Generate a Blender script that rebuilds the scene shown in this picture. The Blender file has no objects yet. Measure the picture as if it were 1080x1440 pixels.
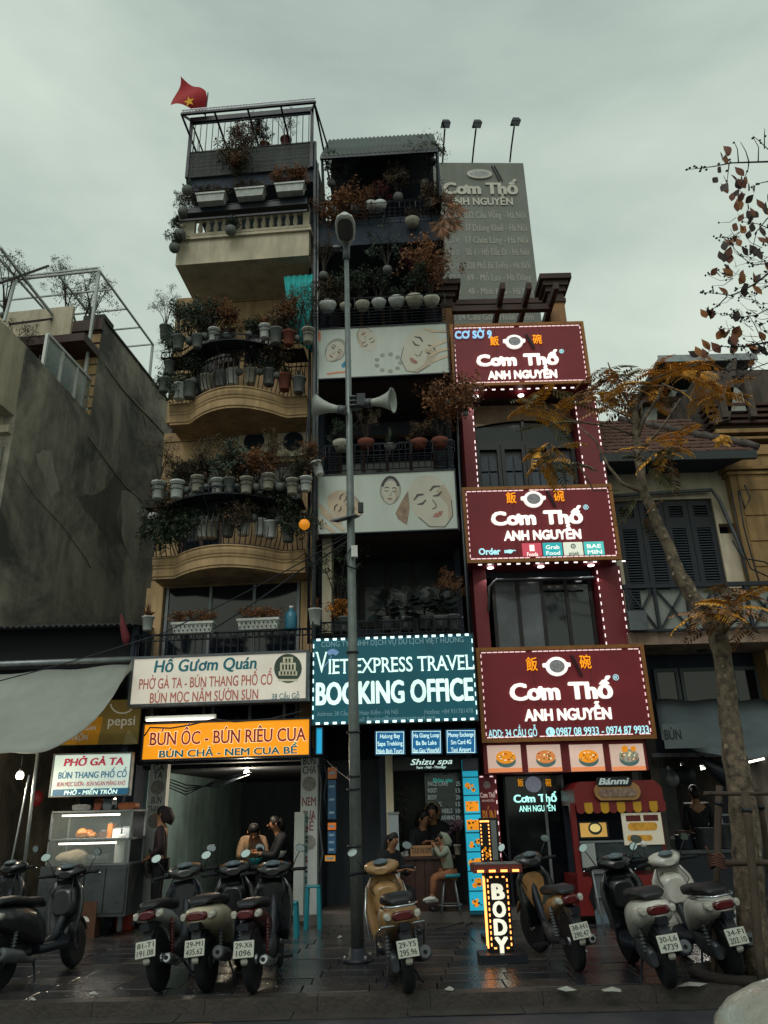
import bpy, math, random
from mathutils import Vector, Matrix, Euler
random.seed(7)
S = bpy.context.scene
COL = S.collection
R = math.radians
V = Vector
# ------------------------------------------------------------------ camera
F, CX, CY = 1081.0, 540.0, 720.0
PIT, ROLL, EYE = R(21.3), R(1.45), 1.5
fw = V((0, math.cos(PIT), math.sin(PIT)))
_r = V((1, 0, 0)); _u = V((0, -math.sin(PIT), math.cos(PIT)))
rt = _r * math.cos(ROLL) - _u * math.sin(ROLL)
up = _u * math.cos(ROLL) + _r * math.sin(ROLL)
cam = bpy.data.cameras.new('camera'); cam.lens = F / 1080 * 36; cam.sensor_width = 36; cam.sensor_fit = 'HORIZONTAL'
cam.clip_start = .05; cam.clip_end = 500
co = bpy.data.objects.new('camera', cam); COL.objects.link(co)
M = Matrix((rt, up, -fw)).transposed().to_4x4(); M.translation = V((0, 0, EYE)); co.matrix_world = M
S.camera = co
def ray(px, py): return fw + rt * ((px - CX) / F) - up * ((py - CY) / F)
def pixY(px, py, Y): d = ray(px, py); return V((0, 0, EYE)) + d * (Y / d.y)
def pixz(px, py, z=0): d = ray(px, py); return V((0, 0, EYE)) + d * ((z - EYE) / d.z)
# ------------------------------------------------------------------ sky, sun, exposure
SKY_GAIN = .118
W = bpy.data.worlds.new('World'); S.world = W; W.use_nodes = True
nt = W.node_tree; nt.nodes.clear()
def nn(t, **k):
 n = nt.nodes.new(t)
 for a, b in k.items(): setattr(n, a, b)
 return n
out = nn('ShaderNodeOutputWorld'); bg = nn('ShaderNodeBackground'); bg.inputs['Strength'].default_value = SKY_GAIN
sky = nn('ShaderNodeTexSky', sky_type='NISHITA'); sky.sun_disc = False; sky.sun_elevation = R(48); sky.sun_rotation = R(200)
sky.air_density = 2.5; sky.dust_density = 5
tc = nn('ShaderNodeTexCoord'); mp = nn('ShaderNodeMapping'); mp.inputs['Scale'].default_value = (1, 1, 2.2)
nz = nn('ShaderNodeTexNoise'); nz.inputs['Scale'].default_value = 1.25; nz.inputs['Detail'].default_value = 8; nz.inputs['Roughness'].default_value = .52; nz.inputs['Distortion'].default_value = .35
cr = nn('ShaderNodeValToRGB'); e = cr.color_ramp.elements
e[0].position = .34; e[0].color = (.25, .318, .285, 1); e[1].position = .66; e[1].color = (.57, .642, .548, 1)
sc_ = nn('ShaderNodeVectorMath', operation='SCALE'); sc_.inputs['Scale'].default_value = 10
mx = nn('ShaderNodeMix', data_type='RGBA'); mx.inputs['Factor'].default_value = .12
L = nt.links.new
L(tc.outputs['Generated'], mp.inputs[0]); L(mp.outputs[0], nz.inputs['Vector']); L(nz.outputs['Fac'], cr.inputs[0])
L(cr.outputs[0], sc_.inputs[0]); L(sc_.outputs[0], mx.inputs[6]); L(sky.outputs[0], mx.inputs[7]); L(mx.outputs[2], bg.inputs[0]); L(bg.outputs[0], out.inputs[0])
sun = bpy.data.lights.new('sun', 'SUN'); sun.energy = .85; sun.angle = R(30); sun.color = (.96, .98, 1)
so = bpy.data.objects.new('sun', sun); COL.objects.link(so)
so.rotation_euler = V((-.34, -1, 1.22)).to_track_quat('Z', 'Y').to_euler()
S.view_settings.view_transform = 'Standard'; S.view_settings.look = 'None'; S.view_settings.exposure = .1; S.view_settings.gamma = 1
S.view_settings.use_curve_mapping = False
S.cycles.max_bounces = 5; S.cycles.diffuse_bounces = 2; S.cycles.glossy_bounces = 3; S.cycles.transparent_max_bounces = 6
S.cycles.use_denoising = True; S.cycles.sample_clamp_indirect = 3
# ------------------------------------------------------------------ helpers
def lin(h):
 if isinstance(h, str):
  h = [int(h[i:i + 2], 16) / 255 for i in (0, 2, 4)]
  return [(c / 12.92 if c <= .04045 else ((c + .055) / 1.055) ** 2.4) for c in h]
 return list(h)
MATS = {}
def mat(name, rgb, rough=.7, metal=0, em=None, es=0, var=.25, scale=4, bump=.15, streak=0, ssc=2.2, tint=None, spec=.4, alpha=1, trans=0, coat=0):
 if name in MATS: return MATS[name]
 m = bpy.data.materials.new(name); m.use_nodes = True; t = m.node_tree; b = t.nodes['Principled BSDF']; l = t.links.new
 rgb = lin(rgb)
 b.inputs['Roughness'].default_value = rough; b.inputs['Metallic'].default_value = metal; b.inputs['Specular IOR Level'].default_value = spec
 b.inputs['Base Color'].default_value = (*rgb, 1)
 if alpha < 1: b.inputs['Alpha'].default_value = alpha
 if trans: b.inputs['Transmission Weight'].default_value = trans; b.inputs['IOR'].default_value = 1.1
 if coat: b.inputs['Coat Weight'].default_value = coat; b.inputs['Coat Roughness'].default_value = .08
 if em: b.inputs['Emission Color'].default_value = (*lin(em), 1); b.inputs['Emission Strength'].default_value = es
 if var:
  tc = t.nodes.new('ShaderNodeTexCoord'); n = t.nodes.new('ShaderNodeTexNoise'); n.inputs['Scale'].default_value = scale; n.inputs['Detail'].default_value = 6; n.inputs['Roughness'].default_value = .62
  l(tc.outputs['Object'], n.inputs['Vector'])
  rmp = t.nodes.new('ShaderNodeValToRGB'); e = rmp.color_ramp.elements; e[0].position = .3; e[1].position = .72
  lo = [c * (1 - var) for c in rgb]; hi = [min(1, c * (1 + var)) for c in rgb]
  if tint: lo = lin(tint)
  e[0].color = (*lo, 1); e[1].color = (*hi, 1); l(n.outputs['Fac'], rmp.inputs[0]); src = rmp.outputs[0]
  if streak:
   mp = t.nodes.new('ShaderNodeMapping'); mp.inputs['Scale'].default_value = (ssc, ssc, ssc * .12); l(tc.outputs['Object'], mp.inputs[0])
   n2 = t.nodes.new('ShaderNodeTexNoise'); n2.inputs['Scale'].default_value = 1.6; n2.inputs['Detail'].default_value = 8; n2.inputs['Roughness'].default_value = .7; l(mp.outputs[0], n2.inputs['Vector'])
   r2 = t.nodes.new('ShaderNodeMapRange'); r2.inputs[1].default_value = .42; r2.inputs[2].default_value = .66; r2.inputs[3].default_value = 0; r2.inputs[4].default_value = streak; l(n2.outputs['Fac'], r2.inputs[0])
   mix = t.nodes.new('ShaderNodeMix'); mix.data_type = 'RGBA'; l(r2.outputs[0], mix.inputs['Factor']); l(src, mix.inputs[6]); mix.inputs[7].default_value = (rgb[0] * .16, rgb[1] * .17, rgb[2] * .18, 1); src = mix.outputs[2]
  l(src, b.inputs['Base Color'])
  if bump:
   n3 = t.nodes.new('ShaderNodeTexNoise'); n3.inputs['Scale'].default_value = scale * 7; n3.inputs['Detail'].default_value = 4; l(tc.outputs['Object'], n3.inputs['Vector'])
   bp = t.nodes.new('ShaderNodeBump'); bp.inputs['Strength'].default_value = bump; bp.inputs['Distance'].default_value = .02; l(n3.outputs['Fac'], bp.inputs['Height']); l(bp.outputs[0], b.inputs['Normal'])
   rr = t.nodes.new('ShaderNodeMapRange'); rr.inputs[3].default_value = max(.02, rough - .12); rr.inputs[4].default_value = min(1, rough + .12); l(n.outputs['Fac'], rr.inputs[0]); l(rr.outputs[0], b.inputs['Roughness'])
 MATS[name] = m; return m
def glow(name, rgb, s=1.0, base=None, noise=0):
 m = mat(name, base or rgb, rough=.5, em=rgb, es=s, var=0)
 if noise and not m.get('n'):
  m['n'] = 1; t = m.node_tree; n = t.nodes.new('ShaderNodeTexNoise'); n.inputs['Scale'].default_value = 2.4; n.inputs['Detail'].default_value = 3
  tc = t.nodes.new('ShaderNodeTexCoord'); t.links.new(tc.outputs['Object'], n.inputs[0])
  mr = t.nodes.new('ShaderNodeMapRange'); mr.inputs[1].default_value = .3; mr.inputs[2].default_value = .7; mr.inputs[3].default_value = s * (1 - noise); mr.inputs[4].default_value = s * (1 + noise)
  t.links.new(n.outputs['Fac'], mr.inputs[0]); t.links.new(mr.outputs[0], t.nodes['Principled BSDF'].inputs['Emission Strength'])
 return m
def tag(o, label=None, cat=None, group=None, kind=None):
 if label: o['label'] = label
 if cat: o['category'] = cat
 if group: o['group'] = group
 if kind: o['kind'] = kind
 return o
class Frame:
 def __init__(s, px, Y, yaw):
  p = pixY(px, 1142, Y); s.o = V((p.x, Y, 0)); s.yaw = R(yaw); s.U = V((math.cos(s.yaw), math.sin(s.yaw), 0)); s.D = V((-math.sin(s.yaw), math.cos(s.yaw), 0))
 def w(s, x, y, z): return s.o + s.U * x + s.D * y + V((0, 0, z))
 def uz(s, px, py, y=0):
  d = ray(px, py); c = V((0, 0, EYE)); q = s.o + s.D * y; t = (q - c).dot(s.D) / d.dot(s.D); h = c + d * t - s.o
  return h.dot(s.U), h.z
 def R(s, a, b, c, d, y=0):
  mx_, my = (a + c) / 2, (b + d) / 2
  return s.uz(a, my, y)[0], s.uz(c, my, y)[0], s.uz(mx_, d, y)[1], s.uz(mx_, b, y)[1]
WF = Frame(540, 0.0001, 0); WF.o = V((0, 0, 0)); WF.U = V((1, 0, 0)); WF.D = V((0, 1, 0))
def thing(name, label, cat, fr=None, at=(0, 0, 0), group=None, rz=0):
 o = bpy.data.objects.new(name, None); COL.objects.link(o); o.empty_display_size = .1
 fr = fr or WF; o.location = fr.w(*at); o.rotation_euler = (0, 0, fr.yaw + rz if fr is not WF else rz)
 tag(o, label, cat, group); o['_b'] = list(at); return o
def base_of(o):
 while o is not None:
  if '_b' in o: return V(o['_b'])
  o = o.parent
 return V((0, 0, 0))
class MB:
 def __init__(s): s.v = []; s.f = []; s.sm = []; s.mi = []; s.cur = 0
 def add(s, vs, fs, sm=False):
  n = len(s.v); s.v += [tuple(v) for v in vs]; s.f += [tuple(i + n for i in f) for f in fs]; s.sm += [sm] * len(fs); s.mi += [s.cur] * len(fs); return s
 def box(s, x0, x1, y0, y1, z0, z1):
  if x0 > x1: x0, x1 = x1, x0
  if y0 > y1: y0, y1 = y1, y0
  if z0 > z1: z0, z1 = z1, z0
  return s.add([(x0, y0, z0), (x1, y0, z0), (x1, y1, z0), (x0, y1, z0), (x0, y0, z1), (x1, y0, z1), (x1, y1, z1), (x0, y1, z1)],
                     [(0, 3, 2, 1), (4, 5, 6, 7), (0, 1, 5, 4), (1, 2, 6, 5), (2, 3, 7, 6), (3, 0, 4, 7)])
 def rod(s, a, b, w, h=None, sideways=None):
  a, b = V(a), V(b); h = h or w; d = (b - a).normalized(); q = V((0, 0, 1)) if abs(d.z) < .95 else V((0, 1, 0))
  if sideways: q = V(sideways)
  x = d.cross(q).normalized() * w / 2; y = x.cross(d).normalized() * h / 2
  return s.add([a - x - y, a + x - y, a + x + y, a - x + y, b - x - y, b + x - y, b + x + y, b - x + y],
                     [(3, 2, 1, 0), (4, 5, 6, 7), (0, 1, 5, 4), (1, 2, 6, 5), (2, 3, 7, 6), (3, 0, 4, 7)])
 def tube(s, pts, r, seg=8, caps=True):
  pts = [V(p) for p in pts]; rs = r if isinstance(r, (list, tuple)) else [r] * len(pts); rings = []; px_ = None
  for i, p in enumerate(pts):
   d = (pts[min(i + 1, len(pts) - 1)] - pts[max(i - 1, 0)]).normalized()
   if px_ is None: x = d.cross(V((0, 0, 1)) if abs(d.z) < .9 else V((0, 1, 0))).normalized()
   else: x = (px_ - d * px_.dot(d)).normalized()
   px_ = x; y = d.cross(x)
   rings.append([p + (x * math.cos(2 * math.pi * k / seg) + y * math.sin(2 * math.pi * k / seg)) * rs[i] for k in range(seg)])
  return s.loft(rings, caps)
 def loft(s, rings, caps=True, closed=False, sm=True):
  n = len(rings[0]); vs = [v for r_ in rings for v in r_]; fs = []
  m = len(rings)
  for i in range(m if closed else m - 1):
   j = (i + 1) % m
   for k in range(n): fs.append((i * n + k, i * n + (k + 1) % n, j * n + (k + 1) % n, j * n + k))
  s.add(vs, fs, sm)
  if caps and not closed:
   n0 = len(s.v) - len(vs)
   s.f.append(tuple(n0 + k for k in reversed(range(n)))); s.f.append(tuple(n0 + (m - 1) * n + k for k in range(n))); s.sm += [False] * 2; s.mi += [s.cur] * 2
  return s
 def lathe(s, prof, c=(0, 0, 0), seg=16, axis='z', sm=True):
  c = V(c); rings = []
  for r_, h in prof:
   ring = []
   for k in range(seg):
    a = 2 * math.pi * k / seg; x, y = r_ * math.cos(a), r_ * math.sin(a)
    ring.append(c + (V((x, y, h)) if axis == 'z' else V((h, x, y)) if axis == 'x' else V((y, h, x))))
   rings.append(ring)
  return s.loft(rings, True, sm=sm)
 def prism(s, poly, y0, y1):
  n = len(poly); vs = [(x, y0, z) for x, z in poly] + [(x, y1, z) for x, z in poly]
  return s.add(vs, [tuple(range(n)), tuple(reversed(range(n, 2 * n)))] + [((i + 1) % n, i, i + n, (i + 1) % n + n) for i in range(n)])
 def disc(s, c, r_, y, seg=20, rz=None):
  x, z = c; rz = rz or r_
  return s.add([(x + r_ * math.cos(2 * math.pi * k / seg), y, z + rz * math.sin(2 * math.pi * k / seg)) for k in range(seg)], [tuple(range(seg))])
 def sell(s, secs, seg=16, p=2.6):      # sections (y, cx, cz, hw, hh): superellipse loft along y
  rings = []
  for q in secs:
   y, cx, cz, hw, hh = q[:5]; pw = q[5] if len(q) > 5 else p; ring = []
   for k in range(seg):
    a = 2 * math.pi * k / seg; c_, s_ = math.cos(a), math.sin(a)
    ring.append(V((cx + hw * math.copysign(abs(c_) ** (2 / pw), c_), y, cz + hh * math.copysign(abs(s_) ** (2 / pw), s_))))
   rings.append(ring)
  return s.loft(rings)
 def build(s, name, m, parent=None, label=None, kind=None, fr=None, bevel=0, sub=0, loc=None, cat=None, group=None, rot=None):
  me = bpy.data.meshes.new(name); me.from_pydata(s.v, [], s.f)
  for q in (m if isinstance(m, (list, tuple)) else [m]): me.materials.append(q)
  me.polygons.foreach_set('use_smooth', s.sm); me.polygons.foreach_set('material_index', s.mi); me.update()
  o = bpy.data.objects.new(name, me); COL.objects.link(o)
  if parent is not None:
   o.parent = parent
   o.location = V(loc) if loc is not None else (-base_of(parent) if '_b' in parent else V((0, 0, 0)))
  elif fr is not None: o.location = fr.o; o.rotation_euler = (0, 0, fr.yaw)
  elif loc is not None: o.location = loc
  if rot: o.rotation_euler = rot
  if bevel:
   b = o.modifiers.new('bevel', 'BEVEL'); b.width = bevel; b.segments = 2; b.limit_method = 'ANGLE'
  if sub:
   b = o.modifiers.new('sub', 'SUBSURF'); b.levels = b.render_levels = sub
  tag(o, label, cat, group, kind); return o
def mesh_obj(name, me, parent, loc=(0, 0, 0), rot=None, scale=None):
 o = bpy.data.objects.new(name, me); COL.objects.link(o); o.parent = parent; o.location = loc
 if rot: o.rotation_euler = rot
 if scale: o.scale = scale
 return o
KIDS = {}
def copy_tree(o, parent=None):
 c = o.copy(); COL.objects.link(c)
 if parent is not None: c.parent = parent
 for ch in list(o.children): copy_tree(ch, c)
 return c
# text -------------------------------------------------------------
HORN = {'ơ': 'o', 'ớ': 'ó', 'ờ': 'ò', 'ở': 'ỏ', 'ỡ': 'õ', 'ợ': 'ọ', 'Ơ': 'O', 'Ớ': 'Ó', 'Ờ': 'Ò', 'Ở': 'Ỏ', 'Ỡ': 'Õ', 'Ợ': 'Ọ'}
def _tm(body, off, ext, shear, res=3, space=1):
 c = bpy.data.curves.new('a', 'FONT'); c.body = body; c.size = 1; c.offset = off; c.extrude = ext; c.shear = shear; c.resolution_u = res; c.space_character = space
 o = bpy.data.objects.new('a', c); me = bpy.data.meshes.new_from_object(o)
 vs = [tuple(v.co) for v in me.vertices]; fs = [tuple(p.vertices) for p in me.polygons]
 bpy.data.objects.remove(o); bpy.data.curves.remove(c); bpy.data.meshes.remove(me); return vs, fs
def text_geo(body, off=0, ext=0, shear=0, space=1, serif=0):
 plain = ''.join(HORN.get(ch, ch) for ch in body); sh = max(0, off); off = 0
 vs, fs = _tm(plain, off, ext, shear, 3, space); vs = list(vs); fs = list(fs)
 def endx(i):
  q, _ = _tm(plain[:i + 1].rstrip() or 'i', off, 0, 0, 1, space); return max(v[0] for v in q)
 def bar(x0, x1, y0, y1, sl=0):
  n = len(vs); zz = ext
  for z in (-zz, zz): vs.extend([(x0, y0, z), (x1, y0, z), (x1 + sl, y1, z), (x0 + sl, y1, z)])
  fs.extend([(n + 3, n + 2, n + 1, n), (n + 4, n + 5, n + 6, n + 7)] + ([(n, n + 1, n + 5, n + 4), (n + 1, n + 2, n + 6, n + 5), (n + 2, n + 3, n + 7, n + 6), (n + 3, n, n + 4, n + 7)] if ext else []))
 for i, ch in enumerate(body):
  if ch in HORN:
   x = endx(i); h = .50 if ch.islower() else .70
   bar(x - .07, x + .02, h - .13, h + .03, .05)
 if serif:
  T = {'I': 'BT', 'E': 'LBCT', 'T': 'MB', 'X': 'LBRBLTRT', 'P': 'LBLT', 'R': 'LBRBLT', 'A': 'LBRB', 'V': 'LTRT', 'L': 'LBLT', 'N': 'LBLTRT', 'H': 'LBRBLTRT', 'U': 'LTRT', 'B': 'LBLT', 'D': 'LBLT', 'M': 'LBRBLTRT'}
  for i, ch in enumerate(body):
   if ch in 'IEXPRAVLTNHUBDMÊÚ':
    k = {'Ê': 'E', 'Ú': 'U'}.get(ch, ch); x1 = endx(i); w = _tm(k, off, 0, 0, 1)[0]; x0 = x1 - (max(q[0] for q in w) - min(q[0] for q in w)); st = .05 + off * 2
    q = {'L': x0 + st / 2, 'R': x1 - st / 2, 'M': (x0 + x1) / 2, 'C': x0 + st / 2}
    if k == 'I': ps = [((x0 + x1) / 2, 0), ((x0 + x1) / 2, .68)]
    elif k == 'T': ps = [((x0 + x1) / 2, 0)]
    elif k == 'E': ps = [(q['L'], 0), (q['L'], .68)]
    elif k == 'L': ps = [(q['L'], 0), (q['L'], .68)]
    else: s_ = T[k]; ps = [(q[s_[j]], 0 if s_[j + 1] == 'B' else .68) for j in range(0, len(s_), 2)]
    for px_, y in ps: bar(px_ - serif, px_ + serif, y - .0, y + .035) if y == 0 else bar(px_ - serif, px_ + serif, y - .03, y + .005)
 if sh:      # heavier weight: the outline laid again a little to each side
  v0, f0 = list(vs), list(fs); dz = .0004
  for i, (dx, dy) in enumerate(((-1, 0), (1, 0), (0, 1), (-.7, .8), (.7, .8), (0, .6))):
   n = len(vs); vs += [(a + dx * sh, c + dy * sh, z - dz * (i + 1) if ext == 0 else z * (1 - .02 * (i + 1))) for a, c, z in v0]; fs += [tuple(q + n for q in f_) for f_ in f0]
 return vs, fs
def text(body, x0, x1, z0, z1, y, m, parent, off=0, thick=0, shear=0, name='lettering', serif=0, space=1, capfit=None, label=None):
 """text fitted into the box x0..x1, z0..z1 of the plane y (local), facing -y"""
 e_ = thick / 2 / max(.01, (z1 - z0)) * .7
 vs, fs = text_geo(body, off, e_, shear, space, serif)
 ax, bx = min(v[0] for v in vs), max(v[0] for v in vs); ay, by = 0, (.68 if capfit is None else capfit) + off
 if ax == bx: return
 kx = (x1 - x0) / (bx - ax); kz = (z1 - z0) / (by - ay)
 b = MB(); b.add([(x0 + (v[0] - ax) * kx, y - thick / 2 - (v[2] * thick / 2 / e_ if e_ else v[2]), z0 + v[1] * kz) for v in vs], fs)
 return b.build(name, m, parent, label=label)
def px_text(body, fr, y, a, b_, c, d, m, parent, **k):
 x0, x1, z0, z1 = fr.R(a, b_, c, d, y); return text(body, x0, x1, z0, z1, y - .002, m, parent, **k)
# foliage -----------------------------------------------------------
def leaf_quad(b, p, d, n_, L_, w):
 d = V(d).normalized(); s_ = d.cross(V(n_)); s_ = s_.normalized() if s_.length > 1e-4 else V((1, 0, 0)); p = V(p); m_ = p + d * L_ * .5 - V((0, 0, L_ * .06))
 b.add([p, m_ + s_ * w / 2, p + d * L_ - V((0, 0, L_ * .15)), m_ - s_ * w / 2], [(0, 1, 2), (0, 2, 3)])
def rnd_dir(rg, upb=0):
 while True:
  v = V((rg.uniform(-1, 1), rg.uniform(-1, 1), rg.uniform(-1, 1) + upb))
  if .05 < v.length: return v.normalized()
def bush(rg, c, rad, n, L_=.05, w=.022, clumps=9, b=None, upb=.1):
 """leaves in uneven clumps inside an ellipsoid"""
 b = b or MB(); c = V(c); cl = []
 for _ in range(clumps):
  d = rnd_dir(rg); k = rg.uniform(.25, 1); cl.append((c + V((d.x * rad[0], d.y * rad[1], d.z * rad[2])) * k, rg.uniform(.25, .5)))
 for i in range(n):
  q, s_ = rg.choice(cl); d = rnd_dir(rg); k = rg.random() ** .5 * s_; p = q + V((d.x * rad[0], d.y * rad[1], d.z * rad[2])) * k
  leaf_quad(b, p, rnd_dir(rg, upb), rnd_dir(rg), L_ * rg.uniform(.6, 1.3), w * rg.uniform(.7, 1.3))
 return b, cl
def spikes(rg, n, L_, w, b=None, c=(0, 0, 0), spread=.8, droop=.5, lo=.1):
 b = b or MB(); c = V(c)
 for i in range(n):
  a = rg.uniform(0, 2 * math.pi); t = rg.uniform(lo, spread); l = L_ * rg.uniform(.6, 1.1); h = V((math.cos(a), math.sin(a), 0)); s_ = V((-math.sin(a), math.cos(a), 0)) * w / 2
  pts = [c + h * (l * t * k) + V((0, 0, l * (k * (1 - t * .4) - droop * t * k * k))) for k in (0, .35, .7, 1)]
  wd = [.5, 1, .8, 0]; vs = []
  for p_, q in zip(pts, wd): vs += [p_ - s_ * q, p_ + s_ * q]
  b.add(vs, [(0, 1, 3, 2), (2, 3, 5, 4), (4, 5, 7, 6)])
 return b
# ------------------------------------------------------------------ materials
cream = mat('cream_plaster', 'B4966E', .85, var=.22, scale=2, streak=.55)
cream_pale = mat('pale_plaster', 'BFB49C', .85, var=.18, scale=1.6, streak=.4)
greywall = mat('weathered_concrete', '6E6B64', .92, var=.4, scale=.7, streak=.75, bump=.4)
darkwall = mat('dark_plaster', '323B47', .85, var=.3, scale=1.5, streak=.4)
teal_wall = mat('teal_painted_wall', '86A2A4', .8, var=.35, scale=1.1, streak=.5)
darkmet = mat('black_iron', '131A24', .5, var=.2, spec=.4)
steel = mat('galvanised_steel', '8A8F90', .42, metal=.6, var=.25, scale=8)
greymet = mat('grey_metal', '565B5E', .5, metal=.3, var=.3, scale=5)
alu = mat('aluminium_frame', '777D80', .45, metal=.5, var=.15)
glass = mat('dark_window_glass', '0B1016', .06, var=0, spec=.6)
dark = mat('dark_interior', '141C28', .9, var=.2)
brown = mat('brown_wood', '3A2317', .6, var=.35, scale=6)
white_pl = mat('white_pot_plastic', 'B4B8B2', .55, var=.2, scale=9, streak=.35)
white_v = [white_pl, mat('ivory_pot_plastic', 'A8A594', .6, var=.25, scale=7, streak=.5), mat('chalk_pot_plastic', 'C2C6C2', .5, var=.15, scale=9, streak=.2)]
grey_pl = mat('grey_pot', '5F6360', .7, var=.25, scale=9)
terra = mat('terracotta_pot', '6A382A', .8, var=.25, scale=9)
soil = mat('potting_soil', '1D1712', .95)
lf_green = mat('green_leaves', '2A3826', .6, var=.6, scale=3, bump=0, tint='12180F')
lf_rust = mat('rust_leaves', '80522E', .65, var=.5, scale=5, bump=0, tint='2C2216')
lf_brown = mat('brown_leaves', '574632', .7, var=.5, scale=5, bump=0, tint='1D1C17')
lf_grey = mat('grey_green_leaves', '4A5A4C', .7, var=.5, scale=5, bump=0, tint='1A211C')
lf_yel = mat('yellow_leaves', 'B8761C', .55, var=.35, scale=6, bump=0, tint='6B3F18')
lf_red = mat('red_leaves', '6A1F22', .6, var=.4, scale=5, bump=0)
twig = mat('twig_bark', '2C241E', .85, var=.3)
red_paint = mat('dark_red_panel', '6E1A22', .55, var=.12, scale=2, streak=.15)
red_frame = mat('red_composite_panel', '70222A', .5, var=.12, scale=2)
gold = mat('bronze_sign_frame', '8A5A2C', .45, metal=.25, var=.25, scale=5)
tile_roof = mat('old_roof_tiles', '5E453C', .85, var=.45, scale=9, bump=.4)
white = mat('white_enamel', 'C4C6C0', .5, var=.1)
blackp = mat('black_plastic', '10161F', .45, var=.15)
rubber = mat('tyre_rubber', '0B0F16', .8, var=.2)
led_w = glow('white_led', 'FFF0EE', 1.15)
led_c = glow('cyan_led', 'D6FFFF', 1.3)
led_o = glow('orange_led', 'FFA050', 2.6)
tube_w = glow('fluorescent_tube', 'FFF6E4', 3.5)
# ------------------------------------------------------------------ ground
KERB = pixz(540, 1399, 0).y
g = MB(); g.add([(-120, -60, -.12), (120, -60, -.12), (120, KERB + .05, -.12), (-120, KERB + .05, -.12)], [(0, 1, 2, 3)])
asphalt = mat('wet_asphalt', '33343A', .48, var=.4, scale=1.2, bump=.5, spec=.5)
g.build('road', asphalt, kind='structure')
b = MB(); b.add([(-120, KERB + .16, -.03), (120, KERB + .16, -.03), (120, 120, -.03), (-120, 120, -.03)], [(0, 1, 2, 3)])
joint = mat('tile_joint', '15161A', .9, var=.2)
pave = b.build('pavement', joint, kind='structure')
tile_ms = [mat('wet_stone_tile_%d' % i, c, .16, var=.35, scale=5, bump=.25, spec=.5) for i, c in enumerate(['302F31', '3B3938', '292A2E', '443F3C'])]
rg = random.Random(3)
def slab_mesh(w, d, h=.03, bv=.006):
 b = MB(); b.add([(0, 0, -h), (w, 0, -h), (w, d, -h), (0, d, -h), (0, 0, -bv), (w, 0, -bv), (w, d, -bv), (0, d, -bv), (bv, bv, 0), (w - bv, bv, 0), (w - bv, d - bv, 0), (bv, d - bv, 0)],
  [(0, 1, 5, 4), (1, 2, 6, 5), (2, 3, 7, 6), (3, 0, 4, 7), (4, 5, 9, 8), (5, 6, 10, 9), (6, 7, 11, 10), (7, 4, 8, 11), (8, 9, 10, 11)]); return b
TW, TD = .62, .345
tms = []
for m_ in tile_ms:
 me = bpy.data.meshes.new('paving_tile'); q = slab_mesh(TW - .008, TD - .008); me.from_pydata(q.v, [], q.f); me.materials.append(m_); tms.append(me)
nrow = 15
for r_ in range(nrow):
 y = KERB + .17 + r_ * TD
 half = 5.2 + r_ * .25; x = -half + (r_ % 2) * .31
 while x < half and r_ < 15:
  mesh_obj('paving_tile', rg.choice(tms), pave, (x, y, rg.uniform(-.004, .004)), (rg.uniform(-.012, .012), rg.uniform(-.01, .01), rg.uniform(-.008, .008)))
  x += TW
# past the separate tiles the same paving goes on as one surface
b = MB()
b.box(-40, -9.5, KERB + .17, KERB + 5.4, -.03, -.004); b.box(9.5, 40, KERB + .17, KERB + 5.4, -.03, -.004)
b.build('paving_beyond', tile_ms[0], pave, kind='stuff')
kerb_m = mat('kerb_stone', '3A3632', .5, var=.35, scale=4, bump=.4)
k = bpy.data.objects.new('kerb', None); COL.objects.link(k); k['kind'] = 'structure'
kb = MB(); kb.box(0, .985, 0, .16, -.13, .003); kme = bpy.data.meshes.new('kerb_stone'); kme.from_pydata(kb.v, [], kb.f); kme.materials.append(kerb_m)
for i in range(-9, 9): mesh_obj('kerb_stone', kme, k, (i * .99 + .3, KERB, rg.uniform(-.006, .004)), (0, 0, rg.uniform(-.004, .004)))
# gutter strip of large stones at the kerb foot
gm = mat('gutter_stone', '3B3836', .42, var=.35, scale=3, bump=.4)
gs = MB(); gs.box(0, .98, -.26, -.004, -.115, -.108); gme = bpy.data.meshes.new('gutter_stone'); gme.from_pydata(gs.v, [], gs.f); gme.materials.append(gm)
gt = bpy.data.objects.new('gutter', None); COL.objects.link(gt); gt['kind'] = 'structure'
for i in range(-7, 7): mesh_obj('gutter_stone', gme, gt, (i * .99 + .1, KERB, rg.uniform(-.003, .003)))
dash = MB(); dash.box(-3.4, -1.55, KERB - .42, KERB - .3, -.119, -.1155)
dash.build('kerb_light_strip', mat('painted_kerb_light', '7A5F2E', .7, var=.6, scale=7, tint='3A352E'), gt)  # patchy yellow strip: light along the kerb top put into colour
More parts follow.
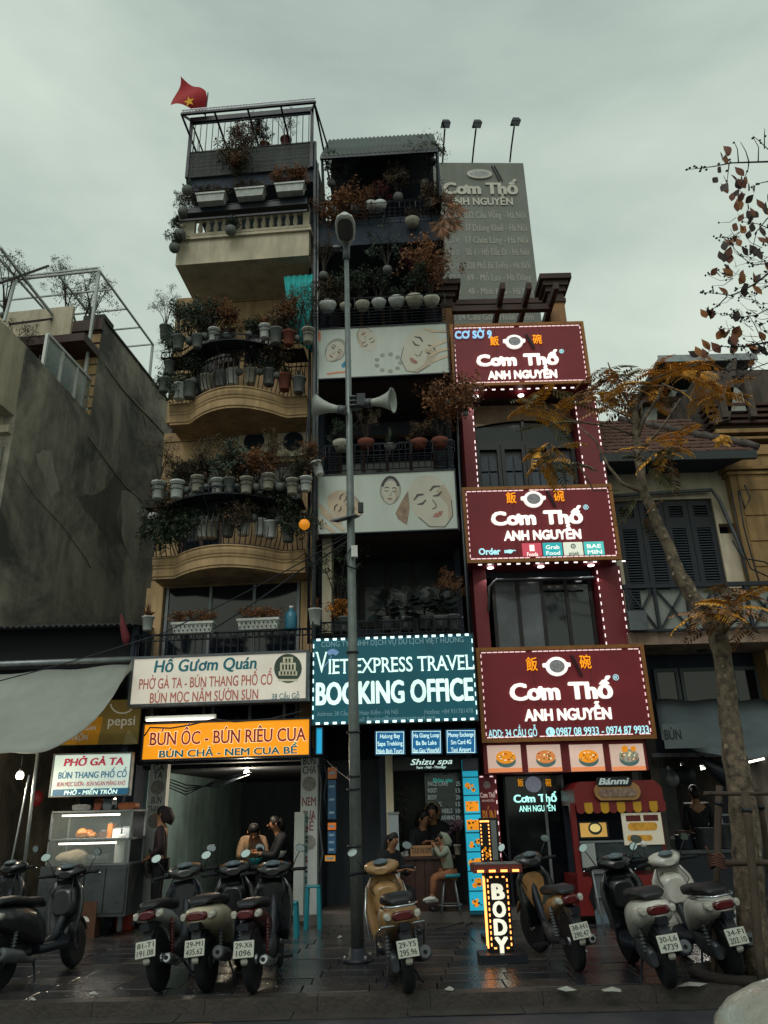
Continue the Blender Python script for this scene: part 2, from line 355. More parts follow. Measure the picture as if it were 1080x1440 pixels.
# ------------------------------------------------------------------ drawing on sign planes
class Draw:
 def __init__(s, fr, y): s.fr = fr; s.y = y
 def p(s, px, py): return s.fr.uz(px, py, s.y)
 def stroke(s, b, pts, w, lift=.002):
  q = [s.p(*p) for p in pts]; ws = w if isinstance(w, (list, tuple)) else [w] * len(q); L_ = []; Rr = []
  for i in range(len(q)):
   a, c = q[max(i - 1, 0)], q[min(i + 1, len(q) - 1)]; dx, dz = c[0] - a[0], c[1] - a[1]; l = math.hypot(dx, dz) or 1
   nx, nz = -dz / l * ws[i] / 2, dx / l * ws[i] / 2; L_.append((q[i][0] + nx, s.y - lift, q[i][1] + nz)); Rr.append((q[i][0] - nx, s.y - lift, q[i][1] - nz))
  n = len(q); b.add(L_ + Rr, [(i, i + 1, n + i + 1, n + i) for i in range(n - 1)])
 def poly(s, b, pts, lift=.002): b.add([(x, s.y - lift, z) for x, z in (s.p(*p) for p in pts)], [tuple(range(len(pts)))])
 def quad(s, b, x0, y0, x1, y1, lift=.002): s.poly(b, [(x0, y1), (x1, y1), (x1, y0), (x0, y0)], lift)
 def ell(s, b, cx, cy, rx, ry, lift=.002, n=18, rot=0):
  c_, s_ = math.cos(rot), math.sin(rot)
  s.poly(b, [(cx + rx * math.cos(t) * c_ - ry * math.sin(t) * s_, cy + rx * math.cos(t) * s_ + ry * math.sin(t) * c_) for t in [-2 * math.pi * k_ / n for k_ in range(n)]], lift)
def arc(cx, cy, rx, ry, a0, a1, n=12): return [(cx + rx * math.cos(R(a0 + (a1 - a0) * i / n)), cy - ry * math.sin(R(a0 + (a1 - a0) * i / n))) for i in range(n + 1)]
def led_line(b, p0, p1, y, dash=.05, gap=.05, w=.022, th=.012):
 x0, z0 = p0; x1, z1 = p1; l = math.hypot(x1 - x0, z1 - z0); n = max(1, int(l / (dash + gap))); dx, dz = (x1 - x0) / l, (z1 - z0) / l; st = l / n
 for i in range(n):
  a = (i + .5) * st - dash / 2; c = a + dash
  if (i * 37 + int(l * 100)) % 17 == 3 and n > 12: continue
  b.rod((x0 + dx * a, y - th / 2, z0 + dz * a), (x0 + dx * c, y - th / 2, z0 + dz * c), th, w, (0, 1, 0)) if abs(dz) > abs(dx) else b.box(x0 + dx * a, x0 + dx * c, y - th, y, z0 + dz * a - w / 2, z0 + dz * a + w / 2)
def sign_box(fr, y, px, depth, face, edge, name, label, cat='sign', group=None, fw_=.04):
 """light box hung at plane y; px = corner rectangle in the photo; returns thing, extents"""
 x0, x1, z0, z1 = fr.R(*px, y)
 t = thing(name, label, cat, fr, ((x0 + x1) / 2, y, z0), group)
 b = MB(); b.box(x0, x1, y + .012, y + depth, z0, z1); b.build('case', edge, t)
 b = MB(); b.box(x0 + fw_, x1 - fw_, y, y + .01, z0 + fw_, z1 - fw_); b.build('face', face, t)
 for q in ((x0, x1, z0, z0 + fw_), (x0, x1, z1 - fw_, z1), (x0, x0 + fw_, z0 + fw_, z1 - fw_), (x1 - fw_, x1, z0 + fw_, z1 - fw_)):
  b = MB(); b.box(q[0], q[1], y - .018, y + .012, q[2], q[3]); b.build('frame', edge, t)
 return t, (x0, x1, z0, z1)
# ------------------------------------------------------------------ plants (prototypes shared by all pots)
def stems(rg, n, h, sp, r0=.008):
 b = MB(); tips = []
 for i in range(n):
  a = rg.uniform(0, 6.28); s_ = rg.uniform(.2, 1) * sp; hh = h * rg.uniform(.6, 1)
  p1 = V((math.cos(a) * s_ * .3, math.sin(a) * s_ * .3, hh * .45)); p2 = V((math.cos(a) * s_, math.sin(a) * s_, hh))
  b.tube([(0, 0, 0), p1, p2], [r0, r0 * .7, r0 * .3], 5); tips.append(p2)
  for k_ in range(2):
   q = p1.lerp(p2, rg.uniform(.1, .8)); e_ = q + rnd_dir(rg, .6) * h * .3; b.tube([q, e_], [r0 * .4, r0 * .2], 4); tips.append(e_)
 return b, tips
def plant_proto(kind, seed):
 rg = random.Random(seed)
 if kind == 'airy':
  s_, tips = stems(rg, 6, .62, .3); f = MB()
  for t in tips: bush(rg, t, (.12, .12, .11), 50, .032, .013, 5, f)
 elif kind == 'bush':
  s_, tips = stems(rg, 7, .4, .24); f = MB()
  for t in tips: bush(rg, t, (.12, .12, .1), 74, .036, .016, 5, f)
 elif kind == 'low':
  s_, tips = stems(rg, 8, .2, .2, .006); f = MB()
  for t in tips: bush(rg, t, (.09, .09, .07), 28, .036, .016, 3, f)
 elif kind == 'spiky':
  s_, tips = stems(rg, 2, .06, .02, .015); f = spikes(rg, 34, .34, .03)
 elif kind == 'tree':
  s_, tips = stems(rg, 5, 1.0, .42, .014); f = MB()
  for t in tips: bush(rg, t, (.19, .19, .15), 95, .033, .014, 7, f)
 elif kind == 'trail':
  s_, tips = stems(rg, 5, .18, .25, .006); f = MB()
  for t in tips: bush(rg, t + V((0, 0, -.1)), (.16, .14, .2), 135, .034, .015, 7, f)
 def me(b, nm):
  m_ = bpy.data.meshes.new(nm); m_.from_pydata(b.v, [], b.f); return m_
 return me(s_, 'stem'), me(f, 'foliage')
PROTO = {(k_, i): plant_proto(k_, i * 17 + len(k_)) for k_ in ('airy', 'bush', 'low', 'spiky', 'tree', 'trail') for i in range(3)}
PM = {}
def pmesh(k_, i, which, m):
 key = (k_, i, which, m.name)
 if key not in PM:
  q = PROTO[(k_, i)][which].copy(); q.materials.append(m); PM[key] = q
 return PM[key]
def pot_mb(style):
 b = MB()
 if style == 'tall': b.lathe([(.075, 0), (.082, .01), (.105, .24), (.118, .245), (.118, .27), (.1, .27), (.098, .24)], seg=14)
 elif style == 'round': b.lathe([(.07, 0), (.12, .05), (.14, .12), (.125, .19), (.115, .2), (.11, .17)], seg=14)
 elif style == 'bowl': b.lathe([(.1, 0), (.15, .1), (.165, .16), (.15, .16), (.14, .13)], seg=14)
 return b
POTM = {}
def pot_mesh(style, m):
 if (style, m.name) not in POTM:
  b = pot_mb(style); me = bpy.data.meshes.new('pot'); me.from_pydata(b.v, [], b.f); me.polygons.foreach_set('use_smooth', [True] * len(me.polygons)); me.materials.append(m); POTM[(style, m.name)] = me
 return POTM[(style, m.name)]
ring_me = None
def potted(fr, at, kind, leaf, label, group=None, pot=('tall', None), s=1, ps=1, ring=False, seed=0, cat='potted plant', name='potted_plant'):
 global ring_me
 pm = pot[1] or white_pl
 t = bpy.data.objects.new(name, None); COL.objects.link(t); t.empty_display_size = .1; t.location = fr.w(*at); t.rotation_euler = (0, 0, fr.yaw); tag(t, label, cat, group)
 if pm is white_pl: pm = white_v[(seed * 7 + len(label)) % 3]
 ps = ps * (.9, 1.0, 1.1, .95)[(seed * 5 + len(label)) % 4]; s = s * (1, 1.15, .9)[(seed + len(label)) % 3]
 mesh_obj('pot', pot_mesh(pot[0], pm), t, scale=(ps,) * 3); hz = {'tall': .245, 'round': .17, 'bowl': .13}[pot[0]] * ps
 rr = random.Random(seed * 31 + len(label)); rz = rr.uniform(0, 6.28); i = seed % 3
 mesh_obj('stem', pmesh(kind, i, 0, twig), t, (0, 0, hz), (0, 0, rz), (s,) * 3)
 mesh_obj('foliage', pmesh(kind, i, 1, leaf), t, (0, 0, hz), (0, 0, rz), (s,) * 3)
 if ring:
  if ring_me is None:
   b = MB(); n = 16
   for z, r_ in ((.13, .103), (.2, .11)): b.tube([(r_ * math.cos(2 * math.pi * k_ / n), r_ * math.sin(2 * math.pi * k_ / n), z) for k_ in range(n + 1)], .005, 4)
   b.rod((0, .1, .2), (0, .3, .16), .008); b.rod((0, .1, .13), (0, .3, .05), .008)
   ring_me = bpy.data.meshes.new('pot_ring'); ring_me.from_pydata(b.v, [], b.f); ring_me.materials.append(darkmet)
  mesh_obj('pot_ring', ring_me, t, scale=(ps,) * 3)
 return t
ORD = ['first', 'second', 'third', 'fourth', 'fifth', 'sixth', 'seventh', 'eighth', 'ninth', 'tenth', 'eleventh', 'twelfth']
def railing(t, fr, pts, z0, z1, nb, m=darkmet, belly=0, tr=.018, name='bar'):
 """bars between z0 and z1 along the polyline pts [(x, y)], local frame coordinates, each bar a part"""
 base = base_of(t); ls = [0]
 for a, c in zip(pts, pts[1:]): ls.append(ls[-1] + math.hypot(c[0] - a[0], c[1] - a[1]))
 b = MB()
 for z in ((z0, z1) if not belly else (z0, z1, z0 + (z1 - z0) * .86)): b.tube([(x, y, z) for x, y in pts], tr if z == z1 else tr * .7, 6)
 b.build('rail', m, t)
 b = MB(); h = z1 - z0
 b.tube([(0, -belly * math.sin(k_ * math.pi) * (1.25 - k_ * .8), h * k_) for k_ in ([0, .15, .3, .5, .7, .86, 1] if belly else [0, 1])], .009, 5)
 me = bpy.data.meshes.new(name); me.from_pydata(b.v, [], b.f); me.materials.append(m)
 for i in range(nb):
  l = ls[-1] * (i + .5) / nb; j = max(q for q in range(len(ls) - 1) if ls[q] <= l); k_ = (l - ls[j]) / (ls[j + 1] - ls[j]); a, c = pts[j], pts[j + 1]
  mesh_obj(name, me, t, V((a[0] + (c[0] - a[0]) * k_, a[1] + (c[1] - a[1]) * k_, z0)) - base, (0, 0, math.atan2(c[1] - a[1], c[0] - a[0])))
def scrolls(b, pts, z, r_, n):
 ls = [0]
 for a, c in zip(pts, pts[1:]): ls.append(ls[-1] + math.hypot(c[0] - a[0], c[1] - a[1]))
 for i in range(n):
  l = ls[-1] * (i + .5) / n; j = max(q for q in range(len(ls) - 1) if ls[q] <= l); k_ = (l - ls[j]) / (ls[j + 1] - ls[j]); a, c = pts[j], pts[j + 1]
  x, y = a[0] + (c[0] - a[0]) * k_, a[1] + (c[1] - a[1]) * k_; d = V((c[0] - a[0], c[1] - a[1], 0)).normalized()
  b.tube([V((x, y, z)) + d * (r_ * math.cos(t)) + V((0, 0, r_ * math.sin(t))) for t in [2 * math.pi * q / 9 for q in range(10)]], .006, 4, False)
# ------------------------------------------------------------------ house with curved balconies (tall, left)
FB = Frame(320, 13.0, -4.35)
XL, XR = FB.uz(206, 850, 0)[0], FB.uz(441, 850, 0)[0]
zt = lambda fr, px, py, y: fr.uz(px, py, y)[1]
z_f2 = (zt(FB, 325, 796, -1.05), zt(FB, 325, 765, -1.1))       # curved balcony of the second floor: bottom, top
z_f3 = (zt(FB, 340, 571, -1.05), zt(FB, 340, 542, -1.1))
z_f4 = (zt(FB, 340, 371, -1.0), zt(FB, 340, 338, -1.0))
z_g = zt(FB, 320, 1068, -.9)                                    # ceiling of the ground floor
z_1 = zt(FB, 320, 922, -.6)
HB = thing('tall_house', 'narrow cream tall house with two bowed balconies full of flower pots', 'house', FB, ((XL + XR) / 2, 0, 0))
b = MB()
pw = .24
DEP = 9
b.box(XL, XL + .12, .2, DEP, 0, z_f4[0] - .3); b.box(XR - .12, XR, .2, DEP, 0, z_f4[0] - .3)   # party walls
b.box(XL, XR, DEP - .15, DEP + .05, 0, z_f4[0] - .31)
b.build('side_wall', greywall, HB)
# floor slabs and room fronts
b = MB()
for z in (z_g + .02, z_f2[0] - .02, z_f3[0] - .02, z_f4[0] - .02): b.box(XL + .01, XR - .01, .1, DEP - .2, z, z + .18)
b.build('floor_slab', cream, HB)
# first floor: two pilasters and a lintel round a glazed screen
zw0, zw1 = z_g + .2, zt(FB, 320, 812, 0)
for x0, x1 in ((XL, XL + .3), (XR - .22, XR)):
 b = MB(); b.box(x0, x1, -.04, .3, z_g + .2, z_f2[0] - .012); b.build('pilaster', cream, HB)
b = MB(); b.box(XL + .3, XR - .22, -.02, .2, zw1, z_f2[0] - .01); b.build('lintel', cream, HB)
def glazed(parent, x0, x1, z0, z1, y, n, fm=alu, gm_=glass, fw_=.05, trans=None, name='window'):
 """window part > frame bars and panes as sub-parts"""
 b = MB(); b.box(x0, x1, y - .03, y + .03, z0, z0 + fw_)
 w = b.build(name, fm, parent); b = MB(); b.box(x0, x1, y - .03, y + .03, z1 - fw_, z1); b.build('head_bar', fm, w, loc=(0, 0, 0))
 for i in range(n + 1):
  x = x0 + (x1 - x0 - fw_) * i / n; q = MB(); q.box(x, x + fw_, y - .032, y + .032, z0 + fw_, z1 - fw_); q.build('mullion', fm, w, loc=(0, 0, 0))
 if trans:
  q = MB(); q.box(x0 + fw_, x1 - fw_, y - .034, y + .02, trans, trans + fw_); q.build('transom', fm, w, loc=(0, 0, 0))
 for i in range(n):
  a = x0 + (x1 - x0 - fw_) * i / n + fw_; c = x0 + (x1 - x0 - fw_) * (i + 1) / n; q = MB(); q.box(a, c, y - .006, y + .006, z0 + fw_, z1 - fw_); q.build('pane', gm_, w, loc=(0, 0, 0))
 return w
winglass = mat('window_glass_dark', '171C22', .08, var=0, spec=.7)
glazed(HB, XL + .33, XR - .25, z_g + .25, zw1 - .02, .06, 3, gm_=winglass)
# upper walls behind the balconies
def wall_hole(parent, x0, x1, z0, z1, y, holes, m, th=.2, name='wall'):
 """a wall with rectangular openings (x0, x1, z0, z1), cut as strips"""
 xs = sorted({x0, x1, *[v for h in holes for v in h[:2]]}); b = MB()
 for a, c in zip(xs, xs[1:]):
  mid = (a + c) / 2; hs = sorted([(h[2], h[3]) for h in holes if h[0] < mid < h[1]]); z = z0
  for h in hs + [(z1, z1)]:
   if h[0] > z + 1e-4: b.box(a, c, y, y + th, z, h[0])
   z = h[1]
 return b.build(name, m, parent)
xA = XL + (XR - XL)
h2 = (z_f2[1] + .02, z_f3[0] - .03)
dr2 = [(XL + .45, XL + 1.25, h2[0], h2[0] + 2.1), (XL + 1.5, XR - .25, h2[0] + .8, h2[0] + 2.0)]
wall_hole(HB, XL + .01, XR - .01, h2[0], h2[1], .12, dr2, cream)
glazed(HB, dr2[0][0], dr2[0][1], dr2[0][2], dr2[0][3], .2, 2, brown, winglass, .07); glazed(HB, dr2[1][0], dr2[1][1], dr2[1][2], dr2[1][3], .2, 2, brown, winglass, .07)
h3 = (z_f3[1] + .02, z_f4[0] - .03)
dr3 = [(XL + .5, XL + 1.3, h3[0], h3[0] + 2.1), (XL + 1.5, XL + 2.2, h3[0] + 1.2, h3[0] + 2.1)]
wall_hole(HB, XL + .01, XR - .01, h3[0], h3[1], .12, dr3, cream)
for q in dr3: glazed(HB, *q, .2, 2, brown, winglass, .07)
# two louvred round vents on the second floor
for px_ in (358, 413):
 x, z = FB.uz(px_, 622, .1); v = MB(); v.box(x - .3, x + .3, .06, .12, z - .3, z + .24); o = v.build('vent_panel', cream_pale, HB)
 v = MB(); n = 20; v.add([(x + .2 * math.cos(2 * math.pi * k_ / n), .055, z + .2 * math.sin(2 * math.pi * k_ / n)) for k_ in range(n)], [tuple(range(n))]); v.build('vent_opening', dark, o, loc=(0, 0, 0))
def bow(x0, x1, ye, yc, n=28, flat=.16):
 pts = []
 for i in range(n + 1):
  t = i / n; u = min(max((t - flat) / (1 - 2 * flat), 0), 1); s_ = math.sin(math.pi * u); s_ = s_ ** .8 if s_ > 0 else 0
  pts.append((x0 + (x1 - x0) * t, ye + (yc - ye) * s_))
 return pts
def bow_balcony(parent, z0, z1, pts, m, prof=None):
 prof = prof or [(.0, 0), (.02, .0), (.02, .09), (.04, .12), (.04, .45), (.06, .52), (.06, .58), (.08, .64), (.1, .8), (.1, .92), (.12, .95), (.12, 1.0)]
 b = MB(); n = len(pts); vs = []; fs = []
 for dy, k_ in prof:
  for x, y in pts: vs.append((x, y - dy, z0 + (z1 - z0) * k_))
 for i in range(len(prof) - 1):
  for j in range(n - 1): fs.append((i * n + j, i * n + j + 1, (i + 1) * n + j + 1, (i + 1) * n + j))
 b.add(vs, fs)
 for zi, row in ((z0, 0), (z1, len(prof) - 1)):
  dy = prof[row][0]
  for j in range(n - 1):
   q = [(pts[j][0], pts[j][1] - dy, zi), (pts[j + 1][0], pts[j + 1][1] - dy, zi), (pts[j + 1][0], .1, zi), (pts[j][0], .1, zi)]
   b.add(q, [(0, 1, 2, 3)] if row else [(3, 2, 1, 0)])
 for xe, e_ in ((0, pts[0]), (1, pts[-1])):
  for i in range(len(prof) - 1):
   a, c = prof[i], prof[i + 1]; q = [(e_[0], e_[1] - a[0], z0 + (z1 - z0) * a[1]), (e_[0], e_[1] - c[0], z0 + (z1 - z0) * c[1]), (e_[0], .1, z0 + (z1 - z0) * c[1]), (e_[0], .1, z0 + (z1 - z0) * a[1])]
   b.add(q, [(0, 1, 2, 3)])
 return b.build('balcony', m, parent)
for (zz, lab) in ((z_f2, 'second'), (z_f3, 'third')):
 x0, x1 = (FB.uz(214, 790, -.6)[0] if lab == 'second' else FB.uz(238, 572, -.6)[0]), XR - .06
 pts = bow(x0, x1, -.5, -1.0); bow_balcony(HB, zz[0], zz[1], pts, cream)
 hr = .78; rp = [(x, y - .03) for x, y in pts]
 railing(HB, FB, rp, zz[1] + .03, zz[1] + hr, 34, belly=.13)
 # flower shelf carried in front of the handrail
 sp = [(x, y - .3) for x, y in bow(x0 - .12, x1, -.6, -1.05)]
 b = MB(); zs = zz[1] + hr + .03
 for z in (zs, zs + .13): b.tube([(x, y, z) for x, y in sp], .012, 5)
 scrolls(b, sp, zs + .065, .05, 30); b.build('scroll_band', darkmet, HB, kind='stuff')
 b = MB()
 for a, c, a2, c2 in zip(sp, sp[1:], rp, rp[1:]): b.add([(a[0], a[1], zs), (c[0], c[1], zs), (c2[0], c2[1] + .05, zs - .02), (a2[0], a2[1] + .05, zs - .02)], [(3, 2, 1, 0)])
 b.build('shelf_plate', darkmet, HB)
 for j in range(2, len(sp), 5): q = MB(); q.rod((rp[j][0], rp[j][1], zs - .32), (sp[j][0], sp[j][1], zs), .014); q.build('shelf_bracket', darkmet, HB)
# big square balcony on top: slab, fascia, balustrade
bx0, bx1, _, _ = FB.R(248, 340, 434, 372, -1.1)
b = MB(); b.box(bx0, bx1, -1.1, .6, z_f4[0], z_f4[1]); b.build('balcony', cream_pale, HB)
for dz, pr in ((0, .05), (.09, .03)):
 b = MB(); b.box(bx0 - pr, bx1 + pr, -1.1 - pr, .55, z_f4[1] + dz, z_f4[1] + dz + .06); b.build('moulding', cream_pale, HB)
zb0 = z_f4[1] + .17; zb1 = zt(FB, 340, 303, -1.1)
b = MB(); b.box(bx0, bx1, -1.12, -.98, zb1, zb1 + .12); b.build('handrail', cream_pale, HB)
for q in ((bx0, bx0 + .32), (bx1 - .12, bx1)): b = MB(); b.box(q[0], q[1], -1.1, -1.0, zb0, zb1); b.build('pier', cream_pale, HB)
h = zb1 - zb0; bal = MB(); bal.lathe([(.05, 0), (.05, .05 * h), (.028, .1 * h), (.055, .35 * h), (.045, .5 * h), (.025, .8 * h), (.045, .86 * h), (.05, h)], seg=8)
bme = bpy.data.meshes.new('baluster'); bme.from_pydata(bal.v, [], bal.f); bme.materials.append(cream_pale)
for i in range(13): mesh_obj('baluster', bme, HB, V((bx0 + .42 + i * (bx1 - bx0 - .62) / 12.5, -1.05, zb0)) - base_of(HB))
b = MB(); b.box(bx0 + .25, bx1 - .03, -.3, .5, zb0, zb1 + .9); b.box(bx0 + .25, bx1, .5, DEP, z_f4[0], zb1 + 1.5); b.build('rear_block', darkwall, HB)
# planter rack of dark steel over the balustrade
zr = zt(FB, 345, 290, -1.25)
b = MB(); b.box(bx0 + .05, bx1, -1.32, -1.1, zr - .12, zr); b.box(bx0 + .05, bx1, -1.32, -1.3, zr - .3, zr - .26)
for i in range(6): b.rod((bx0 + .05, -1.32 + i * .045, zr + .02), (bx1, -1.32 + i * .045, zr + .02), .012)
b.build('planter_rack', darkmet, HB)
# mesh-clad parapet and steel cage on the roof terrace
mesh_m = mat('weathered_slat_screen', '4B4F4C', .8, var=.35, scale=2, streak=.6)
xs0, xs1, _, _ = FB.R(262, 220, 440, 250, -1.0)
zp0, zp1 = zt(FB, 350, 243, -1.0), zt(FB, 350, 208, -1.0)
for i in range(5):
 hh = (zp1 - zp0) / 5; q = MB(); q.box(xs0, xs1, -1.0, -.95 + .0, zp0 + i * hh + .006, zp0 + (i + 1) * hh); q.build('screen_board', mesh_m, HB)
b = MB(); b.box(xs0, xs0 + .05, -.95, .5, zp0, zp1); b.box(xs1 - .05, xs1, -.95, .5, zp0, zp1); b.build('screen_board', mesh_m, HB)
b = MB(); b.box(xs0 + .05, xs1, -.94, DEP, zp0 - .3, zp0 + .02); b.build('roof_slab', darkwall, HB)
b = MB()
for i in range(22): x = xs0 + (xs1 - xs0) * i / 21; b.rod((x, -1.02, zp0), (x, -1.02, zp1), .006)
for i in range(8): z = zp0 + (zp1 - zp0) * i / 7; b.rod((xs0, -1.025, z), (xs1, -1.025, z), .006)
b.build('wire_mesh', darkmet, HB, kind='stuff')
zc0, zc1 = zp1, zt(FB, 350, 168, -1.0); railing(HB, FB, [(xs0 + .05, -1.0), (xs1 - .03, -1.0)], zc0, zc1, 20)
railing(HB, FB, [(xs0 + .05, -1.0), (xs0 + .05, 1.2)], zc0, zc1, 8)
b = MB(); b.box(xs0, xs0 + .06, -1.03, -.97, zp0, zc1 + .1); b.box(xs1 - .06, xs1, -1.03, -.97, zp0, zc1 + .1)
b.box(xs0, xs1, -1.03, -.97, zc1 + .05, zc1 + .17)
zpg = zt(FB, 350, 152, -1.5)
for y in (-1.5, 1.2): b.rod((xs0, y, zpg), (xs1 + .12, y, zpg), .05)
for i in range(5): x = xs0 + (xs1 - xs0 + .1) * i / 4; b.rod((x, -1.5, zpg), (x, 1.2, zpg), .035)
b.rod((xs0, -1.5, zpg), (xs0 + .03, -1.0, zc1 + .1), .04); b.rod((xs1 + .12, -1.5, zpg), (xs1 - .03, -1.0, zc1 + .1), .04)
b.rod((xs1 + .1, 1.2, zpg), (xs1 + .1, 1.2, zp1), .05); b.rod((xs1 + .1, -1.5, zpg), (xs1 + .3, -.6, zp1), .03)
b.build('pergola_frame', darkmet, HB)
b = MB()
for i in range(44): x = xs0 + (xs1 - xs0 + .1) * (i + .5) / 44; b.rod((x - .03, -1.5, zpg + .02), (x + .03, -1.5, zpg + .1), .012); b.rod((x + .03, -1.5, zpg + .02), (x - .03, -1.5, zpg + .1), .012)
b.rod((xs0, -1.5, zpg + .11), (xs1 + .12, -1.5, zpg + .11), .02); b.build('lattice_trim', steel, HB, kind='stuff')
# planters in the rack
def long_planter(fr, x, y, z, w, label, group, m=white_pl, leaf=lf_rust, kind='low', lattice=False, h=.17):
 t = thing('long_planter', label, 'planter', fr, (x, y, z), group); b = MB()
 b.add([(x - w / 2 + .03, y - .07, z), (x + w / 2 - .03, y - .07, z), (x + w / 2 - .03, y + .08, z), (x - w / 2 + .03, y + .08, z), (x - w / 2, y - .1, z + h), (x + w / 2, y - .1, z + h), (x + w / 2, y + .1, z + h), (x - w / 2, y + .1, z + h)],
          [(0, 3, 2, 1), (4, 5, 6, 7), (0, 1, 5, 4), (1, 2, 6, 5), (2, 3, 7, 6), (3, 0, 4, 7)])
 b.box(x - w / 2 - .012, x + w / 2 + .012, y - .115, y + .11, z + h - .025, z + h + .012); b.build('trough', m, t)
 if lattice:
  b = MB(); n = 9
  for i in range(n):
   cx = x - w / 2 + .05 + (w - .1) * i / (n - 1); cz = z + h * .42; d = .026
   for dz in (-.03, .03):
    c2 = cx + (.024 if dz > 0 else 0); yy = y - .092 if dz < 0 else y - .1
    b.add([(c2 - d * .6, yy - .004, cz + dz), (c2, yy - .004, cz + dz - d * .8), (c2 + d * .6, yy - .004, cz + dz), (c2, yy - .004, cz + dz + d * .8)], [(0, 1, 2, 3)])
  b.build('lattice_hole', dark, t, kind='stuff')
 for i in range(3):
  dx = (i - 1) * w * .3; k_ = (i + int(x * 10)) % 3; rz = i * 1.7 + x
  mesh_obj('stem', pmesh(kind, k_, 0, twig), t, (dx, 0, h - .02), (0, 0, rz)); mesh_obj('foliage', pmesh(kind, k_, 1, leaf), t, (dx, 0, h - .02), (0, 0, rz))
 return t
for i, (a, c, d_, lf, kd) in enumerate(((297, 286, .5, lf_brown, 'low'), (352, 279, .5, lf_brown, 'low'), (408, 272, .5, lf_rust, 'bush'))):
 x, z = FB.uz(a, c, -1.42)
 long_planter(FB, x, -1.42, z, .56, 'white trough planter, %s of three hung outside the top balcony rail' % ('leftmost', 'middle', 'rightmost with the tallest plants')[i], 'trough planters on the top rack', leaf=lf, kind=kd)
 q = MB(); 
# roof plants
for i, (a, c, y, kd, lf, s_, nm) in enumerate(((330, 222, -1.15, 'trail', lf_brown, 2.0, 'tangled brown creeper spilling over the slatted roof parapet'), (342, 212, -.6, 'bush', lf_rust, 1.2, 'small rust coloured shrub behind the roof terrace bars'), (372, 208, -.4, 'bush', lf_green, 1.3, 'dark shrub behind the middle of the roof terrace bars'), (402, 203, -.4, 'tree', lf_green, .85, 'tallest dark shrub behind the roof terrace bars'))):
 x, z = FB.uz(a, c, y); potted(FB, (x, y, z - .15), kd, lf, nm, 'plants on the left roof terrace', ('tall', terra), s=s_, seed=i)
for i, (a, c, kd, lf, nm) in enumerate(((264, 262, 'spiky', lf_grey, 'pale umbrella-leaved plant at the top left balcony corner'), (258, 292, 'bush', lf_brown, 'brown bush hanging on the left end of the top rack'), (253, 325, 'bush', lf_green, 'dark hanging pot plant at left end of balustrade'), (246, 342, 'low', lf_green, 'small dark sprig growing under the balustrade corner'), (325, 318, 'low', lf_green, 'small green pot hanging before the balustrade'))):
 x, z = FB.uz(a, c, -1.3); potted(FB, (x, -1.3, z - .2), kd, lf, nm, 'hanging plants of the top balcony', ('round', grey_pl), s=.9, ps=.8, seed=i)
# rows of pots on the two flower shelves
def shelf_row(row, y, group, where, size=1):
 for i, (a, c, kd, lf, pm, s_) in enumerate(row):
  x, z = FB.uz(a, c, y); tall = {'airy': 'airy', 'bush': 'bushy', 'tree': 'tall twiggy', 'spiky': 'spiky', 'low': 'low', 'trail': 'trailing'}[kd]
  col = {lf_green: 'dark green', lf_rust: 'rust coloured', lf_brown: 'brown', lf_grey: 'grey-green', lf_red: 'red', lf_yel: 'yellow'}[lf]
  pc = {white_pl: 'white', grey_pl: 'grey', terra: 'terracotta'}[pm]
  potted(FB, (x, y, z), kd, lf, '%s pot on %s, %s with %s %s plant' % (ORD[i], where, pc, tall, col), group, ('tall', pm), s=s_, ring=pm is white_pl, seed=i, ps=size)
shelf_row([(222, 702, 'tree', lf_brown, white_pl, .8), (248, 701, 'bush', lf_brown, white_pl, 1.2), (277, 692, 'airy', lf_brown, white_pl, 1.1), (305, 696, 'bush', lf_grey, white_pl, 1), (322, 694, 'bush', lf_brown, grey_pl, 1.2), (346, 694, 'bush', lf_rust, white_pl, 1), (377, 688, 'airy', lf_brown, white_pl, 1), (411, 695, 'airy', lf_brown, white_pl, 1), (430, 691, 'bush', lf_brown, white_pl, .9)], -1.25, 'pots on the second floor flower shelf', 'the second floor flower shelf', 1.02)
shelf_row([(250, 492, 'tree', lf_grey, grey_pl, .8), (277, 490, 'airy', lf_brown, grey_pl, 1), (300, 481, 'tree', lf_rust, white_pl, .75), (372, 476, 'spiky', lf_rust, white_pl, 1.2), (388, 484, 'bush', lf_brown, grey_pl, 1), (406, 486, 'bush', lf_brown, terra, .9), (433, 482, 'tree', lf_brown, white_pl, .8)], -1.25, 'pots on the third floor flower shelf', 'the third floor flower shelf', 1.02)
def floor_row(row, y, group, where):
 for i, (a, c, kd, lf, pm, s_) in enumerate(row):
  x, z = FB.uz(a, c, y); potted(FB, (x, y, z), kd, lf, '%s %s pot behind the bars of %s' % (ORD[i], {white_pl: 'white', grey_pl: 'dark grey', terra: 'brown'}[pm], where), group, ('tall', pm), s=s_, seed=i + 1, ps=1.2)
floor_row([(232, 762, 'bush', lf_green, grey_pl, 1), (255, 760, 'bush', lf_green, grey_pl, 1.1), (283, 757, 'airy', lf_brown, white_pl, 1), (297, 757, 'bush', lf_grey, white_pl, .9), (320, 755, 'bush', lf_grey, grey_pl, 1.1), (342, 753, 'airy', lf_brown, white_pl, 1), (366, 754, 'bush', lf_green, white_pl, 1), (380, 757, 'spiky', lf_green, white_pl, 1), (405, 762, 'bush', lf_green, grey_pl, 1)], -.75, 'pots on the second floor balcony', 'the second floor balcony')
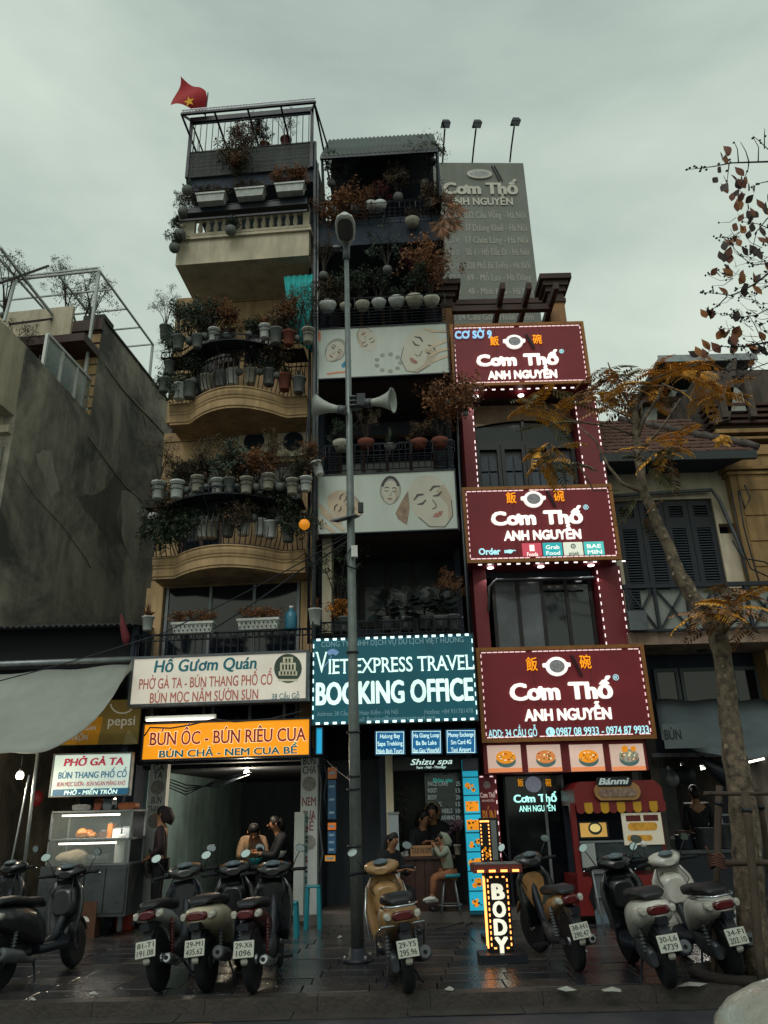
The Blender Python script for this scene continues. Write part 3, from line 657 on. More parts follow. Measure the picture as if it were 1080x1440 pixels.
floor_row([(252, 562, 'spiky', lf_brown, white_pl, .8), (266, 560, 'low', lf_grey, grey_pl, 1), (290, 551, 'spiky', lf_grey, white_pl, .8), (310, 545, 'low', lf_rust, grey_pl, 1.1), (326, 542, 'low', lf_brown, white_pl, 1), (352, 540, 'bush', lf_brown, white_pl, .9), (378, 542, 'low', lf_grey, grey_pl, 1.1), (400, 549, 'spiky', lf_green, terra, .8), (420, 553, 'spiky', lf_grey, grey_pl, .8)], -.8, 'pots on the third floor balcony', 'the third floor balcony')
for i, (a, c, s_) in enumerate(((238, 520, .9), (232, 470, .8), (230, 545, .7))):
 x, z = FB.uz(a, c, -.9); potted(FB, (x, -.9, z - .1), 'tree', lf_grey, ('grey-green climber in the middle of the left end of third floor balcony', 'topmost grey-green climber left of the third floor shelf', 'lowest grey-green climber beside the third floor fascia')[i], 'climbers at left end', ('tall', grey_pl), s=s_, seed=i)
x, z = FB.uz(218, 735, -.8); potted(FB, (x - .02, -.8, z), 'low', lf_rust, 'small succulent on the ledge left of second floor balcony', None, ('round', white_pl), s=.7, ps=.8)
x, z = FB.uz(450, 668, -1.2); o = potted(FB, (x, -1.2, z), 'bush', lf_rust, 'white pot tipped sideways above the lower face billboard', None, ('tall', white_pl), s=1.0); o.rotation_euler[1] = -.35
# first-floor balcony rail with planters
zr0, zr1 = zt(FB, 320, 930, -.85), zt(FB, 320, 889, -.85)
rx0, rx1 = FB.uz(190, 888, -.85)[0], FB.uz(441, 880, -.85)[0]
railing(HB, FB, [(rx0, -.3), (rx0, -.85), (rx1, -.85)], zr0, zr1, 30)
b = MB(); b.box(rx0, rx1, -.9, .1, zr0 - .12, zr0 - .02); b.build('balcony_floor', darkwall, HB)
b = MB(); b.tube([(rx0, -.85, zr1 - .1), (rx1, -.85, zr1 - .1)], .01, 5); scrolls(b, [(rx0, -.85), (rx1, -.85)], zr1 - .05, .04, 30); b.build('scroll_band', darkmet, HB, kind='stuff')
for i, (a, c) in enumerate(((272, 891), (364, 886))):
 x, z = FB.uz(a, c, -.95); long_planter(FB, x, -.95, z, .66, 'white lattice planter, %s of the two on the first floor rail' % ('left', 'right')[i], 'lattice planters', leaf=lf_rust, lattice=True, h=.16)
x, z = FB.uz(207, 887, -.9); potted(FB, (x, -.9, z), 'spiky', lf_rust, 'white pot of rusty spiky leaves at left end of first floor rail', None, ('tall', white_pl), s=.9, ps=.9)
x, z = FB.uz(443, 880, -.9); potted(FB, (x, -.9, z), 'spiky', lf_rust, 'white pot with spiky plant on the drainpipe side of the first floor rail', None, ('tall', white_pl), s=.8, ps=1.1)
x, z = FB.uz(409, 886, -.85); t = thing('water_bottle', 'big blue plastic water bottle on the first floor rail', 'bottle', FB, (x, -.85, z)); b = MB(); b.lathe([(.09, 0), (.1, .02), (.1, .2), (.085, .27), (.04, .31), (.03, .36), (.02, .36)], (x, -.85, z), 14); b.build('bottle_body', mat('blue_plastic', '2E6A80', .3, var=.1), t); b = MB(); b.lathe([(.034, .35), (.034, .39), (.01, .39)], (x, -.85, z), 10); b.build('cap', white, t)
# orange lantern
x, z = FB.uz(428, 738, -1.3); t = thing('round_lantern', 'small orange round lantern hanging at the right end of second floor balcony', 'lantern', FB, (x, -1.3, z)); b = MB(); b.lathe([(.03, -.08), (.085, -.03), (.09, .02), (.06, .075), (.02, .09)], (x, -1.3, z), 12); b.build('lantern_body', glow('lantern_orange', 'E08A20', .5, 'C87A1C'), t); b = MB(); b.rod((x, -1.3, z + .08), (x, -1.1, z + .3), .008); b.build('cord', darkmet, t)
# teal cloth hung to dry on the fourth floor
def cloth_strip(fr, px, y, amp, m, name, label, cat, n=24, folds=5):
 q = [fr.uz(a, c, y) for a, c in px]; b = MB(); vs = []   # px: tl, tr, br, bl
 for j in range(7):
  for i in range(n + 1):
   t, s_ = i / n, j / 6; x = (q[0][0] * (1 - t) + q[1][0] * t) * (1 - s_) + (q[3][0] * (1 - t) + q[2][0] * t) * s_; z = (q[0][1] * (1 - t) + q[1][1] * t) * (1 - s_) + (q[3][1] * (1 - t) + q[2][1] * t) * s_
   vs.append((x, y + amp * math.sin(t * folds * 6.28 + s_ * 2) * (.3 + s_), z))
 fs = [(j * (n + 1) + i, j * (n + 1) + i + 1, (j + 1) * (n + 1) + i + 1, (j + 1) * (n + 1) + i) for j in range(6) for i in range(n)]
 b.add(vs, fs, True); o = b.build(name, m, fr=fr); tag(o, label, cat); sl = o.modifiers.new('s', 'SOLIDIFY'); sl.thickness = .006; return o
tealc = mat('teal_cloth', '2AA6A4', .8, var=.2, scale=3)
cloth_strip(FB, [(399, 389), (441, 386), (438, 494), (408, 472)], -.85, .05, tealc, 'hanging_cloth', 'teal cloth hanging under the top balcony by the drainpipe', 'cloth')
# drainpipe
t = thing('drainpipe', 'tall grey drainpipe bundle between the cream house and the billboards', 'pipe', FB, (XR + .02, -.7, z_1))
for i, (a0, a1, r_, y) in enumerate((((443, 200), (441, 900), .035, -.95), ((447, 230), (446, 760), .02, -.9), ((436, 320), (434, 905), .025, -.7))):
 p, q = FB.uz(*a0, y), FB.uz(*a1, y); b = MB(); b.tube([(p[0], y, p[1]), (q[0], y, q[1])], r_, 8); b.build('pipe', (greymet, steel, darkmet)[i], t)
# flag
fp = FB.uz(250, 160, -1.2); fq = FB.uz(254, 108, -1.2)
t = thing('flag', 'red flag with a yellow star flying above the roof terrace', 'flag', FB, (fp[0] + .55, -1.2, fp[1]))
qd = [FB.uz(a, c, -1.2) for a, c in ((254, 107), (291, 133), (288, 156), (240, 147))]
b = MB(); vs = []; n = 14
for j in range(n + 1):
 for i in range(n + 1):
  u, v_ = i / n, j / n; x = (qd[0][0] * (1 - u) + qd[1][0] * u) * (1 - v_) + (qd[3][0] * (1 - u) + qd[2][0] * u) * v_; z = (qd[0][1] * (1 - u) + qd[1][1] * u) * (1 - v_) + (qd[3][1] * (1 - u) + qd[2][1] * u) * v_
  z += .06 * math.sin(v_ * math.pi) * (u - .5) * -2 + .05 * math.sin(u * math.pi) * (1 if v_ < .5 else -1) * abs(v_ - .5); vs.append((x + .03 * math.sin(v_ * 6), -1.2 + .09 * math.sin(u * 5 + v_ * 3), z))
b.add(vs, [(j * (n + 1) + i, (j + 1) * (n + 1) + i, (j + 1) * (n + 1) + i + 1, j * (n + 1) + i + 1) for j in range(n) for i in range(n)], True)
fo = b.build('flag_cloth', mat('red_flag_cloth', '9A1E20', .8, var=.1), t)
sx, sz = FB.uz(266, 143, -1.33); b = MB(); ps = []
for i in range(10): a = math.pi / 2 + .25 + i * math.pi / 5; r_ = .15 if i % 2 == 0 else .06; ps.append((sx + r_ * .8 * math.cos(a), sz + r_ * math.sin(a)))
b.prism(list(reversed(ps)), -1.335, -1.33); b.build('star', mat('yellow_star', 'D9A21C', .8, var=0), t)
b = MB(); b.tube([(qd[2][0] + .02, -1.2, qd[2][1] - .15), (qd[1][0] + .02, -1.2, qd[1][1] + .05)], .014, 6); b.rod((qd[2][0], -1.2, qd[2][1] - .1), (xs0 + .4, -1.5, zpg), .014); b.build('pole', darkmet, t)
# window and AC on the fourth floor wall are part of the house
x0, x1, z0, z1 = FB.R(343, 417, 393, 440, .12); 
# ground floor room
b = MB(); b.box(XL + .12, XL + .2, .25, 6.5, 0, z_g); b.build('painted_wall', teal_wall, HB)
b = MB(); b.box(XL + .2, XR - .12, 6.3, 6.5, 0, z_g); b.box(XR - .2, XR - .12, .25, 6.3, 0, z_g); b.build('back_wall', darkwall, HB)
b = MB(); b.box(XL + .2, XR - .2, -.3, 6.3, -.01, .06); b.build('floor', tile_ms[0], HB)
b = MB(); b.box(XL - .02, XR, -.25, .09, z_g, z_g + .2); b.build('beam', darkwall, HB)
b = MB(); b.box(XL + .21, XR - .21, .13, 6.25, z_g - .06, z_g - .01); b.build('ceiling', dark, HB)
for k_ in range(4): b = MB(); b.tube([(XL + .25, .3 + k_ * .03, z_g - .1 - k_ * .04), (XL + .8, .4, z_g - .3 - k_ * .05), (XL + 1.3, .5, z_g - .34 + k_ * .04), (XL + 1.9, .45, z_g - .12)], .01, 5); b.build('ceiling_cable', darkmet, HB)
# menu pillars
def menu_pillar(pxs, y, label, items, m_txt):
 x0, x1, z0, z1 = FB.R(*pxs, y); t = thing('menu_pillar', label, 'sign', FB, ((x0 + x1) / 2, y, 0)); b = MB(); b.box(x0, x1, y, y + .14, .05, z1); b.build('panel', mat('white_menu_panel', 'A7ABA8', .6, var=.12, scale=3), t)
 for (s_, py, h_, red, wd) in items:
  xx = (x0 + x1) / 2; w_ = (x1 - x0) * wd; z = FB.uz((pxs[0] + pxs[2]) / 2, py, y)[1]
  if s_ == '@':
   q = MB(); q.disc((xx, z + .1), .11, y - .003, 14); o = q.build('dish_picture', mat('menu_picture', '4A4642', .7, var=.8, scale=22, tint='8A8884'), t)
  else: text(s_, xx - w_ / 2, xx + w_ / 2, z, z + h_, y - .003, mat('menu_red', '6E1E1E', .7, var=0) if red else mat('menu_black', '17191C', .7, var=0), t, off=.01, serif=.08)
 return t
menu_pillar((203, 1075, 228, 1290), -.32, 'white vertical menu pillar reading GA TA and BUN THANG by the standing person', [('GÀ', 1084, .1, 0, .6), ('TA', 1095, .1, 0, .55), ('@', 1117, 0, 0, 1), ('BÚN', 1130, .1, 0, .6), ('THANG', 1143, .1, 0, .85), ('@', 1164, 0, 0, 0), ('MÌ', 1204, .1, 0, .4), ('SỦI', 1216, .1, 0, .5), ('@', 1235, 0, 0, 0)], 0)
menu_pillar((422, 1066, 446, 1290), -.32, 'white vertical menu pillar reading BUN CHA and NEM CUA BE', [('BÚN', 1075, .11, 0, .8), ('CHẢ', 1088, .11, 0, .8), ('@', 1112, 0, 0, 0), ('NEM', 1133, .12, 1, .85), ('CUA', 1152, .12, 1, .85), ('BỂ', 1168, .12, 1, .6), ('@', 1195, 0, 0, 0)], 0)
# ---- white light box
face_w = glow('white_lightbox', 'D8D2C0', .52, '9A988C', noise=.12)
t, e_ = sign_box(FB, -1.15, (183, 919, 434, 990), .25, face_w, greymet, 'restaurant_sign', 'white light box sign reading Ho Guom Quan above the orange sign')
yy = -1.155; tealt = mat('teal_print', '0F5C66', .6, var=0, em='0F5C66', es=.25); redt = mat('faded_red_print', '9C5448', .6, var=0, em='9C5448', es=.3)
px_text('Hồ Gươm Quán', FB, yy, 217, 926, 361, 943, tealt, t, off=.03, shear=.12)
px_text('PHỞ GÀ TA - BÚN THANG PHỐ CỔ', FB, yy, 196, 951.5, 383, 966, redt, t, off=.014)
px_text('BÚN MỌC NẤM SƯỜN SỤN', FB, yy, 211, 972, 363, 986, redt, t, off=.014)
px_text('38 Cầu Gỗ', FB, yy, 382, 975, 421, 982.5, tealt, t, off=.01)
D_ = Draw(FB, yy); b = MB(); D_.ell(b, 405, 940, 19.5, 20.5, .003, 28); rd = b.build('round_picture', mat('tower_picture', '3E4F42', .7, var=.35, scale=9), t); b = MB()
for w_, a, c in ((26, 944, 950), (22, 932, 943.5), (14, 924, 931.5), (28, 955, 958)): D_.quad(b, 405 - w_ / 2, a, 405 + w_ / 2, c, .006)
b.build('tower_motif', mat('tower_cream', 'B9B69C', .6, var=.2, em='B9B69C', es=.25), t); b = MB()
for r_, a, c, nn_ in ((9, 944.5, 949, 5), (8, 934.5, 942, 4), (4, 926, 931, 2)):
 for i in range(nn_): xx = 405 + (i - (nn_ - 1) / 2) * (4.6); D_.quad(b, xx - 1.2, a, xx + 1.2, c, .008)
b.build('tower_window', mat('tower_dark', '27322A', .7, var=0), t)
# ---- orange light box
face_o = glow('orange_lightbox', 'F59A10', .72, 'C87A12', noise=.08)
t, e_ = sign_box(FB, -1.0, (200, 1013, 437, 1067), .12, face_o, darkmet, 'noodle_sign', 'orange light box sign reading BUN OC - BUN RIEU CUA', fw_=.025)
yy = -1.005; oredt = mat('orange_sign_red', '8E2A14', .6, var=0, em='8E2A14', es=.3); halo = glow('white_halo', 'FFE9C0', .75)
px_text('BÚN ỐC - BÚN RIÊU CUA', FB, yy, 209.5, 1026, 432, 1045.5, halo, t, off=.045, serif=.1); px_text('BÚN ỐC - BÚN RIÊU CUA', FB, yy - .004, 210, 1026.5, 431.5, 1045, oredt, t, off=.022, serif=.09)
px_text('BÚN CHẢ - NEM CUA BỂ', FB, yy, 223, 1052, 418.5, 1063, glow('white_halo2', 'F0E6C0', .6), t, off=.05); px_text('BÚN CHẢ - NEM CUA BỂ', FB, yy - .004, 224, 1052.5, 418, 1062.5, tealt, t, off=.03)
p, q = FB.uz(206, 1013, -1.12), FB.uz(300, 1010.5, -1.12); t = thing('tube_light', 'lit fluorescent tube over the orange sign', 'light', FB, (p[0], -1.12, p[1])); b = MB(); b.tube([(p[0], -1.12, p[1]), (q[0], -1.12, q[1])], .016, 6); b.build('tube', tube_w, t); b = MB(); b.box(p[0] - .03, q[0] + .03, -1.1, -1.06, p[1] - .0, p[1] + .06); b.build('fitting', white, t)
# brackets and dangling cable behind the two signs
t = thing('sign_bracket', 'steel brackets and loose black cable between the white and orange signs', 'bracket', FB, (XL, -1, z_g + .1))
for a in (215, 300, 400): p, q = FB.uz(a, 995, -.95), FB.uz(a, 1012, -.95); b = MB(); b.rod((p[0], -.95, q[1]), (p[0], -.95, p[1] + .1), .04); b.rod((p[0], -.95, p[1]), (p[0], -.1, p[1]), .04); b.build('strut', darkmet, t)
b = MB(); b.tube([(FB.uz(a, c, -1.2)[0], -1.2, FB.uz(a, c, -1.2)[1]) for a, c in ((203, 1035), (211, 1023), (240, 1024), (270, 1019), (300, 1011), (330, 1015), (380, 1011), (425, 1000))], .012, 6); b.build('cable', darkmet, t)
def bulb(fr, px, py, y, label, e_=18, r_=.05, up_=.35):
 x, z = fr.uz(px, py, y); t = thing('light_bulb', label, 'light bulb', fr, (x, y, z)); b = MB(); b.lathe([(.01, -r_ * 1.1), (r_ * .8, -r_ * .9), (r_ * 1.05, -r_ * .2), (r_ * .9, r_ * .5), (r_ * .45, r_)], (x, y, z), 14); b.build('globe', glow('warm_bulb', 'FFF2D8', 5), t)
 b = MB(); b.lathe([(r_ * .5, r_), (r_ * .4, r_ * 1.8), (.01, r_ * 1.9)], (x, y, z), 10); b.rod((x, y, z + r_ * 1.8), (x, y, z + up_), .008); b.build('socket', darkmet, t)
 l = bpy.data.lights.new('bulb_light', 'POINT'); l.energy = e_; l.color = (1, .85, .62); l.shadow_soft_size = r_; o = bpy.data.objects.new('bulb_light', l); COL.objects.link(o); o.location = fr.w(x, y - .1, z - .1); return t
bulb(FB, 347, 1086, .6, 'bare bulb glowing over the noodle shop tables', 70)
# fuller greenery spilling between the pots
over = [('second floor flower shelf', -1.18, ((232, 700, 'trail', lf_brown, 1.1), (262, 694, 'bush', lf_green, 1.3), (290, 690, 'bush', lf_brown, 1.4), (332, 690, 'bush', lf_grey, 1.5), (360, 690, 'bush', lf_rust, 1.2), (394, 690, 'airy', lf_brown, 1.1), (421, 692, 'bush', lf_green, 1.2))),
  ('second floor balcony', -.9, ((226, 752, 'trail', lf_green, 1.6), (244, 750, 'trail', lf_green, 1.4), (274, 738, 'trail', lf_green, 1.4), (305, 735, 'bush', lf_grey, 1.6), (330, 735, 'trail', lf_brown, 1.5), (356, 733, 'bush', lf_green, 1.6), (392, 736, 'bush', lf_green, 1.5), (414, 745, 'trail', lf_green, 1.4))),
  ('third floor flower shelf', -1.18, ((243, 484, 'trail', lf_grey, 1.3), (266, 484, 'bush', lf_grey, 1.5), (288, 478, 'bush', lf_green, 1.6), (318, 476, 'bush', lf_rust, 1.3), (350, 474, 'low', lf_green, 1.4), (396, 476, 'bush', lf_rust, 1.3), (418, 480, 'tree', lf_brown, .8))),
  ('third floor balcony', -.85, ((244, 548, 'trail', lf_grey, 1.5), (272, 540, 'bush', lf_green, 1.3), (336, 527, 'bush', lf_brown, 1.2), (365, 527, 'low', lf_green, 1.5), (390, 532, 'bush', lf_brown, 1.2)))]
for where, y, row in over:
 for i, (a, c, kd, lf, s_) in enumerate(row):
  x, z = FB.uz(a, c, y); potted(FB, (x, y, z), kd, lf, '%s leafy filler plant tucked between the pots of the %s' % (ORD[i], where), 'leafy fillers of the ' + where, ('round', grey_pl), s=s_, ps=.55, seed=i)
# ------------------------------------------------------------------ house with the face billboards (middle)
FC = Frame(545, 12.8, -2.6)
CL, CR = FC.uz(443, 850, 0)[0], FC.uz(652, 850, 0)[0]
zc = lambda py, y=-.7, px=545: FC.uz(px, py, y)[1]
HC = thing('billboard_house', 'dark narrow house with two face billboards and a planted roof terrace', 'house', FC, ((CL + CR) / 2, 0, 0))
b = MB(); ztop = zc(345); b.box(CL, CL + .1, .3, 9, 0, ztop); b.box(CR - .1, CR, .3, 9, 0, ztop); b.box(CL, CR, 8.9, 9, 0, ztop); b.build('side_wall', darkwall, HC)
lev = [zc(1018), zc(893), zc(753), zc(660), zc(535), zc(455), zc(347), zc(311)]
soff = mat('brown_soffit', '4A4340', .8, var=.2, scale=2, streak=.3)
for (z0, z1) in ((zc(893) - .12, zc(893)), (lev[2], lev[3]), (lev[4], lev[5])):
 b = MB(); b.box(CL + .02, CR - .02, -.62, 1.0, z0 + .05, min(z0 + .3, z1)); b.box(CL + .1, CR - .1, 1.0, 8.9, z0 + .05, z0 + .25); b.build('balcony_slab', soff, HC)
b = MB(); b.box(FC.uz(440, 330, -.8)[0], FC.uz(624, 330, -.8)[0], -.8, 9, lev[6], lev[7]); b.build('terrace_slab', darkwall, HC)
b = MB(); b.box(CL + .1, CR - .1, 1.0, 1.15, 0, ztop); b.build('recess_wall', mat('recess_plaster', '4A5058', .85, var=.3, scale=1.5, streak=.5), HC)
# windows in the recesses
z0, z1 = zc(893) + .2, zc(893) + 2.3
glazed(HC, CL + .7, CR - .35, z0 + .3, z1 - .25, .96, 3, mat('dark_window_frame', '1D1A1A', .5), mat('curtained_glass', '3E4447', .15, var=.3, scale=2), .09)
glazed(HC, CL + .3, CR - .3, lev[3] + .05, lev[3] + 1.5, .96, 4, brown, glass, .07)
glazed(HC, CL + .3, CR - .3, lev[5] + .05, lev[5] + 1.9, .96, 4, brown, glass, .07)
x0, x1, z0, z1 = FC.R(453, 757, 466, 890, -.55); b = MB(); b.box(x0, x1, -.55, -.2, z0, z1); b.build('column', cream_pale, HC)
# railings
def crail(z0, z1, nb, y=-.72, sc=0, x0=CL + .05, x1=CR - .05):
 railing(HC, FC, [(x0, y), (x1, y)], z0, z1, nb, tr=.014)
 if sc: b = MB(); scrolls(b, [(x0, y), (x1, y)], z1 - sc, sc * .8, int((x1 - x0) / (sc * 2))); b.tube([(x0, y, z1 - 2 * sc), (x1, y, z1 - 2 * sc)], .01, 5); b.build('scroll_band', darkmet, HC, kind='stuff')
crail(zc(893) + .02, zc(873), 18, sc=.07)
crail(lev[3], zc(624), 22, sc=.07)
crail(lev[5], zc(421), 6, y=-.75)
crail(lev[7], zc(287), 24, y=-.78)
# pot racks: horizontal iron bars hung outside the rails
def rack(z0, y0, y1, n, x0, x1, up):
 b = MB()
 for i in range(n): yy = y0 + (y1 - y0) * i / (n - 1); b.tube([(x0, yy, z0), (x1, yy, z0)], .008, 4)
 b.tube([(x0, y1, z0 + up), (x1, y1, z0 + up)], .01, 4)
 for i in range(7): x = x0 + (x1 - x0) * i / 6; b.rod((x, y1, z0), (x, y1, z0 + up), .008); b.rod((x, y0, z0), (x, y1, z0), .01)
 b.build('pot_rack', darkmet, HC)
zrk = zc(437, -1.1); rack(zrk, -.75, -1.2, 6, CL + .02, CR - .06, .24)
zrk2 = zc(298, -1.1); rack(zrk2, -.8, -1.2, 5, CL + .5, CR - .2, .14)
zrk1 = zc(641, -1.0); rack(zrk1, -.75, -1.05, 4, CL + .3, CR - .05, .2)
# corrugated awning over the terrace
def corrugated(b, x0, x1, ya, za, yb, zb, n, amp=.025):
 m_ = n * 4; vs = []
 for (y, z) in ((ya, za), (yb, zb)):
  for i in range(m_ + 1): vs.append((x0 + (x1 - x0) * i / m_, y, z + amp * math.sin(i * math.pi / 2)))
 k_ = m_ + 1; b.add(vs, [(i, i + 1, k_ + i + 1, k_ + i) for i in range(m_)], True)
ax0, ax1 = FC.uz(450, 215, -1.3)[0], FC.uz(616, 205, -1.3)[0]
za_, zb_ = zc(214, -1.3), zc(190, -.2)
tinm = mat('green_tin_sheet', '37433D', .55, metal=.1, var=.25, scale=3, streak=.5)
b = MB(); corrugated(b, ax0, ax1, -1.3, za_, .1, FC.uz(535, 192, .1)[1], 26); o = b.build('tin_awning', tinm, HC); sl = o.modifiers.new('s', 'SOLIDIFY'); sl.thickness = .012
b = MB(); b.box(ax0 + .05, ax1 - .05, .15, .3, lev[7], FC.uz(535, 197, .1)[1]); b.build('terrace_wall', dark, HC)
for xx in (ax0 + .03, ax1 - .03):
 b = MB(); b.rod((xx, -.75, lev[7]), (xx, -1.2, za_), .05); b.build('awning_post', darkmet, HC)
b = MB(); b.rod((ax0, -1.28, za_ - .04), (ax1, -1.28, za_ - .04), .05); b.build('awning_beam', darkmet, HC)
b = MB(); b.box(ax1 - .03, ax1 + .0, -1.3, .15, lev[7], za_ + .1); b.build('terrace_side_screen', darkwall, HC)
# plants of this house
def cpot(a, c, y, kd, lf, pot, s_, ps, label, group, seed=0):
 x, z = FC.uz(a, c, y); return potted(FC, (x, y, z), kd, lf, label, group, pot, s=s_, ps=ps, seed=seed)
for i, a in enumerate((461, 486, 510, 533, 558, 583, 607)):
 cpot(a, (438, 436, 436, 433, 431, 430, 430)[i], -1.0, ('bush', 'airy', 'bush', 'airy', 'low', 'bush', 'tree')[i], (lf_brown, lf_green, lf_green, lf_green, lf_green, lf_green, lf_rust)[i], ('bowl', white_pl), (1.3, 1, 1.3, 1.1, 1, 1.2, .7)[i], (1, .7, .9, .85, .95, .95, .95)[i], '%s white bowl pot from the left in the rack above the upper face billboard' % ORD[i], 'bowl pots above the upper billboard', i)
for i, a in enumerate((522, 535)): cpot(a, 294, -1.0, 'tree', lf_red if i else lf_rust, ('bowl', white_pl), .55, .8, 'white pot with %s tree on the terrace rack' % ('a red leaved' if i else 'a rusty'), 'white terrace pots', i)
cpot(580, 318, -.95, 'low', lf_brown, ('bowl', white_pl), .8, .8, 'lone white pot at the foot of the terrace rail', None)
for i, (a, c, kd, lf, s_, nm) in enumerate(((470, 303, 'trail', lf_rust, 1.7, 'broad rust coloured bush left of the terrace lamp head'), (500, 300, 'trail', lf_rust, 1.5, 'rust coloured bush above the street lamp head'), (466, 262, 'bush', lf_grey, 1.5, 'pale blue-green shrub at upper left of the terrace'), (560, 283, 'bush', lf_brown, 1.6, 'brown bush in the middle of the terrace'), (598, 262, 'tree', lf_brown, 1.1, 'tall brown shrub near the right terrace post'), (607, 232, 'bush', lf_grey, 1.2, 'grey-green foliage under the awning corner'), (610, 290, 'trail', lf_brown, 1.6, 'brown foliage trailing at the terrace corner'),
                                          (608, 385, 'trail', lf_rust, 1.9, 'large rust bush hanging below the terrace corner'), (585, 375, 'trail', lf_red, .9, 'dull red leafy shrub below the terrace slab'), (455, 392, 'tree', lf_brown, .9, 'brown twigs by drainpipe below the terrace slab'), (545, 385, 'airy', lf_grey, 1.3, 'sparse shrub with pale flowers in the middle of the third floor'))):
 cpot(a, c, -.9, kd, lf, ('round', grey_pl), s_, .7, nm, 'shrubs of the planted terrace', i)
x, z = FC.uz(625, 300, -.95); t = thing('palm', 'rusty fan palm leaning out over the grey menu board', 'palm', FC, (x, -.95, z)); rg = random.Random(5)
b = MB(); b.tube([(x - .15, -.8, z - .3), (x - .05, -.9, z)], .03, 6); b.build('trunk', twig, t)
for i in range(13):
 a = -1.9 + i * .3; l_ = (.12, .3, .2)[i % 3]; c_ = V((x + l_ * math.cos(a) - .08, -1.0 - .1 * math.sin(i * 2.3), z + (l_ + .1) * math.sin(a) - .03)); b = MB(); b.tube([(x, -.95, z), c_], .006, 4)
 for k_ in range(19):
  q = a + (k_ - 9) * .16; d = V((math.cos(q), -.25 * math.sin(k_), math.sin(q) - .2)); leaf_quad(b, c_, d, (0, 1, .2), .3 * (1 - abs(k_ - 9) * .035), .028)
 b.build('frond', lf_rust, t)
# second floor recess
for i, (a, c, kd, lf, pot, s_, ps) in enumerate(((481, 634, 'bush', lf_green, ('bowl', white_pl), .9, 1), (515, 631, 'tree', lf_brown, ('bowl', terra), .7, .95), (549, 634, 'spiky', lf_green, ('bowl', grey_pl), 1.2, .7), (590, 631, 'bush', lf_brown, ('bowl', terra), 1, .9), (619, 629, 'tree', lf_rust, ('bowl', terra), .75, .9))):
 cpot(a, c, -.95, kd, lf, pot, s_, ps, '%s pot from the left on the ornate rail above the lower face billboard' % ORD[i], 'pots over the lower billboard', i)
cpot(632, 572, -1.05, 'trail', lf_rust, ('round', grey_pl), 1.8, .6, 'rusty plant spreading from the rail end towards the red sign', None, 1)
cpot(655, 585, -1.15, 'low', lf_rust, ('round', grey_pl), 1.2, .4, 'small rusty sprig reaching over the red pillar', None, 2)
# first floor: big dark leaves
def big_leaf(fr, px, py, y, n, L_, label, seed, m=lf_green, w=.1):
 x, z = fr.uz(px, py, y); t = thing('broad_leaf_plant', label, 'potted plant', fr, (x, y, z), 'broad leaved plants'); rg = random.Random(seed)
 b = MB(); b.lathe([(.1, 0), (.13, .2), (.14, .22), (.1, .22)], (x, y, z), 12); b.build('pot', grey_pl, t); b = MB(); b.tube([(x, y, z + .2), (x, y, z + .5)], .014, 6); b.build('stem', twig, t)
 for i in range(n):
  a = rg.uniform(0, 6.28); el = rg.uniform(-.1, 1.1); d = V((math.cos(a) * math.cos(el), math.sin(a) * math.cos(el) * .6 - .3, math.sin(el))).normalized(); s_ = d.cross(V((0, -.7, .7))).normalized(); p = V((x, y, z + rg.uniform(.25, .5))); l = L_ * rg.uniform(.7, 1.15); b = MB()
  q = [p + d * l * k_ - V((0, 0, l * .35 * k_ * k_)) for k_ in (0, .3, .5, .75, 1)]; ws = (.008, .02, 1 * w, .8 * w, 0); vs = []
  for pt, ww in zip(q, ws): vs += [pt - s_ * ww, pt - V((0, 0, ww * .3)), pt + s_ * ww]
  b.add(vs, [(i_ * 3 + j, i_ * 3 + j + 1, i_ * 3 + j + 4, i_ * 3 + j + 3) for i_ in range(4) for j in range(2)], True); b.build('leaf', m, t)
dkleaf = mat('dark_broad_leaf', '1B2220', .4, var=.3, scale=4, bump=0)
for i, (a, c) in enumerate(((545, 888), (572, 888), (598, 886), (621, 886))): big_leaf(FC, a, c, -.5 - .1 * (i % 2), 13, .42, 'dark broad leaved plant, %s from the left above the teal sign' % ORD[i], i + 3, dkleaf)
cpot(477, 890, -.45, 'tree', lf_green, ('tall', grey_pl), 1.05, 1.1, 'dark climbing shrub beside the pale column', None, 1)
cpot(484, 890, -.62, 'low', lf_yel, ('tall', grey_pl), 1.2, 1, 'yellow flowering pot behind the lamp pole', None, 2)
cpot(638, 886, -.6, 'tree', lf_rust, ('tall', grey_pl), .75, 1, 'rusty shrub at the right end above the teal sign', None, 0)
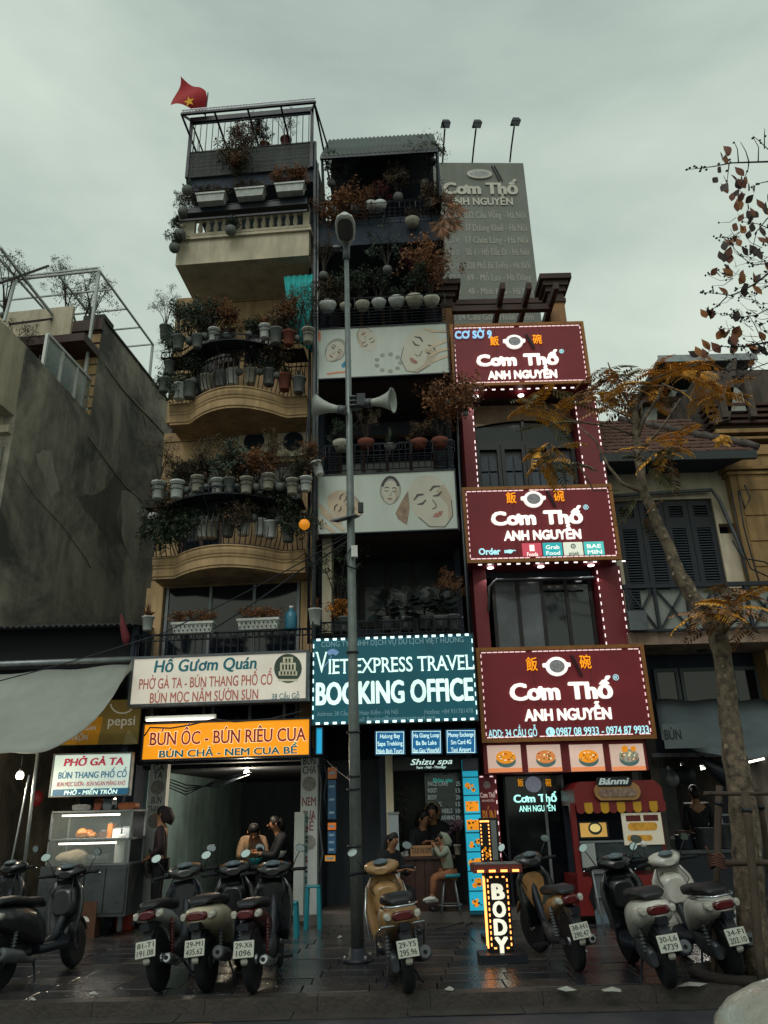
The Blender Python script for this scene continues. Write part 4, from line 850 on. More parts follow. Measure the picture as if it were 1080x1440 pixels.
# billboards -------------------------------------------------------
bface = mat('billboard_print', 'B2BAB0', .5, var=.08, scale=.8, bump=0, streak=.12)
ink = mat('billboard_ink', '3A3634', .6, var=0); skin_p = mat('billboard_skin', 'B9A78E', .55, var=.25, scale=4, bump=0); lip = mat('billboard_lip', '9A6E5E', .6, var=.2); oran = mat('billboard_orange', 'C8744A', .6, var=0); shade_p = mat('billboard_grey', '8D8F86', .6, var=.2)
skin2 = mat('billboard_pale_skin', 'B4B0A0', .55, var=.07, scale=3); ink = mat('billboard_soft_ink', '4E4A46', .6, var=.3, scale=20); hairp = mat('billboard_hair', '6E665C', .6, var=.3, scale=12)
def face(t, D_, cx, cy, s_, rot, eyes='closed', hair=True, fill=skin2):
 c_, n_ = math.cos(R(rot)), math.sin(R(rot)); P = lambda x, y: (cx + (x * c_ - y * n_) * s_, cy + (x * n_ + y * c_) * s_)
 C = lambda pts: [P(*p) for p in pts]; n = 26; rev = lambda q: q[::-1]
 if hair: b = MB(); D_.poly(b, rev(C([(.84 * math.cos(a), -.12 + 1.05 * math.sin(a)) for a in [6.283 * k / n for k in range(n)]])), .001); b.build('printed_hair', shade_p, t)
 b = MB(); D_.poly(b, rev(C([(.7 * math.cos(a) * (1 - .18 * max(0, math.sin(a))), .05 + .95 * math.sin(a)) for a in [6.283 * k / n for k in range(n)]])), .002); b.build('printed_face', fill, t)
 b = MB(); D_.poly(b, rev(C([(.28, -.2), (.62, -.3), (.66, .2), (.4, .75), (.2, .9), (.42, .4)])), .003); b.build('printed_shadow', mat('billboard_soft_shade', 'A89C88', .6, var=.1), t)
 k = s_ * .00024; b = MB()
 for sg in (-1, 1):
  D_.stroke(b, C([(sg * .12, -.3), (sg * .3, -.37), (sg * .5, -.28)]), [k * 3, k * 4.5, k * 2], .005)
  D_.stroke(b, C([(sg * .13, -.1), (sg * .3, -.04 if eyes == 'closed' else -.17), (sg * .46, -.1)]), [k * 2, k * 4, k * 2], .005)
  if eyes != 'closed': D_.ell(b, *P(sg * .3, -.1), .06 * s_, .06 * s_, .005)
 D_.stroke(b, C([(.06, .0), (.09, .22), (0, .29), (-.09, .26)]), k * 1.6, .005); D_.stroke(b, C([(-.62, .3), (-.45, .75), (0, 1.0), (.4, .8), (.62, .3)]), k * 1.4, .005); b.build('printed_line', ink, t)
 b = MB(); D_.poly(b, rev(C([(-.2, .5), (-.06, .44), (0, .47), (.06, .44), (.2, .5), (.08, .6), (-.08, .6)])), .006); b.build('printed_lips', lip, t)
t, e_ = sign_box(FC, -.86, (443.5, 458, 631, 530), .1, bface, darkmet, 'face_billboard', 'upper pale spa billboard with three faces', 'billboard', fw_=.02); D_ = Draw(FC, -.86)
face(t, D_, 471, 494, 17, 38, 'open'); face(t, D_, 516, 478, 19, 150, 'closed', False); face(t, D_, 592, 492, 36, 34, 'closed', False)
b = MB(); [D_.stroke(b, p_, w_, .007) for p_, w_ in (([(630, 478), (612, 485), (598, 495)], .06), ([(631, 490), (616, 494), (602, 502)], .06), ([(631, 500), (618, 504), (607, 509)], .055), ([(628, 466), (610, 466), (596, 462)], .05))]; b.build('printed_finger', skin_p, t)
b = MB(); [D_.ell(b, 546 + 17 * math.cos(k_ * .7), 510 + 12 * math.sin(k_ * .7), 3.4, 2.6, .004) for k_ in range(9)]; b.build('printed_vignette', shade_p, t)
b = MB(); D_.quad(b, 446, 466, 451, 480, .004); D_.stroke(b, [(460, 526), (474, 524), (487, 523)], .03, .004); b.build('printed_ribbon', oran, t)
b = MB(); [D_.ell(b, *q, .004) for q in ((487, 511, 4, 4), (483, 514, 3, 3), (491, 508, 3, 3), (490, 513, 3, 3))]; b.build('printed_flower', mat('billboard_blue', '2A7E9C', .6, var=.2), t)
t, e_ = sign_box(FC, -.86, (438.5, 664, 643, 749), .1, bface, darkmet, 'face_billboard', 'lower pale spa billboard with a hand and sleeping faces', 'billboard', fw_=.02)
face(t, D_, 484, 710, 28, -62, 'closed', False, skin_p); face(t, D_, 549, 692, 18, 4, 'closed'); face(t, D_, 606, 704, 42, -28, 'closed', False)
b = MB(); D_.stroke(b, arc(549, 690, 12, 19, 20, 160), .045, .008); b.build('printed_headband', mat('billboard_dark_band', '3A3836', .6, var=0), t)
b = MB(); D_.poly(b, [(556, 722), (564, 706), (574, 690), (576, 716), (572, 738), (560, 730)], .004); b.build('printed_hair', mat('billboard_brown', '8A7460', .6, var=.4, scale=9), t)
b = MB(); [D_.stroke(b, p_, .06, .008) for p_ in ([(450, 718), (466, 732), (484, 746)], [(444, 728), (458, 740), (470, 748)], [(446, 708), (462, 722), (480, 736)])]; b.build('printed_finger', skin_p, t)
b = MB(); D_.quad(b, 441, 670, 448, 678, .004); D_.quad(b, 504, 708, 511, 716, .004); b.build('printed_ribbon', oran, t)
# teal booking office sign -----------------------------------------
face_t = glow('teal_sign_face', '0A5A66', .42, '0C3A44', noise=.25)
t, e_ = sign_box(FC, -.95, (438.2, 894, 670, 1017.5), .14, face_t, blackp, 'booking_office_sign', 'large teal lit sign reading VIET EXPRESS TRAVEL BOOKING OFFICE', fw_=.02)
yy = -.955; cyt = glow('cyan_white_letters', 'D2F0E8', .78, noise=.22); dim = mat('pale_print', '6E9098', .6, var=0, em='6E9098', es=.35)
px_text('CÔNG TY TNHH DỊCH VỤ DU LỊCH VIỆT HƯƠNG', FC, yy, 452, 899, 652, 906.5, dim, t, off=.01)
px_text('V', FC, yy, 443.5, 917, 461, 946, cyt, t, off=.0, serif=.06); px_text('IET EXPRESS TRAVEL', FC, yy, 462, 924, 665, 944.5, cyt, t, off=.01, serif=.075)
px_text('BOOKING OFFICE', FC, yy, 444, 956.5, 666, 988.5, cyt, t, off=.045)
px_text('Address: 38 Cầu Gỗ - Hoàn Kiếm - Hà Nội', FC, yy, 446, 999.5, 560, 1005.5, dim, t); px_text('Hotline: +84 931781478', FC, yy, 597, 997, 665, 1003.5, dim, t); px_text('Email: Booking@vietexpresstravel.com', FC, yy, 497, 1007, 612, 1013, dim, t)
D_ = Draw(FC, yy); b = MB()
for k_ in range(7): D_.ell(b, 468 + (k_ - 3) * 1.9, 919 - 3 * math.cos((k_ - 3) * .5), 1.6, 4, .003, 10, rot=(k_ - 3) * .25)
D_.stroke(b, [(466, 923), (462, 930), (455, 938)], .015); b.build('flower_logo', mat('flower_blue', '6E8FB8', .6, var=0, em='6E8FB8', es=.4), t)
b = MB(); x0, x1, z0, z1 = e_
for p, q in (((x0 + .04, z0 + .03), (x1 - .04, z0 + .03)), ((x0 + .04, z1 - .03), (x1 - .04, z1 - .03)), ((x0 + .03, z0 + .06), (x0 + .03, z1 - .06)), ((x1 - .03, z0 + .06), (x1 - .03, z1 - .06))): led_line(b, p, q, -.972, .06, .065, .032)
b.build('led_border', led_c, t, kind='stuff')
# three small blue boards
face_b = glow('blue_board_face', '0B6FA8', .5, '0A4A74')
for (px, lines, nm) in (((527, 1027, 570, 1062), ('Halong Bay', 'Sapa Trekking', 'Ninh Binh Tours'), 'left blue tour board reading Halong Bay under the teal sign'), ((577.5, 1026, 621.5, 1061), ('Ha Giang Loop', 'Ba Be Lake', 'Ban Gioc Waterfall'), 'middle blue tour board reading Ha Giang Loop'), ((626.5, 1025, 670, 1060.5), ('Money Exchange', 'Sim Card 4G', 'Taxi Airport'), 'right blue board reading Money Exchange and Sim Card')):
 t, e_ = sign_box(FC, -.85, px, .07, face_b, mat('blue_edge', '0E3E58', .5), 'blue_board', nm, group='small blue tour boards', fw_=.012); b = MB(); D_ = Draw(FC, -.85)
 a, c, d_, f_ = px
 for q in ((a + 2, c + 2, d_ - 2, c + 2.8), (a + 2, f_ - 2.8, d_ - 2, f_ - 2), (a + 2, c + 2, a + 2.8, f_ - 2), (d_ - 2.8, c + 2, d_ - 2, f_ - 2)): D_.quad(b, *q, .003)
 b.build('border_line', cyt, t)
 for i, s_ in enumerate(lines): w_ = (d_ - a - 8) * (1 if len(s_) > 12 else .8); m_ = (a + d_) / 2; px_text(s_, FC, -.854, m_ - w_ / 2, c + 5 + i * 10.5, m_ + w_ / 2, c + 11 + i * 10.5, cyt, t, off=.01)
t, e_ = sign_box(FC, -1.0, (444, 1023, 454, 1061), .1, glow('cyan_side_board', '1FA0CC', .55), mat('blue_edge', '0E3E58', .5), 'blue_board', 'narrow bright cyan board at the left foot of the teal sign', group='small blue tour boards', fw_=.012)
# ground floor: alley on the left, spa booking desk on the right
ax_ = FC.uz(545, 1200, 0)[0]; gz = zc(893) - .2
b = MB(); b.box(CL + .1, CR - .1, 1.0, 1.3, zc(1062, 0) , gz); b.build('shop_lintel', dark, HC)
b = MB(); b.box(ax_ - .1, ax_, 0, 6, 0, zc(1062, 0)); b.build('alley_wall', darkwall, HC)
b = MB(); b.box(CL + .1, CR - .1, -.3, 0, gz - .5, gz + .1); b.build('shop_beam', dark, HC)
b = MB(); b.box(CL, CR, -.35, 6, -.01, .13); b.build('shop_floor', mat('shop_floor', '5A5450', .5, var=.2, scale=3), HC)
x0, x1, z0, z1 = FC.R(543, 1065, 553, 1140, -.1); b = MB(); b.box(x0, x1, -.2, .0, .13, z1 + .2); b.build('shop_post', cream_pale, HC)
# spa sign & glass wall with price list
t, e_ = sign_box(FC, -.25, (552, 1064, 648, 1083), .06, mat('black_sign', '0E1414', .4), blackp, 'spa_sign', 'small black sign reading Shizu spa above the booking desk', fw_=.01)
px_text('Shizu spa', FC, -.254, 577, 1067, 636, 1075, cyt, t, shear=.3, off=.012); px_text('Face - Nail - Massage', FC, -.254, 586, 1077, 627, 1080.5, cyt, t, off=.01)
gl = mat('green_glass_wall', '2F4246', .12, var=.3, scale=1.5, spec=.6)
t = thing('price_list_window', 'greenish shop window with spa price list lettering behind the desk', 'window', FC, (FC.uz(620, 1180, .6)[0], .6, .1))
x0, x1, z0, z1 = FC.R(598, 1086, 652, 1160, .6); b = MB(); b.box(x0, x1, .6, .64, z0, z1); b.build('glass', gl, t)
pt = mat('price_lettering', 'A9B8B4', .5, var=0, em='A9B8B4', es=.25)
px_text('Shizu spa', FC, .59, 608, 1094, 636, 1100, glow('teal_glow', '2FA79A', .5), t, shear=.3, off=.01)
for i, (s_, n_) in enumerate((('FACE CARE', '25'), ('FOOT', '15'), ('BODY', '20'), ('WAXING', '15'), ('CLEAN HEELS', '10'), ('HAIR WASHING', '8'))):
 yq = 1098 + i * 9.6 + 1; px_text(s_, FC, .59, 602, yq, 602 + 3.1 * len(s_), yq + 6, pt, t, off=.01); px_text(n_, FC, .59, 641, yq, 647, yq + 6, pt, t, off=.01)
b = MB(); x0, x1, z0, z1 = FC.R(552, 1083, 598, 1230, .8); b.box(x0, x1 + .05, .8, .85, .1, z1); b.build('shop_back_panel', mat('dim_green_wall', '2A3231', .6, var=.3), HC)
# garland
x, z = FC.uz(566, 1155, .5); t = thing('leaf_garland', 'dry vine garland hanging inside the spa doorway', 'garland', FC, (x, .5, z)); rg = random.Random(4); b = MB()
for k_ in range(7): zz = z - .3 + k_ * .13; bush(rg, (x + rg.uniform(-.06, .06), .5, zz), (.13, .08, .1), 40, .04, .018, 4, b)
b.build('foliage', mat('dry_vine', '5C5A46', .8, var=.4), t); b = MB(); b.tube([(x, .5, z - .4), (x + .03, .5, z + .6)], .01, 5); b.build('stem', twig, t)
# desk
x0, x1, z0, z1 = FC.R(556, 1204, 640, 1285, -.2)
t = thing('reception_desk', 'dark wood reception desk inside the spa doorway', 'desk', FC, ((x0 + x1) / 2, -.2, .13)); wd = mat('dark_walnut', '3B2620', .45, var=.35, scale=7)
n = 6
for i in range(n): b = MB(); b.box(x0 + (x1 - x0) * i / n + .004, x0 + (x1 - x0) * (i + 1) / n - .004, -.2, -.16, .13, z1 - .04); b.build('front_panel', wd, t)
b = MB(); b.box(x0, x1, -.16, .35, .13, z1 - .045); b.build('carcass', brown, t); b = MB(); b.box(x0 - .02, x1 + .02, -.24, .38, z1 - .04, z1); b.build('desk_top', wd, t)
deskz = z1
x0, x1, z0, z1 = FC.R(577, 1191, 620, 1203, -.12); t = thing('desk_sign', 'small wooden board reading TOUR INFORMATION on the desk', 'sign', FC, ((x0 + x1) / 2, -.12, deskz)); b = MB(); b.box(x0, x1, -.12, -.09, deskz, deskz + .145); b.build('board', mat('tan_board', '9C7450', .6, var=.15), t)
text('TOUR INFORMATION', x0 + .02, x1 - .02, deskz + .035, deskz + .115, -.123, mat('menu_black', '17191C', .7, var=0), t, off=.005, serif=.06)
x, z = FC.uz(644, 1206, .0); potted(FC, (x, .0, deskz), 'airy', mat('pink_blossom', '8A6A78', .7, var=.5), 'purple blossom in small pot on the desk end', None, ('tall', white_pl), s=.55, ps=.55)
x, z = FC.uz(565, 1204, -.1); t = thing('paper_stack', 'loose pile of white papers on the left end of the desk', 'papers', FC, (x, -.1, deskz)); b = MB()
for i in range(5): b.rod((x - .12 + .02 * i, -.12 + .02 * i, deskz + .006 + i * .009), (x + .1, -.1 + .01 * i, deskz + .01 + i * .016), .14, .006)
b.build('papers', white, t)
# tall white board beside the scooter
x0, x1, z0, z1 = FC.R(548, 1145, 562, 1285, -.3); t = thing('standing_board', 'narrow grey-white standing board between the alley and the desk', 'board', FC, ((x0 + x1) / 2, -.3, .13)); b = MB(); b.box(x0, x1, -.3, -.26, .14, z1); b.build('panel', mat('grey_white_board', '8D9698', .6, var=.12), t); b = MB(); b.box(x0 - .015, x1 + .015, -.31, -.25, z1, z1 + .03); b.build('cap', alu, t)
# teal vertical picture menu
t, e_ = sign_box(FC, -.45, (650, 1066, 673, 1084), .04, mat('grey_purple_panel', '4A4654', .5), blackp, 'menu_header', 'small dim header board on top of the teal picture menu', fw_=.01)
tq = thing('picture_menu', 'tall teal lit menu column with seven food pictures', 'sign', FC, (FC.uz(668, 1180, -.4)[0], -.4, .13))
x0, _, _, z1 = FC.R(650, 1068, 673, 1090, -.4); x1 = FC.uz(674, 1090, -.4)[0]; x0b, x1b = FC.uz(659, 1280, -.4)[0], FC.uz(684, 1280, -.4)[0]
x0 = (x0 + x0b) / 2; x1 = (x1 + x1b) / 2; b = MB(); b.box(x0, x1, -.4, -.34, .1, z1); b.build('backing', mat('teal_box', '0C5A6A', .5), tq)
hh = (z1 - .14) / 8; fteal = glow('teal_menu_glow', '22A7C4', .62, '1B8AA0', noise=.2); for_ = mat('menu_orange', 'D08020', .6, var=.6, scale=18, tint='3A3A20', em='C87A1A', es=.0)
mo = glow('menu_food_orange', 'E08A14', .55, noise=.3)
for i in range(8):
 za = z1 - (i + 1) * hh; b = MB(); b.box(x0 + .01, x1 - .01, -.412, -.402, za + .012, za + hh - .006); o = b.build('menu_cell', fteal, tq)
 if i: 
  b = MB(); rg = random.Random(i); 
  b.box(x0 + .03, x1 - .03, -.418, -.413, za + .04, za + hh - .08) if i in (2, 3) else None
  for k_ in range(5): b.disc((rg.uniform(x0 + .06, x1 - .06), rg.uniform(za + .08, za + hh - .1)), rg.uniform(.02, .045), -.42 - k_ * .0006, 9)
  b.build('food_picture', mo, tq); b = MB()
  for k_ in range(6): b.disc((rg.uniform(x0 + .05, x1 - .05), rg.uniform(za + .07, za + hh - .09)), rg.uniform(.006, .016), -.425 - k_ * .0006, 7)
  b.build('food_detail', mat('food_dark', '3B2A16', .6, var=0), tq, kind='stuff')
# ------------------------------------------------------------------ red restaurant house
FD = Frame(770, 12.8, 0)
DL, DR = FD.uz(668, 880, 0)[0], FD.uz(878, 880, 0)[0]
zd = lambda py, y=-.6, px=770: FD.uz(px, py, y)[1]
HD = thing('red_restaurant_house', 'dark red clad narrow house with three restaurant signs and LED outlines', 'house', FD, ((DL + DR) / 2, 0, 0))
s3, s2, s1 = (zd(545), zd(456)), (zd(790), zd(683)), (zd(1040), zd(908))
topD = zd(430, 0, 720)
b = MB(); b.box(DL + .02, DL + .12, .3, 9, 0, topD - .4); b.box(DR - .12, DR - .02, .3, 9, 0, topD - .4); b.box(DL, DR, 8.9, 9.0, 0, topD - .4); b.build('side_wall', greywall, HD)
pil = .42
for (za, zb) in ((s2[1] - .2, s3[0] + .02), (s1[1] - .2, s2[0] + .02)):
 b = MB(); b.box(DR - pil, DR, -.2, .3, za, zb); b.build('pillar', red_frame, HD)
 b = MB(); b.box(DL, DL + .22, -.2, .3, za, zb); b.build('pillar', red_frame, HD)
for z0, z1 in (s3, s2, s1):
 b = MB(); b.box(DL + .02, DR - .02, -.12, 1.0, z0 + .03, z0 + .4); b.box(DL + .12, DR - .12, 1.0, 8.9, z0 + .1, z0 + .3); b.build('floor_slab', mat('dark_soffit_panel', '2A171B', .5, var=.2), HD)
wallc = mat('tan_wall', '7A6650', .8, var=.2, streak=.4)
# second floor: arched wood doors with small panes
xa, xb = DL + .24, DR - pil - .02; za, zb = s2[1] - .3, zd(598, .1)
b = MB(); npt = 16; zs_ = s3[0] + .03
vs = []
for i in range(npt + 1): x = xa + (xb - xa) * i / npt; vs += [(x, .08, zb + .12 * math.sin(math.pi * i / npt) - .02), (x, .08, zs_)]
b.add(vs, [(2 * i, 2 * i + 2, 2 * i + 3, 2 * i + 1) for i in range(npt)]); b.build('arch_wall', wallc, HD)
doorw = mat('black_lacquer_wood', '15171B', .35, var=.2, spec=.5)
b = MB(); b.box(xa, xb, .14, .18, za, zb + .2); b.build('door_back', doorw, HD)
zt_ = zd(622, .1)
fan = MB(); fan.box(xa, xb, .08, .14, zt_ - .04, zt_ + .03); fan.box((xa + xb) / 2 - .03, (xa + xb) / 2 + .03, .08, .14, zt_ + .03, zb + .12); fo = fan.build('fanlight', doorw, HD)
for k_ in (0, 1): q = MB(); m_ = (xa + xb) / 2; q.box(xa + .04 if k_ == 0 else m_ + .04, m_ - .04 if k_ == 0 else xb - .04, .12, .136, zt_ + .05, zb); q.build('pane', mat('grey_green_glass', '26302F', .12, var=.2), fo, loc=(0, 0, 0))
pane_g = mat('cool_door_glass', '343D47', .12, var=.25, scale=3)
for k_ in range(4):
 a = xa + (xb - xa) * k_ / 4; c = xa + (xb - xa) * (k_ + 1) / 4; b = MB(); b.box(a + .005, a + .07, .06, .14, za, zt_ - .05); b.box(c - .07, c - .005, .06, .14, za, zt_ - .05); b.box(a + .07, c - .07, .06, .14, zt_ - .14, zt_ - .05); dl = b.build('door_leaf', doorw, HD)
 for r_ in range(5):
  for s_ in (0, 1):
   w_ = (c - a - .2) / 2; x_ = a + .08 + s_ * (w_ + .03); z_ = zt_ - .2 - (r_ + 1) * .36; q = MB()
   if r_ == 0:
    pts = [(x_, z_), (x_ + w_, z_), (x_ + w_, z_ + (.2 if s_ else .3)), (x_ + w_ * .5, z_ + .29), (x_, z_ + (.3 if s_ else .2))]
    q.prism(pts, .1, .128)
   else: q.box(x_, x_ + w_, .1, .128, z_, z_ + .32)
   q.build('pane', pane_g, dl, loc=(0, 0, 0))
# first floor sliding glass
za, zb = s1[1] - .3, zd(812, .1)
b = MB(); b.box(xa, xb, .05, .2, zb, s2[0] + .03); b.build('lintel', mat('dark_plaster', '30333A'), HD)
cur = mat('grey_curtain_glass', '596064', .1, var=.25, scale=2)
w = glazed(HD, xa + .1, xb, za, zb, .12, 4, mat('dark_window_frame', '1D1A1A', .5), mat('teal_black_glass', '0D1A22', .06, var=0, spec=.7), .06)
panes = [o for o in w.children if o.name.startswith('pane')]
for o in panes[:2]: o.data.materials[0] = cur
x0, x1, z0, z1 = FD.R(670, 848, 688, 905, -.15); b = MB(); b.box(x0, x1, -.15, .1, z0 - .3, z1); o = b.build('block_pier', cream_pale, HD)
for pyv in (858, 877): q = MB(); xx0, xx1, zz0, zz1 = FD.R(676, pyv - 4, 685, pyv + 4, -.16); q.box(xx0, xx1, -.165, -.152, zz0, zz1); q.build('vent_hole', dark, o, loc=(0, 0, 0))
b = MB(); b.tube([FD.uz(a, c, -.3)[:1] + (-.3,) + FD.uz(a, c, -.3)[1:] for a, c in ((687, 860), (688, 825), (698, 815), (750, 814), (836, 812))], .022, 6); b.build('conduit', greymet, HD)
# roof: pergola beams and capitals
t = thing('roof_pergola', 'brown timber pergola over the top red sign', 'pergola', FD, (0, 0, zd(447, 0)))
for a in (706, 742, 779): p, q = FD.uz(a - 9, 452, -.2), FD.uz(a, 402, -.9); zz = FD.uz(a, 432, -.5)[1]; b = MB(); xx = FD.uz(a - 3, 432, -.5)[0]; b.rod((xx, -1.0, zz + .12), (xx, 1.4, zz + .12), .09, .14); b.build('rafter', brown, t)
for c_, y in ((432, -.45), (423, .6)): x0 = FD.uz(636, c_, y)[0]; x1 = FD.uz(775, c_, y)[0]; z = FD.uz(705, c_, y)[1]; b = MB(); b.box(x0, x1, y, y + .12, z - .06, z + .06); b.build('beam', brown, t)
tanp = mat('tan_pillar', '8F6B4A', .8, var=.2, scale=2, streak=.5)
def capital(px, py_b, py_c, py_t, label, w_=.3):
 x, zb_ = FD.uz(px, py_b, -.2); zc_ = FD.uz(px, py_c, -.2)[1]; zt2 = FD.uz(px, py_t, -.2)[1]; t = thing('roof_pier', label, 'pier', FD, (x, -.2, zb_), 'roof piers'); b = MB(); b.box(x - w_ / 2, x + w_ / 2, -.2, -.2 + w_, zb_ - 1.2, zc_); b.build('shaft', tanp, t)
 b = MB(); h = zt2 - zc_
 for k_, (d, a, c) in enumerate(((.03, 0, .15), (0, .15, .4), (.05, .4, .6), (.1, .6, .8), (.16, .8, 1.0))): b.box(x - w_ / 2 - d, x + w_ / 2 + d, -.2 - d, -.2 + w_ + d, zc_ + h * a, zc_ + h * c)
 b.build('capital', mat('dark_capital', '3E302A', .8), t)
capital(786, 450, 425, 391, 'tan roof pier with dark capital at the right end of the pergola')
capital(631, 455, 432, 399, 'tan roof pier with dark capital beside the upper billboard', .22)
b = MB(); b.box(DL, DR - .3, -.3, 1.2, s3[1] - .1, s3[1] + .08); b.build('roof_ledge', tanp, HD)
b = MB(); b.box(DL + .1, DR - .1, 1.3, 1.5, s3[1] - .1, s3[1] + .5); b.build('roof_wall', tanp, HD)
# LED lines on the pillars
b = MB()
for (za, zb) in ((s2[1] + .02, s3[0] - .02), (s1[1] + .02, s2[0] - .02)):
 for x in (DR - .03, DR - pil + .02): led_line(b, (x, za), (x, zb), -.2, .055, .07, .018)
led_line(b, (DL + .2, s2[1]), (DL + .2, s3[0] - .3), -.2, .06, .06, .02)
b.build('led_line', led_w, HD, kind='stuff')
b = MB()
for z in (s3[0], s2[0]): led_line(b, (DL, z - .03), (DR + .02, z - .03), -.62, .06, .09, .02)
b.build('led_edge', led_w, HD, kind='stuff')
for z0_, xs_ in ((s3[0], (669, 733)), (s2[0], (690, 761, 832))):
 for i_, a in enumerate(xs_):
  x = FD.uz(a, 560 if z0_ == s3[0] else 802, -.35)[0]; b = MB(); b.lathe([(.055, 0), (.055, .012), (.02, .012)], (x, -.35, z0_ - .012), 14); b.build('downlight', glow('downlight_glow', 'FFF4F0', 4), HD)
  l = bpy.data.lights.new('downlight_lamp', 'SPOT'); l.energy = 4; l.spot_size = 2.0; l.color = (1, .95, .93); o = bpy.data.objects.new('downlight_lamp', l); COL.objects.link(o); o.location = FD.w(x, -.35, z0_ - .04)
redface = glow('red_sign_face', '6E1A24', .22, '64161E', noise=.3)
wl = glow('white_letters', 'F0ECE4', .8, noise=.06); cl = glow('cyan_letters', 'A8E0E8', .75); orl = glow('orange_letters', 'F09A12', .8); pk = mat('letter_side', '2A4A50', .5)
cxt = mat('chopstick_black', '17090C', .4, var=0); pic = mat('bowl_print', '55535A', .6, var=.7, scale=30, tint='B9BABC')
def com_tho(t, ext, y, row):
 x0, x1, z0, z1 = ext; W_, H_ = x1 - x0, z1 - z0; X = lambda u: x0 + u * W_; Z = lambda v: z1 - v * H_
 def T(s_, u0, u1, v0, v1, m, off=.0, th=.03, **k): return text(s_, X(u0), X(u1), Z(v1), Z(v0), y - .004, m, t, off=off, thick=th, **k)
 v = {1: (.386, .575, .67, .79, .205), 2: (.336, .52, .60, .72, .17), 3: (.51, .69, .78, .9, .3)}[row]
 T('Cơm', .18, .473, v[0] + .01, v[1], wl, .042, .05); T('Thố', .525, .78, v[0] + .01, v[1], wl, .042, .05); T('ANH NGUYỄN', .255, .757, v[2], v[3], wl, .035, .04)
 T('飯', .292, .358, v[4] - .065, v[4] + .045, orl, 0, .02); T('碗', .61, .676, v[4] - .075, v[4] + .035, orl, 0, .02)
 T('®', .795, .83, v[0] - .06, v[0] + .0, cl, 0, .01)
 r_ = .063 * W_; b = MB(); c = (X(.47), Z(v[4] + .02)); n = 24
 b.prism([(c[0] + r_ * math.cos(-2 * math.pi * k / n) * 1.02, c[1] + r_ * .88 * math.sin(-2 * math.pi * k / n)) for k in range(n)], y - .06, y - .004)
 for s_ in (-1, 1): b.prism([(c[0] + s_ * r_ * .9, c[1] - .02), (c[0] + s_ * r_ * 1.3, c[1] - .0), (c[0] + s_ * r_ * 1.3, c[1] + .05), (c[0] + s_ * r_ * .9, c[1] + .06)][::-s_ if s_ < 0 else 1][:: 1], y - .05, y - .006)
 o = b.build('bowl_emblem', wl, t); b = MB(); b.disc(c, r_ * .72, y - .063, 20, r_ * .6); b.build('emblem_print', pic, o, loc=(0, 0, 0))
 for k in (0, 1): b = MB(); b.rod((X(.557 + k * .012), y - .03, Z(v[4] - .1)), (X(.605 + k * .012), y - .03, Z(v[4] + .13)), .018); b.build('chopstick', cxt, t)
 if row == 1:
  T('ADD: 34 CẦU GỖ', .04, .32, .87, .945, cl, .012, .012); T('0987 08 9933 - 0974 87 9933', .43, .962, .865, .945, cl, .016, .012)
  b = MB(); b.disc((X(.397), Z(.905)), .07, y - .012, 20); o = b.build('phone_icon', cl, t); D2 = MB(); c = (X(.397), Z(.905)); D2.add([(c[0] + .035 * math.cos(a) * k_, y - .015, c[1] + .04 * math.sin(a) * k_) for k_, aa in ((1, (2.0, 2.6, 3.14, 3.7, 4.3)), (.55, (4.3, 3.7, 3.14, 2.6, 2.0))) for a in aa], [tuple(range(10))]); D2.build('handset', redface, o, loc=(0, 0, 0))
 if row == 2:
  T('Order', .085, .225, .815, .895, cl, .03, .02); T('☛', .25, .325, .83, .885, cl, 0, .02)
  for k, (u0, u1, m_, s_) in enumerate(((.366, .492, 'C04858', ('Foods',)), (.5, .625, '2AA5AC', ('Grab', 'Food')), (.633, .758, 'D8DCCB', ('gojek',)), (.766, .895, '4CB8B4', ('BAE', 'MIN')))):
   bm = glow('badge_%d' % k, m_, .6, m_); q = MB(); q.box(X(u0), X(u1), y - .035, y - .004, Z(.935), Z(.765)); o = q.build('app_badge', bm, t, bevel=.012)
   lt = [wl, wl, mat('badge_teal', '1A5A54', .5, var=0), wl][k]
   if k == 0: q = MB(); q.box(X((u0 + u1) / 2) - .04, X((u0 + u1) / 2) + .04, y - .04, y - .036, Z(.87), Z(.79)); q.build('lettering', wl, o, loc=(0, 0, 0))
   if k == 2: q = MB(); cc = ((X((u0 + u1) / 2)), Z(.82)); q.tube([(cc[0] + .035 * math.cos(a), y - .04, cc[1] + .035 * math.sin(a)) for a in [6.28 * i / 12 for i in range(13)]], .008, 5, False); q.disc(cc, .012, y - .041, 8); q.build('lettering', lt, o, loc=(0, 0, 0))
   for j, s__ in enumerate(s_):
    n_ = len(s_); zz1 = Z(.8 + j * .075) if n_ == 2 else Z(.885); hgt = .05 * H_; uu = .018
    o2 = text(s__, X(u0 + uu + (0 if n_ == 2 else .01)), X(u1 - uu - (0 if n_ == 2 else .01)), zz1 - hgt, zz1, y - .037, lt, o, off=.02); o2.location = (0, 0, 0)
 if row == 3: T('CƠ SỞ 9', .035, .31, .115, .235, glow('blue_letters', '8FC0E0', .75), .03, .03)
